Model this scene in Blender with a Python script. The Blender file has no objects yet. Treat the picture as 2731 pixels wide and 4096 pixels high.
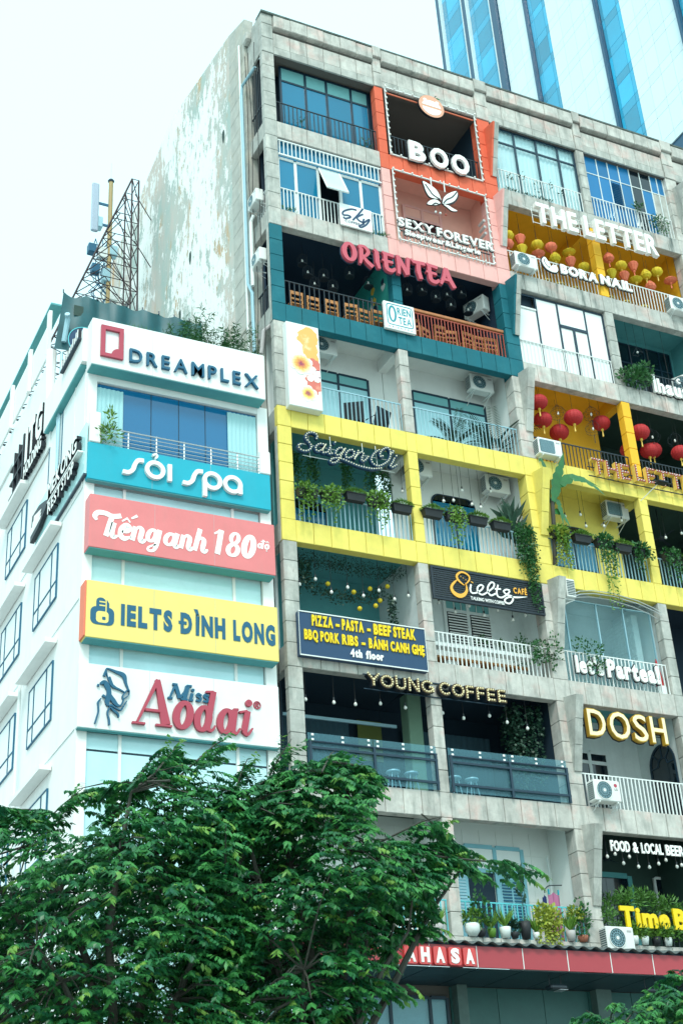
import bpy, math, random
from mathutils import Vector, Matrix
R = math.radians
SC = bpy.context.scene
COL = SC.collection
rng = random.Random(42)

# ------------------------------------------------------------------ camera
cam_d = bpy.data.cameras.new('camera')
cam_d.sensor_fit = 'VERTICAL'; cam_d.sensor_height = 36.0; cam_d.sensor_width = 24.0
cam_d.lens = 50.36; cam_d.clip_start = 0.1; cam_d.clip_end = 3000
cam = bpy.data.objects.new('camera', cam_d); COL.objects.link(cam)
_f = Vector((0.40199303, 0.77822709, 0.48245643)); _r = Vector((0.90096639, -0.43014789, -0.05685378)); _u = _r.cross(_f)
cam.matrix_world = Matrix(((_r.x, _u.x, -_f.x, -13.5303), (_r.y, _u.y, -_f.y, -28.7994), (_r.z, _u.z, -_f.z, 1.6415), (0, 0, 0, 1)))
SC.camera = cam

# ------------------------------------------------------------------ sky, sun, exposure
SUN_EL, SUN_AZ = 48.0, -28.0          # azimuth measured from the facade's outward normal (-Y), negative = towards -X
world = bpy.data.worlds.new('World'); SC.world = world; world.use_nodes = True
wn = world.node_tree; wn.nodes.clear()
wo = wn.nodes.new('ShaderNodeOutputWorld'); wb = wn.nodes.new('ShaderNodeBackground')
sk = wn.nodes.new('ShaderNodeTexSky'); sk.sky_type = 'NISHITA'; sk.sun_disc = False
sk.sun_elevation = R(SUN_EL); sk.sun_rotation = R(180 - SUN_AZ)
sk.air_density = 1.6; sk.dust_density = 4.0; sk.ozone_density = 2.0; sk.altitude = 10
tint = wn.nodes.new('ShaderNodeMix'); tint.data_type = 'RGBA'; tint.blend_type = 'MULTIPLY'; tint.inputs[0].default_value = 1.0
tint.inputs[7].default_value = (0.95, 1.10, 0.95, 1)
haze = wn.nodes.new('ShaderNodeMix'); haze.data_type = 'RGBA'; haze.inputs[0].default_value = 0.80      # thin bright cloud over the blue
haze.inputs[7].default_value = (3.95, 5.85, 6.1, 1)
wn.links.new(sk.outputs[0], tint.inputs[6]); wn.links.new(tint.outputs[2], haze.inputs[6]); wn.links.new(haze.outputs[2], wb.inputs[0]); wn.links.new(wb.outputs[0], wo.inputs[0])
wb.inputs[1].default_value = 0.15
sun_d = bpy.data.lights.new('sun', 'SUN'); sun_d.energy = 1.1; sun_d.angle = R(14); sun_d.color = (1.0, 0.965, 0.92)
sun = bpy.data.objects.new('sun', sun_d); COL.objects.link(sun)
_az, _el = R(SUN_AZ), R(SUN_EL)
_sd = Vector((math.sin(_az) * math.cos(_el), -math.cos(_az) * math.cos(_el), math.sin(_el)))   # towards the sun
sun.rotation_euler = _sd.to_track_quat('Z', 'Y').to_euler(); sun.location = (-10, -40, 60)
SC.view_settings.view_transform = 'Standard'; SC.view_settings.look = 'None'
SC.view_settings.exposure = 0.86; SC.view_settings.gamma = 1.0; SC.view_settings.use_curve_mapping = False
SC.render.engine = 'CYCLES'
SC.cycles.max_bounces = 6; SC.cycles.diffuse_bounces = 3; SC.cycles.glossy_bounces = 3; SC.cycles.transparent_max_bounces = 12
SC.cycles.use_denoising = True

# ------------------------------------------------------------------ materials
def lin(r, g, b):
    f = lambda c: (c / 255 / 12.92) if c / 255 <= 0.04045 else ((c / 255 + 0.055) / 1.055) ** 2.4
    return (f(r), f(g), f(b), 1)
MATS = {}
def mat(name, col, rough=0.6, var=0.0, streak=0.0, rnd=0.0, metal=0.0, bump=0.0, spec=0.5, emit=None, estr=0.0, alpha=1.0,
        nscale=2.5, light=0.0, lcol=(0.68, 0.67, 0.62), scol=(0.05, 0.09, 0.08), patch=0.0, pcol=(0.6, 0.45, 0.38), trans=0.0, sscale=1.0, coat=0.0, tcol=(0.75, 0.93, 0.97, 1)):
    """procedural paint / stone: base colour, soft noise mottling, vertical rain streaks, per-piece shift, fine relief"""
    m = bpy.data.materials.new(name); m.use_nodes = True; nt = m.node_tree; N = nt.nodes; L = nt.links
    b = N['Principled BSDF']; b.inputs['Roughness'].default_value = rough; b.inputs['Metallic'].default_value = metal
    b.inputs['Specular IOR Level'].default_value = spec
    if coat: b.inputs['Coat Weight'].default_value = coat; b.inputs['Coat Roughness'].default_value = 0.08
    if len(col) == 3: col = (*col, 1)
    b.inputs['Base Color'].default_value = col
    cur = None
    def mix(kind, fac, a, c):
        x = N.new('ShaderNodeMix'); x.data_type = 'RGBA'; x.blend_type = kind
        for i, v in ((0, fac), (6, a), (7, c)):
            if hasattr(v, 'is_linked'): L.new(v, x.inputs[i])
            elif i == 0: x.inputs[0].default_value = v
            else: x.inputs[i].default_value = v if len(v) == 4 else (*v, 1)
        return x.outputs[2]
    def ramp(src, lo, hi):
        r = N.new('ShaderNodeMapRange'); L.new(src, r.inputs[0])
        r.inputs[1].default_value = lo; r.inputs[2].default_value = hi; return r.outputs[0]
    def noise(scale, sc3=(1, 1, 1), det=5.0, rg=0.6):
        g = N.new('ShaderNodeNewGeometry'); v = N.new('ShaderNodeVectorMath'); v.operation = 'MULTIPLY'
        v.inputs[1].default_value = sc3; L.new(g.outputs['Position'], v.inputs[0])
        n = N.new('ShaderNodeTexNoise'); n.inputs['Scale'].default_value = scale; n.inputs['Detail'].default_value = det
        n.inputs['Roughness'].default_value = rg; L.new(v.outputs[0], n.inputs['Vector']); return n.outputs['Fac']
    cur = col
    if patch: cur = mix('MIX', mul(N, L, ramp(noise(0.9 * sscale, det=4), 0.52, 0.66), patch), cur, pcol)
    if var:
        cur = mix('MULTIPLY', 1.0, cur, mixc(N, L, ramp(noise(nscale, det=8, rg=0.7), 0.3, 0.7), 1 - var, 1 + var * 0.5))
    if light:
        cur = mix('MIX', mul(N, L, ramp(noise(1.0, (2.6, 2.6, 0.9), det=7, rg=0.7), 0.53, 0.66), light), cur, lcol)
    if streak:
        s = mul(N, L, ramp(noise(1.0, (3.2 * sscale, 3.2 * sscale, 0.5 * sscale), det=6, rg=0.6), 0.5, 0.72), streak)
        cur = mix('MIX', s, cur, scol)
    if rnd:
        oi = N.new('ShaderNodeObjectInfo')
        cur = mix('MULTIPLY', 1.0, cur, mixc(N, L, oi.outputs['Random'], 1 - rnd, 1 + rnd * 0.6))
    if hasattr(cur, 'is_linked'): L.new(cur, b.inputs['Base Color'])
    if bump:
        bp = N.new('ShaderNodeBump'); bp.inputs['Strength'].default_value = bump; bp.inputs['Distance'].default_value = 0.02
        L.new(noise(28, det=6), bp.inputs['Height']); L.new(bp.outputs[0], b.inputs['Normal'])
    if emit: b.inputs['Emission Color'].default_value = (*emit, 1); b.inputs['Emission Strength'].default_value = estr
    if trans:
        t = N.new('ShaderNodeBsdfTransparent'); t.inputs[0].default_value = tcol
        x = N.new('ShaderNodeMixShader'); x.inputs[0].default_value = trans
        L.new(b.outputs[0], x.inputs[1]); L.new(t.outputs[0], x.inputs[2]); L.new(x.outputs[0], N['Material Output'].inputs[0])
    MATS[name] = m; return m
def mul(N, L, s, k):
    x = N.new('ShaderNodeMath'); x.operation = 'MULTIPLY'; L.new(s, x.inputs[0]); x.inputs[1].default_value = k; return x.outputs[0]
def mixc(N, L, s, a, c):
    x = N.new('ShaderNodeMapRange'); L.new(s, x.inputs[0]); x.inputs[3].default_value = a; x.inputs[4].default_value = c
    x.clamp = True; return x.outputs[0]

STAIN = dict(var=0.28, streak=0.42, light=0.6, rnd=0.09, bump=0.25, rough=0.85, spec=0.2)
mat('concrete', (0.53, 0.52, 0.485), patch=0.75, pcol=(0.62, 0.45, 0.41), sscale=1.4, **STAIN)
mat('concrete_grey', (0.46, 0.47, 0.44), patch=0.35, pcol=(0.50, 0.41, 0.37), **STAIN)
mat('concrete_wet', (0.49, 0.49, 0.46), patch=0.6, pcol=(0.62, 0.44, 0.39), var=0.3, streak=0.85, rnd=0.1, bump=0.25, rough=0.85, spec=0.2, scol=(0.04, 0.075, 0.07))
mat('core', (0.11, 0.10, 0.09), rough=0.9)
PAINT = dict(var=0.10, streak=0.10, rnd=0.05, bump=0.15, rough=0.7, spec=0.3)
mat('teal_paint', (0.006, 0.13, 0.17), patch=0.25, pcol=(0.05, 0.25, 0.29), **PAINT)
mat('yellow_paint', (0.80, 0.67, 0.15), patch=0.15, pcol=(0.74, 0.60, 0.22), **PAINT)
mat('red_paint', (0.72, 0.135, 0.07), **PAINT)
mat('pink_paint', (0.80, 0.43, 0.40), patch=0.2, pcol=(0.78, 0.52, 0.48), **PAINT)
mat('pink_wall', (0.86, 0.46, 0.38), rough=0.7, var=0.08)
mat('orange_paint', (0.86, 0.46, 0.02), rough=0.7, var=0.08, bump=0.1)
mat('yellow_wall', (0.86, 0.72, 0.16), rough=0.75, var=0.1)
mat('white_wall', (0.78, 0.80, 0.78), rough=0.8, var=0.06, streak=0.06, nscale=1.2)
mat('white_clean', (0.83, 0.84, 0.83), rough=0.55, var=0.03, streak=0.03)
mat('pale_wall', (0.68, 0.75, 0.75), rough=0.8, var=0.1, streak=0.08)
mat('teal_wall', (0.10, 0.36, 0.38), rough=0.8, var=0.12)
mat('tile_white', (0.80, 0.84, 0.82), rough=0.35, var=0.05)
mat('navy_shade', (0.006, 0.028, 0.060), rough=0.75)  # interior shade put into a navy base colour; letter rims share it
mat('interior_shade', (0.008, 0.028, 0.050), rough=0.8)  # bluish near-black base colour carries the shade of the rooms
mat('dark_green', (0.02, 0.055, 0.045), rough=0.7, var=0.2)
mat('black_metal', (0.012, 0.022, 0.032), rough=0.45)
mat('white_metal', (0.72, 0.76, 0.75), rough=0.45)
mat('blue_metal', (0.32, 0.52, 0.60), rough=0.45, metal=0.2)
mat('aqua_metal', (0.10, 0.52, 0.58), rough=0.45)
mat('rust_metal', (0.36, 0.07, 0.045), rough=0.55)
mat('steel', (0.62, 0.66, 0.68), rough=0.3, metal=0.7)
mat('dark_frame', (0.008, 0.03, 0.055), rough=0.4)
mat('wood', (0.55, 0.24, 0.075), rough=0.5, var=0.25, nscale=9)
mat('wood_rail', (0.46, 0.17, 0.06), rough=0.4, var=0.3, nscale=6)
mat('glass_blue', (0.004, 0.17, 0.31), rough=0.06, spec=0.6, rnd=0.12)
mat('pane_blue', (0.004, 0.15, 0.36), rough=0.35, rnd=0.15)
mat('glass_dark', (0.004, 0.012, 0.02), rough=0.05, spec=0.8)
mat('glass_sky', (0.36, 0.66, 0.74), rough=0.08, spec=0.7, var=0.1, nscale=0.8)
mat('glass_clear', (0.30, 0.55, 0.62), rough=0.03, spec=0.9, trans=0.88, tcol=(0.93, 0.99, 1.0, 1))
mat('glass_rail', (0.20, 0.46, 0.56), rough=0.03, spec=1.0, trans=0.84, tcol=(0.86, 0.96, 0.99, 1))
mat('curtain', (0.78, 0.84, 0.84), rough=0.9, var=0.05)
mat('curtain_teal', (0.28, 0.48, 0.52), rough=0.9)
mat('panel_white', (0.80, 0.84, 0.83), rough=0.4, var=0.02)
mat('white_letter', (0.88, 0.88, 0.86), rough=0.4)
mat('black_letter', (0.006, 0.010, 0.018), rough=0.5)
mat('ac_white', (0.74, 0.76, 0.74), rough=0.45, var=0.05, streak=0.1)
mat('ac_grille', (0.03, 0.07, 0.08), rough=0.5)
mat('cord', (0.02, 0.02, 0.02), rough=0.7)
mat('bulb_glass', (0.82, 0.84, 0.80), rough=0.1, spec=0.8)
mat('leaf', (0.028, 0.13, 0.032), rough=0.45, rnd=0.1, var=0.45, nscale=6, spec=0.4)
mat('leaf_light', (0.12, 0.26, 0.03), rough=0.5, var=0.4, nscale=6)
mat('leaf_lime', (0.34, 0.40, 0.05), rough=0.5, var=0.3, nscale=6)
mat('leaf_dark', (0.014, 0.060, 0.034), rough=0.5, var=0.4, nscale=6)
mat('leaf_fern', (0.10, 0.24, 0.02), rough=0.6, var=0.4, nscale=8)
mat('banana_leaf', (0.02, 0.14, 0.03), rough=0.35, var=0.3, nscale=5)
mat('soil_black', (0.015, 0.018, 0.022), rough=0.6)
mat('pot_white', (0.72, 0.78, 0.76), rough=0.5)
mat('pot_grey', (0.42, 0.40, 0.40), rough=0.7)
mat('pot_terracotta', (0.38, 0.13, 0.08), rough=0.8)
mat('lantern_red', (0.44, 0.018, 0.022), rough=0.7, var=0.06)
mat('lantern_coral', (0.80, 0.20, 0.11), rough=0.7, var=0.06)
mat('lantern_yellow', (0.66, 0.50, 0.02), rough=0.7, var=0.06)
mat('gold', (0.75, 0.52, 0.08), rough=0.5)
mat('sign_blue', (0.012, 0.05, 0.12), rough=0.45, streak=0.12, scol=(0.06, 0.12, 0.2))
mat('sign_yellow', (0.82, 0.66, 0.19), rough=0.5, var=0.07, streak=0.10, nscale=1.6, scol=(0.30, 0.26, 0.22))
mat('sign_red', (0.72, 0.20, 0.205), rough=0.5, var=0.07, streak=0.10, nscale=1.6, scol=(0.30, 0.26, 0.22))
mat('sign_cyan', (0.0, 0.36, 0.48), rough=0.45, var=0.07, streak=0.10, nscale=1.6, scol=(0.10, 0.34, 0.42))
mat('sign_crimson', (0.42, 0.05, 0.085), rough=0.45)
mat('sign_teal_ink', (0.006, 0.10, 0.19), rough=0.5)
mat('letter_pink', (0.56, 0.09, 0.13), rough=0.5)
mat('letter_gold', (0.80, 0.55, 0.12), rough=0.4)
mat('letter_cream', (0.90, 0.78, 0.48), rough=0.4)
mat('letter_yellow', (0.85, 0.60, 0.0), rough=0.5)
mat('bark', (0.06, 0.06, 0.05), rough=0.9, var=0.3, bump=0.4)
mat('bark_pale', (0.10, 0.14, 0.14), rough=0.9, var=0.3)
# ------------------------------------------------------------------ helpers
ORG = {}
def thing(name, label, cat, loc=(0, 0, 0), group=None):
    o = bpy.data.objects.new(name, None); COL.objects.link(o); o.location = loc; o.empty_display_size = 0.2
    o['label'] = label; o['category'] = cat
    if group: o['group'] = group
    ORG[o.name] = Vector(loc); return o
def tag(o, label, cat=None, group=None, kind=None):
    o['label'] = label
    if cat: o['category'] = cat
    if group: o['group'] = group
    if kind: o['kind'] = kind
    return o
def link(name, me, m, parent=None, loc=(0, 0, 0)):
    """a mesh given in world coordinates (plus loc) becomes a child of parent"""
    o = bpy.data.objects.new(name, me); COL.objects.link(o)
    if me.materials:
        o.material_slots[0].link = 'OBJECT'; o.material_slots[0].material = MATS[m] if isinstance(m, str) else m
    else: me.materials.append(MATS[m] if isinstance(m, str) else m)
    p0 = Vector((0, 0, 0))
    if parent is not None: o.parent = parent; p0 = ORG.get(parent.name, p0)
    o.location = Vector(loc) - p0; ORG[o.name] = Vector(loc)
    return o
def ortho(d):
    d = d.normalized(); a = Vector((0, 0, 1)) if abs(d.z) < 0.9 else Vector((1, 0, 0))
    u = d.cross(a).normalized(); return u, d.cross(u).normalized()
class MB:
    def __init__(s): s.v = []; s.f = []
    def add(s, vs, fs):
        n = len(s.v); s.v += [tuple(q) for q in vs]; s.f += [tuple(i + n for i in q) for q in fs]; return s
    def box(s, x0, x1, y0, y1, z0, z1):
        return s.add([(x0, y0, z0), (x1, y0, z0), (x1, y1, z0), (x0, y1, z0), (x0, y0, z1), (x1, y0, z1), (x1, y1, z1), (x0, y1, z1)],
                     [(0, 3, 2, 1), (4, 5, 6, 7), (0, 1, 5, 4), (1, 2, 6, 5), (2, 3, 7, 6), (3, 0, 4, 7)])
    def cbox(s, x0, x1, y0, y1, z0, z1, c=0.02):
        """box with chamfered vertical and horizontal front edges"""
        pts = []
        for z, ins in ((z0, c), (z0 + c, 0), (z1 - c, 0), (z1, c)):
            a, b, d, e = x0 + ins, x1 - ins, y0 + ins, y1 - ins
            pts += [(a + c, d, z), (b - c, d, z), (b, d + c, z), (b, e - c, z), (b - c, e, z), (a + c, e, z), (a, e - c, z), (a, d + c, z)]
        fs = [tuple(range(7, -1, -1)), tuple(range(24, 32))]
        for k in range(3):
            for i in range(8):
                j = (i + 1) % 8; fs.append((k * 8 + i, k * 8 + j, k * 8 + 8 + j, k * 8 + 8 + i))
        return s.add(pts, fs)
    def tube(s, a, b, r, n=6, r2=None):
        a, b = Vector(a), Vector(b)
        if (b - a).length < 1e-6: return s
        u, w = ortho(b - a); r2 = r if r2 is None else r2
        vs = [a + (u * math.cos(t) + w * math.sin(t)) * r for t in [2 * math.pi * i / n for i in range(n)]]
        vs += [b + (u * math.cos(t) + w * math.sin(t)) * r2 for t in [2 * math.pi * i / n for i in range(n)]]
        return s.add(vs, [tuple(range(n - 1, -1, -1)), tuple(range(n, 2 * n))] + [(i, (i + 1) % n, n + (i + 1) % n, n + i) for i in range(n)])
    def path(s, pts, r, n=6, r2=None):
        pts = [Vector(p) for p in pts]; m = len(pts); u = None; base = len(s.v)
        for i, p in enumerate(pts):
            d = (pts[min(i + 1, m - 1)] - pts[max(i - 1, 0)]).normalized()
            if u is None: u, _ = ortho(d)
            u = (u - d * u.dot(d)).normalized(); w = d.cross(u); rr = r if r2 is None else r + (r2 - r) * i / max(1, m - 1)
            s.v += [tuple(p + (u * math.cos(t) + w * math.sin(t)) * rr) for t in [2 * math.pi * k / n for k in range(n)]]
        for i in range(m - 1):
            for k in range(n):
                s.f.append((base + i * n + k, base + i * n + (k + 1) % n, base + (i + 1) * n + (k + 1) % n, base + (i + 1) * n + k))
        s.f.append(tuple(base + k for k in range(n - 1, -1, -1))); s.f.append(tuple(base + (m - 1) * n + k for k in range(n))); return s
    def lathe(s, c, prof, n=12):
        c = Vector(c); base = len(s.v)
        for r, z in prof: s.v += [(c.x + r * math.cos(2 * math.pi * k / n), c.y + r * math.sin(2 * math.pi * k / n), c.z + z) for k in range(n)]
        for i in range(len(prof) - 1):
            for k in range(n): s.f.append((base + i * n + k, base + i * n + (k + 1) % n, base + (i + 1) * n + (k + 1) % n, base + (i + 1) * n + k))
        s.f.append(tuple(base + k for k in range(n - 1, -1, -1))); s.f.append(tuple(base + (len(prof) - 1) * n + k for k in range(n))); return s
    def ball(s, c, r, n=8, m=6, sz=1.0):
        return s.lathe(c, [(r * math.sin(math.pi * (i + 0.02) / (m + .04)), -r * sz * math.cos(math.pi * i / m)) for i in range(m + 1)], n)
    def prism(s, poly, fr, w0, w1):
        """outline poly [(u,v)] extruded from depth w0 to w1 in frame fr"""
        n = len(poly); vs = [fr(u, v, w0) for u, v in poly] + [fr(u, v, w1) for u, v in poly]
        return s.add(vs, [tuple(range(n - 1, -1, -1)), tuple(range(n, 2 * n))] + [(i, (i + 1) % n, n + (i + 1) % n, n + i) for i in range(n)])
    def mesh(s, name='m', smooth=False):
        me = bpy.data.meshes.new(name); me.from_pydata(s.v, [], s.f); me.update()
        if smooth: me.polygons.foreach_set('use_smooth', [True] * len(me.polygons))
        return me
    def obj(s, name, m, parent=None, smooth=False):
        o = ORG.get(parent.name, Vector()) if parent is not None else Vector()
        # store vertices relative to the parent's world position so the part sits at its thing's base
        s.v = [(a - o.x, b - o.y, c - o.z) for a, b, c in s.v]
        return link(name, s.mesh(name, smooth), m, parent, o)
def FR(o, r=(1, 0, 0), u=(0, 0, 1), n=(0, -1, 0)):
    o, r, u, n = Vector(o), Vector(r), Vector(u), Vector(n)
    return lambda a, b, c=0.0: o + r * a + u * b + n * c
FRONT = lambda y: FR((0, y, 0))
SIDE = lambda x: FR((x, 0, 0), (0, -1, 0), (0, 0, 1), (-1, 0, 0))

PANEL = {}
def panel_mesh(w, h, d, c=0.012, axis='F'):
    """one cladding piece, chamfered, origin at its lower corner, back open; axis F faces -Y, S faces -X"""
    key = (round(w, 3), round(h, 3), round(d, 3), axis)
    if key in PANEL: return PANEL[key]
    q = [(0, 0), (w, 0), (w, h), (0, h)]; ins = [(c, c), (w - c, c), (w - c, h - c), (c, h - c)]
    vs = [(a, d, b) for a, b in q] + [(a, c, b) for a, b in q] + [(a, 0, b) for a, b in ins]
    fs = [(8, 9, 10, 11)] + [(i + 4, (i + 1) % 4 + 4, (i + 1) % 4 + 8, i + 8) for i in range(4)] + [(i, (i + 1) % 4, (i + 1) % 4 + 4, i + 4) for i in range(4)]
    if axis == 'S': vs = [(b, -a + w, z) for a, b, z in vs]
    me = bpy.data.meshes.new('panel'); me.from_pydata(vs, [], fs); me.update(); me.materials.append(MATS['concrete']); PANEL[key] = me; return me
def piece(name, me, m, parent, loc): return link(name, me, m, parent, loc)

# ------------------------------------------------------------------ lettering
GL = {}
def glyph(ch, bold):
    k = (ch, round(bold, 3))
    if k not in GL:
        c = bpy.data.curves.new('g', 'FONT'); c.body = ch; c.extrude = 0.5; c.resolution_u = 3; c.offset = bold
        o = bpy.data.objects.new('g', c); me = bpy.data.meshes.new_from_object(o)
        vs = [tuple(v.co) for v in me.vertices]; fs = [tuple(p.vertices) for p in me.polygons]
        bpy.data.objects.remove(o); bpy.data.curves.remove(c); bpy.data.meshes.remove(me)
        xs = [v[0] for v in vs] or [0]; GL[k] = (vs, fs, min(xs), max(xs))
    return GL[k]
CAP = 0.685
SERIF = {'E': ((.12, 0), (.12, 1)), 'F': ((.12, 0), (.12, 1)), 'X': ((.1, 0), (.9, 0), (.1, 1), (.9, 1)), 'Y': ((.5, 0), (.1, 1), (.9, 1)), 'R': ((.12, 0), (.92, 0), (.12, 1)), 'V': ((.1, 1), (.9, 1)),
         'M': ((.1, 0), (.9, 0), (.1, 1), (.9, 1)), 'K': ((.1, 0), (.9, 0), (.1, 1), (.9, 1)), 'N': ((.1, 0), (.1, 1), (.9, 1)), 'T': ((.5, 0),), 'P': ((.12, 0), (.12, 1)), 'L': ((.12, 0), (.12, 1)),
         'l': ((.5, 0), (.3, 1)), 'i': ((.5, 0), (.3, 2)), 'n': ((.1, 0), (.9, 0), (.1, 2)), 'r': ((.2, 0), (.2, 2)), 'w': ((.1, 2), (.9, 2)), 'p': ((.1, 2),)}
EXTRA = {('\u0110\u00ccNH', 0): ('bar',), ('GH\u1eb8', 2): ('dot',)}
def letters(parent, text, u0, u1, v0, v1, fr, w, depth, m, bold=0.0, gap=0.07, space=0.28, shear=0.0, rim=None, rimw=0.035, name='letter', serif=False):
    """each letter its own mesh; the line fills u0..u1, capitals fill v0..v1; w = distance of the back from the frame plane"""
    x = 0; lay = []; i0 = []
    for i, ch in enumerate(text):
        if ch == ' ': x += space; continue
        i0.append(i); ch = {'\u0110': 'D', '\u1eb8': 'E'}.get(ch, ch)
        vs, fs, a, b = glyph(ch, bold); lay.append((vs, fs, x - a, ch)); x += (b - a) + gap
    tot = x - gap; su = (u1 - u0) / tot; sv = (v1 - v0) / CAP; out = []
    for i, (vs, fs, dx, ch) in enumerate(lay):
        mb = MB(); mb.add([fr(u0 + (p[0] + dx) * su + shear * p[1] * sv, v0 + p[1] * sv, w + (p[2] + 0.5) * depth) for p in vs], fs)
        X0, X1 = u0 + (min(p[0] for p in vs) + dx) * su, u0 + (max(p[0] for p in vs) + dx) * su; H_ = v1 - v0
        if serif:
            for q, top in SERIF.get(ch, ()):
                xc = X0 + (X1 - X0) * q; hh = (v1 if top == 1 else v0 + (v1 - v0) * .67) if top else v0 + .06 * H_; sw = .15 * H_
                z0_, z1_ = (hh - .06 * H_, hh) if top else (v0, hh)
                mb.prism([(xc - sw, z0_), (xc + sw, z0_), (xc + sw, z1_), (xc - sw, z1_)], fr, w, w + depth * 1.02)
        for kind in EXTRA.get((text, i0[i]), ()):
            if kind == 'dot': mb.prism([(X0 * .62 + X1 * .38, v0 - .24 * H_), (X0 * .38 + X1 * .62, v0 - .24 * H_), (X0 * .38 + X1 * .62, v0 - .08 * H_), (X0 * .62 + X1 * .38, v0 - .08 * H_)], fr, w, w + depth)
            if kind == 'bar': mb.prism([(X0 - .1 * H_, v0 + .44 * H_), (X0 + .32 * H_, v0 + .44 * H_), (X0 + .32 * H_, v0 + .60 * H_), (X0 - .1 * H_, v0 + .60 * H_)], fr, w, w + depth * 1.03)
        o = mb.obj(name, m, parent); out.append(o)
        if rim:
            c = [min(p[0] for p in vs), max(p[0] for p in vs)]; g2 = glyph(ch, bold + rimw)
            r = MB(); r.add([fr(u0 + (p[0] + dx) * su + shear * p[1] * sv, v0 + p[1] * sv, w - 0.03 + (p[2] + 0.5) * 0.028) for p in g2[0]], g2[1])
            r.obj('rim', rim, o)
    return out
def smooth_pts(pts, closed=False, sub=5):
    P = [tuple(p) for p in pts]; n = len(P); out = []
    if n < 3: return P
    for i in range(n if closed else n - 1):
        a, b, c, d = (P[(i - 1) % n] if closed or i else P[0]), P[i], P[(i + 1) % n], (P[(i + 2) % n] if closed or i + 2 < n else P[-1])
        for k in range(sub):
            t = k / sub
            out.append(tuple(0.5 * (2 * q + (r - p) * t + (2 * p - 5 * q + 4 * r - s) * t * t + (3 * q - p - 3 * r + s) * t ** 3) for p, q, r, s in zip(a, b, c, d)))
    if not closed: out.append(P[-1])
    return out
def ribbon(mb, pts, fr, w0, w1, wid=0.05, closed=False, smooth=True, sub=5):
    """a pen stroke with thickness: pts (u,v[,width]) in frame fr, raised from w0 to w1"""
    P = [(p[0], p[1], p[2] if len(p) > 2 else wid) for p in pts]
    if smooth: P = smooth_pts(P, closed, sub)
    n = len(P); L = []; Rr = []
    for i in range(n):
        a = P[(i - 1) % n] if closed or i else P[0]; b = P[(i + 1) % n] if closed or i < n - 1 else P[-1]
        dx, dy = b[0] - a[0], b[1] - a[1]; l = math.hypot(dx, dy) or 1; h = P[i][2] / 2
        L.append((P[i][0] - dy / l * h, P[i][1] + dx / l * h)); Rr.append((P[i][0] + dy / l * h, P[i][1] - dx / l * h))
    vs = []
    for i in range(n): vs += [fr(*L[i], w0), fr(*Rr[i], w0), fr(*Rr[i], w1), fr(*L[i], w1)]
    fs = []
    for i in range(n if closed else n - 1):
        a, b = i * 4, ((i + 1) % n) * 4
        fs += [(a + 2, b + 2, b + 3, a + 3), (a + 1, b + 1, b + 2, a + 2), (a + 3, b + 3, b, a), (a, b, b + 1, a + 1)]
    if not closed: fs += [(0, 1, 2, 3), tuple((n - 1) * 4 + i for i in (3, 2, 1, 0))]
    mb.add(vs, fs); return P
def strokes(parent, name, sts, fr, w0, depth, m, sx=1, sy=1, ox=0, oy=0, wid=0.1, shear=0.0, rim=None, sub=5):
    """one letter or emblem from several strokes, each raised a hair more than the last"""
    mb = MB(); rb = MB()
    for i, s in enumerate(sts):
        closed = False; sm = True
        if isinstance(s, dict): closed = s.get('c', False); sm = s.get('s', True); s = s['p']
        T = [(ox + p[0] * sx + shear * p[1] * sy, oy + p[1] * sy, (p[2] if len(p) > 2 else wid) * (abs(sx) + abs(sy)) / 2) for p in s]
        ribbon(mb, T, fr, w0, w0 + depth + i * 0.0015, closed=closed, smooth=sm, sub=sub)
        if rim: ribbon(rb, [(a, b, c + 0.05) for a, b, c in T], fr, w0 - 0.03, w0 - 0.003 + i * 0.0004, closed=closed, smooth=sm, sub=sub)
    o = mb.obj(name, m, parent)
    if rim: rb.obj('rim', rim, o)
    return o

# ------------------------------------------------------------------ foliage
def leafq(mb, p, d, ln, wd, nrm=None, bend=0.25):
    """one leaf: folded diamond of two triangles pairs"""
    d = Vector(d).normalized(); s = d.cross(Vector(nrm) if nrm else Vector((rng.uniform(-1, 1), rng.uniform(-1, 1), rng.uniform(-1, 1))))
    if s.length < 1e-4: s = Vector((1, 0, 0))
    s.normalize(); n = s.cross(d); p = Vector(p)
    a = p + d * ln * 0.45 + s * wd * 0.5 - n * wd * bend * .5; b = p + d * ln * 0.45 - s * wd * 0.5 - n * wd * bend * .5; c = p + d * ln - n * ln * bend * 0.5
    mb.add([p, a, c, b], [(0, 1, 2), (0, 2, 3)])
def bush(mb, c, r, n, ln, wd, up=0.3, r_=None):
    g = r_ or rng
    for _ in range(n):
        t = Vector((g.gauss(0, 1), g.gauss(0, 1), g.gauss(0, 1))).normalized() * (g.random() ** 0.45)
        p = Vector((c[0] + t.x * r[0], c[1] + t.y * r[1], c[2] + t.z * r[2]))
        d = Vector((t.x + g.uniform(-.5, .5), t.y + g.uniform(-.5, .5), t.z * 0.5 + up + g.uniform(-.5, .5)))
        s = g.uniform(0.7, 1.25); leafq(mb, p, d, ln * s, wd * s)
def vine(mb, top, length, n, ln, sway=0.06, spread=0.05):
    x, y, z = top
    for i in range(n):
        t = i / n; x += rng.uniform(-sway, sway) * 0.3; p = (x + rng.uniform(-spread, spread), y + rng.uniform(-spread, spread), z - t * length)
        leafq(mb, p, (rng.uniform(-1, 1), rng.uniform(-1, .3), rng.uniform(-1, .1)), ln * rng.uniform(.7, 1.2), ln * .7)

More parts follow.
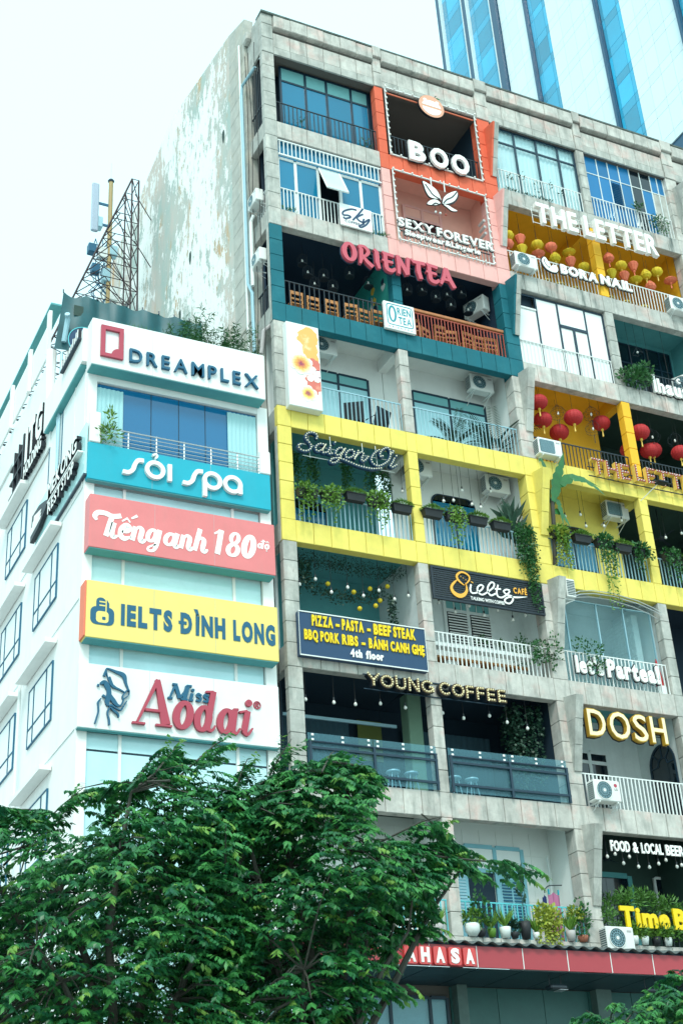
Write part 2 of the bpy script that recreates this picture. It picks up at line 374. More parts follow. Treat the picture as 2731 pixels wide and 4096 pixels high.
# ------------------------------------------------------------------ levels and bays of the block of flats
ST = 3.4
def ZB(k): return 4.8 + ST * k            # underside of the spandrel below floor k
def ZF(k): return ZB(k) + 0.60            # balcony floor of floor k
BAYS = [(0.03, 3.48), (3.78, 7.25), (7.72, 11.15), (11.45, 14.88), (15.35, 18.80)]
PILL = [(-0.36, 0.03), (3.48, 3.78), (7.25, 7.72), (11.15, 11.45), (14.88, 15.35), (18.80, 19.10)]
# ------------------------------------------------------------------ ground and street (the setting)
g = MB().add([(-400, -400, 0), (400, -400, 0), (400, 400, 0), (-400, 400, 0)], [(0, 1, 2, 3)])
mat('granite_paving', (0.40, 0.40, 0.385), rough=0.8, var=0.2, nscale=.8); mat('paving', (0.32, 0.31, 0.29), rough=0.85, var=0.2, bump=0.2)
g = g.obj('ground', 'granite_paving'); g['kind'] = 'structure'
g = MB().box(-30, 60, -9, 3, -0.1, 0.14).obj('pavement', 'paving'); g['kind'] = 'structure'

# ------------------------------------------------------------------ the block of flats
BLD = thing('apartment_building', 'weathered eight storey concrete block with differently painted shop balconies', 'building', (0, 0, 0))
SPCOL = {(1, 8): 'red_paint', (1, 7): 'pink_paint', (0, 6): 'teal_paint', (1, 6): 'teal_paint'}
for b in range(5):
    SPCOL[(b, 5)] = 'yellow_paint'; SPCOL[(b, 4)] = 'yellow_paint'
for b in (2, 3, 4):
    SPCOL[(b, 7)] = 'concrete_wet'; SPCOL[(b, 8)] = 'concrete_wet'
SPCOL[(3, 6)] = 'concrete_wet'
def spcol(b, k): return SPCOL.get((b, k), 'concrete')
for k in range(1, 9):
    for b, (x0, x1) in enumerate(BAYS):
        if b == 3 and k < 2: pass
        z = ZB(k); sp = MB().box(x0, x1, 0.05, 0.25, z + 0.004, z + 0.612).obj('spandrel', spcol(b, k) if spcol(b, k) != 'concrete_wet' else 'concrete_grey', BLD)
        n = 7; w = (x1 - x0) / n
        for i in range(n): piece('spandrel_panel', panel_mesh(w - 0.012, 0.62, 0.055), spcol(b, k), sp, (x0 + i * w + 0.006, -0.005 + rng.uniform(-.003, .003), z))
PCOL = {}   # (pillar, floor) front colour; floor k covers ZF(k)..ZB(k+1) and takes the spandrel's colour at the band
for p in (1, 2): PCOL.update({(p, 8): 'red_paint', (p, 7): 'pink_paint', (p, 6): 'teal_paint', (p, 4): 'yellow_paint'})
PCOL.update({(0, 6): 'teal_paint', (0, 4): 'yellow_paint', (3, 7): 'orange_paint', (3, 5): 'orange_paint', (3, 4): 'yellow_paint', (4, 4): 'yellow_paint'})
BANDC = {(0, 5): 'yellow_paint', (0, 6): 'teal_paint', (0, 4): 'yellow_paint'}
for p in (1, 2, 3, 4, 5):
    for k in (4, 5): BANDC[(p, k)] = 'yellow_paint'
for p in (1, 2): BANDC.update({(p, 6): 'teal_paint', (p, 7): 'pink_paint', (p, 8): 'red_paint'})
for p, (x0, x1) in enumerate(PILL):
    dep = 0.22 if p == 0 else (0.30 if p in (1, 3, 5) else 0.45)
    core = MB().box(x0 + 0.03, x1 - 0.03, 0.03, dep, 8.15, 36.95).obj('pillar', 'core', BLD)
    for k in range(1, 9):
        base = ZB(k); blocks = [(base + 0.0, 0.615, BANDC.get((p, k), 'concrete'))]
        hh = (ST - 0.62) / 5
        blocks += [(base + 0.62 + i * hh, hh - 0.010, PCOL.get((p, k), 'concrete')) for i in range(5)]
        for i, (z, h, c) in enumerate(blocks):
            w = x1 - x0 - (0.0 if p != 2 else 0.0)
            key = (round(w, 3), round(h, 3), dep)
            if key not in PANEL:
                me = MB().cbox(0, w, 0, dep - 0.02, 0, h, 0.012).mesh('block'); me.materials.append(MATS['concrete']); PANEL[key] = me
            piece('pillar_block', PANEL[key], ('concrete_grey' if (c == 'concrete' and p in (0, 3)) else c), core, (x0, -0.012 + rng.uniform(-.003, .003), z))
# painted front only on the corner pillar: bare concrete return on its side
for k in (4, 6):
    MB().box(-0.372, -0.362, 0.05, 0.205, ZB(k), ZB(k + 1) - 0.01).obj('side_facing', 'concrete_grey', BLD)
# fins standing off the wide piers
FINC = {(2, 8): 'red_paint', (2, 7): 'pink_paint', (2, 6): 'teal_paint', (2, 4): 'yellow_paint'}
for p, fx in ((2, 7.47), (4, 15.10)):
    for k in range(1, 9):
        zt = ZB(k + 1) + 0.05 - (0.0 if k < 8 else 0.55); c = FINC.get((p, k), 'concrete_grey'); zb = zt - 1.95
        if p == 4 and k != 8: continue
        fin = None
        for i in range(3):
            a, d = zt - i * 0.65, zt - (i + 1) * 0.65 + 0.008
            f0, f1 = -0.58 + 0.53 * (i / 3), -0.58 + 0.53 * ((i + 1) / 3) - 0.01
            sl = 0.06 if i == 0 else 0
            mb = MB()
            mb.add([(fx, -0.005, a + sl), (fx, f0, a - sl), (fx + 0.23, f0, a - sl), (fx + 0.23, -0.005, a + sl), (fx, -0.005, d), (fx, f1, d), (fx + 0.23, f1, d), (fx + 0.23, -0.005, d)],
                   [(0, 1, 2, 3), (7, 6, 5, 4), (0, 4, 5, 1), (1, 5, 6, 2), (2, 6, 7, 3), (3, 7, 4, 0)])
            if fin is None: fin = thing_part = MB().box(fx + 0.03, fx + 0.2, -0.03, 0.02, zb + 0.1, zt - 0.1).obj('fin', 'core', BLD)
            o = mb.obj('fin_block', c, fin)
            if c != 'concrete_grey':   # bare edge on the narrow face of painted fins
                e = MB(); e.add([(fx + 0.07, f0 - 0.006, a - sl), (fx + 0.232, f0 - 0.006, a - sl), (fx + 0.232, f1 - 0.006, d), (fx + 0.07, f1 - 0.006, d), (fx + 0.07, f0 + .01, a - sl), (fx + 0.232, f0 + .01, a - sl), (fx + 0.232, f1 + .01, d), (fx + 0.07, f1 + .01, d)],
                           [(0, 3, 2, 1), (0, 1, 5, 4), (1, 2, 6, 5), (2, 3, 7, 6), (3, 0, 4, 7)]); e.obj('fin_edge', 'concrete_grey' if k != 4 else 'yellow_paint', fin)
# parapet
z9 = ZB(9)
par = MB().box(-0.3, 19.1, 0.06, 0.3, z9 + 0.01, 37.0).obj('parapet', 'core', BLD)
for b, (x0, x1) in enumerate(BAYS):
    n = 6; w = (x1 - x0) / n
    for i in range(n):
        xx = x0 + i * w + 0.006
        piece('parapet_panel', panel_mesh(w - 0.012, 0.60, 0.06), 'concrete', par, (xx, 0.0 + rng.uniform(-.004, .004), z9 + 0.32))
        piece('parapet_panel', panel_mesh(w - 0.012, 0.305, 0.06), 'concrete_grey', par, (xx, -0.02 + rng.uniform(-.004, .004), z9))
        piece('cornice_block', panel_mesh(w - 0.010, 0.50, 0.2, 0.02), 'concrete', par, (xx, -0.13 + rng.uniform(-.008, .008), z9 + 1.07 + rng.uniform(-.01, .01)))
for p, (x0, x1) in enumerate(PILL):
    if p == 0:
        for i, (za, zb_) in enumerate(((z9, 0.6), (z9 + .61, .6), (z9 + 1.22, .42))):
            piece('parapet_panel', panel_mesh(x1 - x0 - 0.01, zb_ - .01, 0.2), 'concrete_grey', par, (x0, -0.03, za))
    else:
        for za, zb_ in ((z9, 0.6), (z9 + .61, .6)): piece('parapet_panel', panel_mesh(x1 - x0 - 0.01, zb_ - .01, 0.1), 'concrete', par, (x0 + .005, -0.05, za))
        piece('cornice_block', panel_mesh(x1 - x0 - 0.01, 0.46, 0.2, 0.02), 'concrete', par, (x0 + .005, -0.14, z9 + 1.22))
mat('coping', (0.10, 0.13, 0.12), rough=0.95, var=0.6, streak=0.5, bump=0.6, nscale=5)
MB().box(-0.38, 19.12, -0.10, 0.34, 37.02, 37.09).obj('coping', 'coping', par)
MB().box(-0.37, -0.31, 0.16, 0.72, z9, 37.02).obj('parapet_return', 'concrete_grey', par)

# the tall side wall with flaking paint
def peel_material():
    m = bpy.data.materials.new('peeling_paint'); m.use_nodes = True; nt = m.node_tree; N = nt.nodes; L = nt.links; b = N['Principled BSDF']
    b.inputs['Roughness'].default_value = 0.9; b.inputs['Specular IOR Level'].default_value = 0.15
    geo = N.new('ShaderNodeNewGeometry')
    def noise(sc, sc3, det=8, rg=0.65, off=0):
        v = N.new('ShaderNodeVectorMath'); v.operation = 'MULTIPLY_ADD'; v.inputs[1].default_value = sc3; v.inputs[2].default_value = (off, off, off); L.new(geo.outputs['Position'], v.inputs[0])
        n = N.new('ShaderNodeTexNoise'); n.inputs['Scale'].default_value = sc; n.inputs['Detail'].default_value = det; n.inputs['Roughness'].default_value = rg
        L.new(v.outputs[0], n.inputs['Vector']); return n.outputs['Fac']
    def rmp(s, lo, hi, k=1.0):
        r = N.new('ShaderNodeMapRange'); L.new(s, r.inputs[0]); r.inputs[1].default_value = lo; r.inputs[2].default_value = hi; r.inputs[4].default_value = k; return r.outputs[0]
    def mix(f, a, c):
        x = N.new('ShaderNodeMix'); x.data_type = 'RGBA'; L.new(f, x.inputs[0])
        for i, v in ((6, a), (7, c)):
            if hasattr(v, 'is_linked'): L.new(v, x.inputs[i])
            else: x.inputs[i].default_value = (*v, 1)
        return x.outputs[2]
    base = mix(rmp(noise(0.35, (1, 1, .6), 4), 0.42, 0.6), (0.40, 0.49, 0.46), (0.58, 0.51, 0.46))
    base = mix(rmp(noise(0.8, (1, 1.2, .5), 5, off=7), 0.53, 0.64, 0.85), base, (0.56, 0.34, 0.17))
    add = N.new('ShaderNodeMath'); add.operation = 'ADD'
    L.new(noise(1.7, (1.7, 1.7, 0.8), 14, 0.80, 3), add.inputs[0]); mlt = N.new('ShaderNodeMath'); mlt.operation = 'MULTIPLY'; mlt.inputs[1].default_value = 0.6
    L.new(noise(0.28, (1, 1, .7), 3, .5, 11), mlt.inputs[0]); L.new(mlt.outputs[0], add.inputs[1])
    flake = rmp(add.outputs[0], 0.80, 0.82); col = mix(flake, base, (0.84, 0.85, 0.83))
    col = mix(rmp(noise(1.3, (2.4, 2.4, .35), 9, .7, 21), 0.60, 0.74, 0.75), col, (0.26, 0.37, 0.37))
    col = mix(rmp(noise(6, (1, 1, .8), 8, .75, 5), 0.63, 0.70, 0.8), col, (0.32, 0.38, 0.37))
    L.new(col, b.inputs['Base Color']); bp = N.new('ShaderNodeBump'); bp.inputs['Distance'].default_value = 0.02; bp.inputs['Strength'].default_value = 0.6
    L.new(flake, bp.inputs['Height']); L.new(bp.outputs[0], b.inputs['Normal']); MATS['peeling_paint'] = m
peel_material()
mat('render_grey', (0.46, 0.46, 0.42), rough=0.9, var=0.22, streak=0.35, bump=0.3, patch=0.3, pcol=(0.60, 0.52, 0.40), scol=(0.2, 0.28, 0.27), rnd=0.06)
mat('shop_pillar', (0.10, 0.17, 0.16), rough=.6, var=.3, streak=.3)
WX = -0.42
for p, (x0, x1) in enumerate(PILL): MB().box(x0 + .02, x1 - .02, .05, .32, .14, 7.76).obj('base_pillar', 'shop_pillar', BLD)
ptop = [(1.15, 37.9), (2.45, 38.45), (7.9, 39.75)]
for (ya, za), (yb_, zb_) in zip(ptop, ptop[1:]):
    mm = MB(); mm.add([(WX, ya, 0.1), (WX, yb_, 0.1), (WX, yb_, zb_), (WX, ya, za), (WX + .3, ya, 0.1), (WX + .3, yb_, 0.1), (WX + .3, yb_, zb_), (WX + .3, ya, za)],
                      [(0, 3, 2, 1), (4, 5, 6, 7), (3, 7, 6, 2), (0, 4, 7, 3), (1, 2, 6, 5)])
    sw = mm.obj('side_wall', 'render_grey' if ya < 2 else 'peeling_paint', BLD)
    if ya < 2: strip = sw
mm = MB(); mm.add([(WX, 7.9, 0.1), (0.79, 30, 0.1), (0.79, 30, 39.75), (WX, 7.9, 39.75), (WX + .4, 7.9, 0.1), (1.2, 30, 0.1), (1.2, 30, 39.75), (WX + .4, 7.9, 39.75)],
                  [(0, 3, 2, 1), (4, 5, 6, 7), (3, 7, 6, 2), (0, 4, 7, 3), (1, 2, 6, 5)])
mm.obj('side_wall', 'peeling_paint', BLD)
for i in range(19):     # large render blocks on the front strip of the side wall
    z = 26.0 + i * 0.64
    if z > 37.3: break
    piece('wall_panel', panel_mesh(0.63, 0.63, 0.03, axis='S'), 'render_grey', strip, (WX - 0.03, 1.16, z))
    piece('wall_panel', panel_mesh(0.63, 0.63, 0.03, axis='S'), 'render_grey', strip, (WX - 0.03, 1.80, z))
MB().box(-0.1, 19, 0.35, 22, 35.5, 35.9).obj('roof', 'core', BLD)
# the little side bay between the corner pillar and the side wall
for k in range(1, 9):
    MB().box(-0.34, -0.14, 0.225, 1.14, ZB(k), ZB(k) + 0.6).obj('side_spandrel', 'concrete_grey', BLD)
MB().box(-0.34, -0.14, 0.725, 1.14, ZB(9), 36.6).obj('side_spandrel', 'concrete_grey', BLD)
MB().cbox(-0.52, -0.1, 0.78, 1.12, 36.62, 37.0, 0.05).obj('corbel', 'concrete_grey', BLD)

# ---- balcony interiors
def cell(b, k, dep=1.3, wall='white_wall', ceil=None, sidew=None, left=True, right=True, back=True):
    x0, x1 = BAYS[b]; z0, z1 = ZF(k), ZB(k + 1) + 0.40; ceil = ceil or wall; sidew = sidew or wall
    xa, xb = x0 - 0.14, x1 + 0.14
    if back: MB().box(xa, xb, dep, dep + 0.1, z0 - 0.1, z1 + 0.05).obj('back_wall', wall, BLD)
    MB().box(xa, xb, 0.255, dep - 0.002, z1, z1 + 0.08).obj('ceiling', ceil, BLD)
    MB().box(xa, xb, 0.255, dep - 0.002, z0 - 0.12, z0 - 0.02).obj('floor_slab', 'pot_grey', BLD)
    if left and b: MB().box(x0 - 0.18, x0 - 0.06, 0.31, dep - 0.004, z0, z1 - 0.004).obj('side_wall', sidew, BLD)
    if left and not b: MB().box(x0 - 0.14, x0 - 0.04, 1.16, dep - 0.004, z0, z1 - 0.004).obj('side_wall', sidew, BLD)
    if right: MB().box(x1 + 0.06, x1 + 0.18, 0.31, dep - 0.004, z0, z1 - 0.004).obj('side_wall', sidew, BLD)
def cross_beam(p, k, dep, m):
    x0, x1 = PILL[p]; MB().box(x0 + 0.02, x1 - 0.02, 0.31, dep - .006, ZB(k + 1) + 0.02, ZB(k + 1) + 0.398).obj('beam', m, BLD)
cell(0, 8, 0.9, 'interior_shade'); cell(1, 8, 2.6, 'interior_shade'); cell(2, 8, 0.75, 'white_wall'); cell(3, 8, 2.2, 'interior_shade')
cell(0, 7, 1.0, 'interior_shade'); cell(1, 7, 1.15, 'pink_wall'); cell(2, 7, 2.6, 'orange_paint', right=False); cell(3, 7, 2.6, 'orange_paint', left=False)
cell(0, 6, 3.4, 'navy_shade', right=False); cell(1, 6, 2.6, 'navy_shade', left=False); cell(2, 6, 0.7, 'white_wall'); cell(3, 6, 1.5, 'teal_wall')
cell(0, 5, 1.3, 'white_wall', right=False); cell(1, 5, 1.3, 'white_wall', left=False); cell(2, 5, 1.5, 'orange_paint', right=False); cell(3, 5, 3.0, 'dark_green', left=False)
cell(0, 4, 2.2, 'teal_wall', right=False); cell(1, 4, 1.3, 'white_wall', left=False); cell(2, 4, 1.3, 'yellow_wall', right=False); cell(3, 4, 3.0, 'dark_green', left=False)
cell(0, 3, 2.4, 'teal_wall', sidew='pale_wall', right=True); cell(1, 3, 1.3, 'pale_wall'); cell(2, 3, 2.2, 'pale_wall'); cell(3, 3, 2.0, 'interior_shade')
cell(0, 2, 3.0, 'interior_shade', right=False); cell(1, 2, 3.0, 'interior_shade', left=False); cell(2, 2, 2.0, 'pale_wall', ceil='teal_wall'); cell(3, 2, 2.0, 'teal_wall')
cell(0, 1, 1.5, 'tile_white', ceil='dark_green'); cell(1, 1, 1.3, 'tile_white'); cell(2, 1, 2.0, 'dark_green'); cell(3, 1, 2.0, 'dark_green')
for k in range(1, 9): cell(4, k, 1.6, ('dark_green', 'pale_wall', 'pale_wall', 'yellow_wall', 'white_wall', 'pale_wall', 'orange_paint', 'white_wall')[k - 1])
MB().box(19.0, 19.3, .3, 22, .1, 36.9).obj('end_wall', 'render_grey', BLD)
cross_beam(1, 5, 1.3, 'white_wall'); cross_beam(1, 4, 1.3, 'white_wall'); cross_beam(3, 7, 2.6, 'orange_paint'); cross_beam(3, 5, 1.5, 'orange_paint'); cross_beam(3, 4, 1.3, 'yellow_wall')
SAIGON = [
    [(0.67, 21.49), (0.70, 21.56), (0.67, 21.63), (0.58, 21.66), (0.49, 21.64), (0.39, 21.57), (0.36, 21.46), (0.41, 21.37), (0.48, 21.30), (0.51, 21.20), (0.45, 21.10), (0.36, 21.05), (0.26, 21.04), (0.18, 21.07), (0.14, 21.14), (0.17, 21.22), (0.24, 21.20)],
    [(0.93, 21.36), (0.84, 21.36), (0.76, 21.35), (0.67, 21.28), (0.63, 21.18), (0.67, 21.11), (0.76, 21.14), (0.86, 21.24), (0.92, 21.35), (0.84, 21.20), (0.84, 21.10), (0.93, 21.12)],
    [(1.07, 21.35), (1.04, 21.26), (0.98, 21.13), (1.05, 21.10), (1.13, 21.15)],
    [(1.21, 21.49), (1.17, 21.44)],
    [(1.45, 21.32), (1.37, 21.36), (1.28, 21.30), (1.21, 21.19), (1.22, 21.11), (1.32, 21.13), (1.42, 21.25), (1.50, 21.36), (1.39, 21.17), (1.26, 20.94), (1.13, 20.84), (1.04, 20.87), (1.08, 20.95), (1.21, 21.01), (1.37, 21.02), (1.59, 20.97), (1.84, 20.91), (2.08, 20.89), (2.29, 20.90), (2.55, 20.97, 0.02)],
    [(1.70, 21.36), (1.61, 21.33), (1.52, 21.22), (1.50, 21.11), (1.58, 21.09), (1.71, 21.17), (1.76, 21.30), (1.70, 21.36)],
    [(1.88, 21.37), (1.83, 21.24), (1.75, 21.08)],
    [(1.77, 21.14), (1.91, 21.31), (2.01, 21.35), (2.03, 21.29), (1.97, 21.16), (1.98, 21.07), (2.07, 21.12), (2.17, 21.25)],
    [(2.51, 21.53), (2.35, 21.38), (2.26, 21.20), (2.30, 21.07), (2.44, 21.02), (2.62, 21.11), (2.79, 21.28), (2.86, 21.49), (2.83, 21.62), (2.75, 21.65), (2.60, 21.54), (2.53, 21.40), (2.56, 21.33), (2.64, 21.39)],
    [(2.85, 21.48), (2.94, 21.55), (2.94, 21.62)],
    [(2.96, 21.36), (2.89, 21.21), (2.82, 21.11), (2.88, 21.07), (3.03, 21.18)],
    [(3.03, 21.45), (3.00, 21.41)],
]
EIGHT = [
    [(4.82, 17.94, 0.03), (4.92, 18.05, 0.04), (4.94, 18.16, 0.04), (4.85, 18.24, 0.05), (4.71, 18.26, 0.05), (4.58, 18.17, 0.06), (4.56, 18.06, 0.06), (4.64, 17.96, 0.05), (4.76, 17.88, 0.02)],
    [(4.57, 18.02, 0.02), (4.45, 17.91, 0.06), (4.36, 17.77, 0.07), (4.40, 17.63, 0.10), (4.55, 17.55, 0.12), (4.70, 17.59, 0.10), (4.81, 17.72, 0.07), (4.82, 17.87, 0.03), (4.79, 17.94, 0.02)],
    [(5.01, 18.02, 0.07), (5.00, 18.00, 0.07)],
]
IELTS_SCRIPT = [
    [(4.97, 17.94), (4.93, 17.80), (4.96, 17.70), (5.08, 17.71), (5.26, 17.82), (5.34, 17.94), (5.26, 17.97), (5.16, 17.88), (5.16, 17.75), (5.28, 17.69), (5.46, 17.80), (5.65, 17.96), (5.69, 18.08), (5.60, 18.10), (5.49, 17.96), (5.47, 17.80), (5.55, 17.71), (5.70, 17.79)],
    [(5.81, 18.06), (5.74, 17.85), (5.76, 17.72), (5.88, 17.70), (6.05, 17.81), (6.16, 17.93)],
    [(5.69, 17.92), (5.88, 17.95)],
    [(6.16, 17.95), (6.05, 17.96), (5.96, 17.89), (6.05, 17.81), (6.20, 17.78), (6.22, 17.68), (6.11, 17.56), (5.98, 17.57), (5.98, 17.67), (6.13, 17.75), (6.39, 17.78), (6.68, 17.84, 0.01)],
]
SKY = [
    [(2.43, 29.84), (2.25, 29.82), (2.00, 29.66), (1.97, 29.52), (2.15, 29.55), (2.21, 29.50), (2.03, 29.40), (1.98, 29.45)],
    [(2.65, 29.96), (2.47, 29.68), (2.28, 29.41)],
    [(2.64, 29.75), (2.43, 29.57), (2.48, 29.47), (2.58, 29.43)],
    [(2.66, 29.58), (2.61, 29.40), (2.78, 29.57), (2.84, 29.59), (2.73, 29.39), (2.56, 29.23), (2.48, 29.25), (2.65, 29.39)],
]
BUTTERFLY = [
    [(4.86, 31.79), (4.89, 31.58), (4.93, 31.40), (5.04, 31.22), (5.23, 31.21), (5.42, 31.22), (5.45, 31.09), (5.41, 31.36), (5.31, 31.57), (5.15, 31.69), (4.86, 31.79)],
    [(4.92, 31.68), (5.05, 31.48), (5.16, 31.33), (5.40, 31.22)],
    [(4.92, 30.89), (5.05, 31.08), (5.27, 31.17), (5.40, 31.05), (5.20, 30.94), (5.06, 31.01)],
    [(5.07, 30.87), (5.21, 31.01), (5.33, 31.00), (5.40, 31.05)],
    [(6.05, 31.77), (5.78, 31.61), (5.56, 31.37), (5.48, 31.12), (5.53, 31.09), (5.73, 31.18), (5.92, 31.34), (6.05, 31.57), (6.05, 31.77)],
    [(6.05, 31.74), (5.85, 31.46), (5.64, 31.29), (5.51, 31.11)],
    [(5.51, 31.06), (5.68, 31.07), (5.84, 31.00), (5.98, 30.95), (5.79, 30.89), (5.63, 30.98), (5.51, 31.06)],
    [(6.08, 31.61), (6.01, 31.42), (5.87, 31.22), (5.68, 31.09)],
]
FIGURE = [
    [(-4.93, 14.05, 0.06), (-4.89, 14.20, 0.03), (-4.85, 14.24, 0.03), (-4.67, 14.19, 0.06), (-4.48, 14.12, 0.10), (-4.43, 13.95, 0.06), (-4.35, 13.76, 0.03)],
    [(-4.88, 14.18, 0.02), (-4.83, 13.99, 0.03), (-4.70, 13.83, 0.05), (-4.53, 13.76, 0.03), (-4.45, 13.72, 0.02)],
    [(-4.80, 14.05, 0.03), (-4.77, 13.90, 0.08), (-4.69, 13.79, 0.03)],
    [(-5.06, 13.79, 0.05), (-5.05, 13.84, 0.05)],
    [(-5.01, 13.86, 0.05), (-4.92, 13.90, 0.10), (-4.86, 13.83, 0.12), (-4.81, 13.71, 0.10), (-4.82, 13.55, 0.12), (-4.85, 13.45, 0.10), (-4.82, 13.36, 0.05)],
    [(-4.78, 13.62, 0.05), (-4.71, 13.50, 0.10), (-4.62, 13.40, 0.07), (-4.54, 13.39, 0.02)],
    [(-4.54, 13.39, 0.03), (-4.48, 13.52, 0.03), (-4.50, 13.62, 0.03), (-4.41, 13.76, 0.03), (-4.35, 13.78, 0.02), (-4.36, 13.67, 0.02), (-4.47, 13.56, 0.02)],
    [(-4.40, 13.52, 0.02), (-4.49, 13.36, 0.03), (-4.54, 13.29, 0.03), (-4.68, 13.34, 0.03), (-4.76, 13.38, 0.04), (-4.80, 13.34, 0.03)],
    [(-4.96, 13.59, 0.05), (-4.92, 13.57, 0.05), (-4.88, 13.54, 0.03)],
    [(-4.99, 13.51, 0.03), (-5.05, 13.42, 0.04), (-5.05, 13.36, 0.03), (-5.04, 13.21, 0.03), (-5.07, 13.08, 0.03), (-5.11, 12.92, 0.03)],
    [(-4.77, 13.33, 0.03), (-4.68, 13.25, 0.05), (-4.60, 13.19, 0.04), (-4.58, 13.12, 0.03)],
    [(-4.79, 13.32, 0.03), (-4.83, 13.23, 0.04), (-4.83, 13.14, 0.03), (-4.80, 13.04, 0.04), (-4.79, 12.92, 0.04)],
]
# ------------------------------------------------------------------ the white corner building beside it
mat('lb_white', (0.84, 0.85, 0.84), rough=0.7, var=0.06, streak=0.16, nscale=1.0, scol=(0.55, 0.60, 0.59))
mat('lb_board', (0.80, 0.84, 0.84), rough=0.45, var=0.04, streak=0.10, nscale=1.2, scol=(0.6, 0.65, 0.65))
mat('lb_glass', (0.52, 0.80, 0.86), rough=0.06, spec=0.8, var=0.12, nscale=0.7)
mat('lb_glass_deep', (0.004, 0.13, 0.30), rough=0.05, spec=0.8)
mat('tarp', (0.012, 0.10, 0.12), rough=0.5, var=0.25, nscale=1.5)
LB = thing('corner_building', 'white corner building stacked with shop signboards and glazed between them', 'building', (-3, 0, 0))
MB().box(-5.43, -0.70, 0.14, 14, 0.1, 22.1).obj('wall', 'lb_white', LB)
MB().box(-5.45, -5.22, -0.02, 0.13, 0.1, 22.45).obj('corner_column', 'lb_white', LB)
MB().box(-0.94, -0.66, -0.02, 0.13, 0.1, 22.2).obj('corner_column', 'lb_white', LB)
MB().cbox(-5.42, -5.15, -0.22, 0.0, 20.08, 20.95, 0.02).obj('pier', 'lb_white', LB)
MB().cbox(-0.98, -0.70, -0.22, 0.0, 20.08, 20.75, 0.02).obj('pier', 'lb_white', LB)
MB().box(-5.22, -0.94, -0.01, 0.13, 21.98, 22.5).obj('lintel', 'lb_white', LB)
def strip_window(z0, z1, glass, cuts, transom=None):
    w = MB().box(-5.22, -0.94, 0.10, 0.13, z0, z1).obj('window', 'dark_frame', LB)
    xs = [-5.22] + cuts + [-0.94]
    for a, c in zip(xs, xs[1:]):
        MB().box(a + 0.02, c - 0.02, 0.075, 0.098, z0 + 0.02, (transom or z1) - 0.02).obj('pane', glass, w)
        if transom: MB().box(a + 0.02, c - 0.02, 0.075, 0.098, transom + 0.03, z1 - 0.02).obj('pane', glass, w)
    for c in cuts: MB().box(c - 0.035, c + 0.035, 0.03, 0.099, z0, z1).obj('mullion', 'lb_white', w)
    return w
win = strip_window(19.95, 21.98, 'lb_glass_deep', [])
for x in (-3.79, -3.06, -2.35): MB().box(x - 0.008, x + 0.008, 0.066, 0.076, 19.97, 21.96).obj('glazing_joint', 'dark_frame', win)
def curtain(x0, x1, y, z0, z1, m, parent, name='curtain', folds=0.11, amp=0.03):
    n = int((x1 - x0) / folds * 4); mb = MB(); vs = []; fs = []
    for i in range(n + 1):
        t = i / n; x = x0 + (x1 - x0) * t; yy = y + amp * math.sin(i * math.pi / 2) * rng.uniform(.6, 1.1); vs += [(x, yy, z0), (x + rng.uniform(-.008, .008), yy * .5 + y * .5, z1)]
    fs = [(2 * i, 2 * i + 2, 2 * i + 3, 2 * i + 1) for i in range(n)]; mb.add(vs, fs); return mb.obj(name, m, parent, True)
mat('curtain_pale', (0.36, 0.62, 0.66), rough=0.9)
curtain(-5.2, -4.52, 0.045, 19.95, 21.85, 'curtain_pale', LB); curtain(-1.75, -0.96, 0.045, 19.95, 21.9, 'curtain_pale', LB)
strip_window(18.5, 19.04, 'lb_glass', [-4.45, -1.67]); strip_window(16.2, 17.3, 'lb_glass', [-4.45, -1.67])
strip_window(14.25, 15.0, 'lb_glass', [-4.45, -1.67]); strip_window(9.6, 12.85, 'lb_glass', [-4.45, -1.67], 12.42); strip_window(6.4, 9.0, 'lb_glass', [-4.45, -1.67])
# balcony rail of steel bars above the cyan board
rl = thing('steel_railing', 'low steel railing of five horizontal bars above the cyan signboard', 'railing', (-3, -0.15, 20.08))
for i in range(5): MB().tube((-5.14, -0.15, 20.15 + i * 0.105), (-0.98, -0.15, 20.15 + i * 0.105), 0.011 if i < 4 else 0.02, 6).obj('bar', 'steel', rl)
for x in (-5.13, -4.43, -3.71, -2.99, -2.28, -1.57, -0.99): MB().tube((x, -0.13, 20.06), (x, -0.13, 20.6), 0.022, 6).obj('post', 'steel', rl)

# ---- signboards on its front
SG = 'signboards on the white corner building'
def board(name, label, x0, x1, z0, z1, y0, m, edge=None):
    t = thing(name, label, 'sign', ((x0 + x1) / 2, y0, z0), SG)
    MB().cbox(x0, x1, y0, -0.022, z0, z1, 0.012).obj('board', m, t)
    for q in (.34, .66): MB().box(x0 + (x1 - x0) * q, x0 + (x1 - x0) * q + .006, y0 - .0015, y0 + .002, z0 + .01, z1 - .01).obj('seam', 'pot_grey', t)
    MB().box(x0 + .02, x1 - .02, y0 + .02, -.03, z0 - .02, z0 - .001).obj('bottom_tray', 'teal_wall', t)
    return t
F = FRONT
t = board('signboard', 'white signboard with the crimson door emblem and dark blue raised lettering, topmost on corner building', -5.51, -0.87, 22.17, 23.56, -0.45, 'lb_board')
d = MB()
for a in ((-5.30, -5.19, 22.42, 23.35), (-4.83, -4.72, 22.42, 23.35)): d.box(a[0], a[1], -0.53, -0.455, a[2], a[3])
for a in ((-5.19, -4.83, 23.23, 23.35), (-5.19, -4.83, 22.42, 22.52)): d.box(a[0], a[1], -0.529, -0.455, a[2], a[3])
d.prism([(-4.83, 22.52), (-4.83, 22.70)] + [(-4.83 - 0.19 * math.sin(q), 22.52 + 0.18 * math.cos(q)) for q in [i * math.pi / 16 for i in range(1, 9)]], F(-0.45), 0.005, 0.078); d.obj('emblem', 'sign_crimson', t)
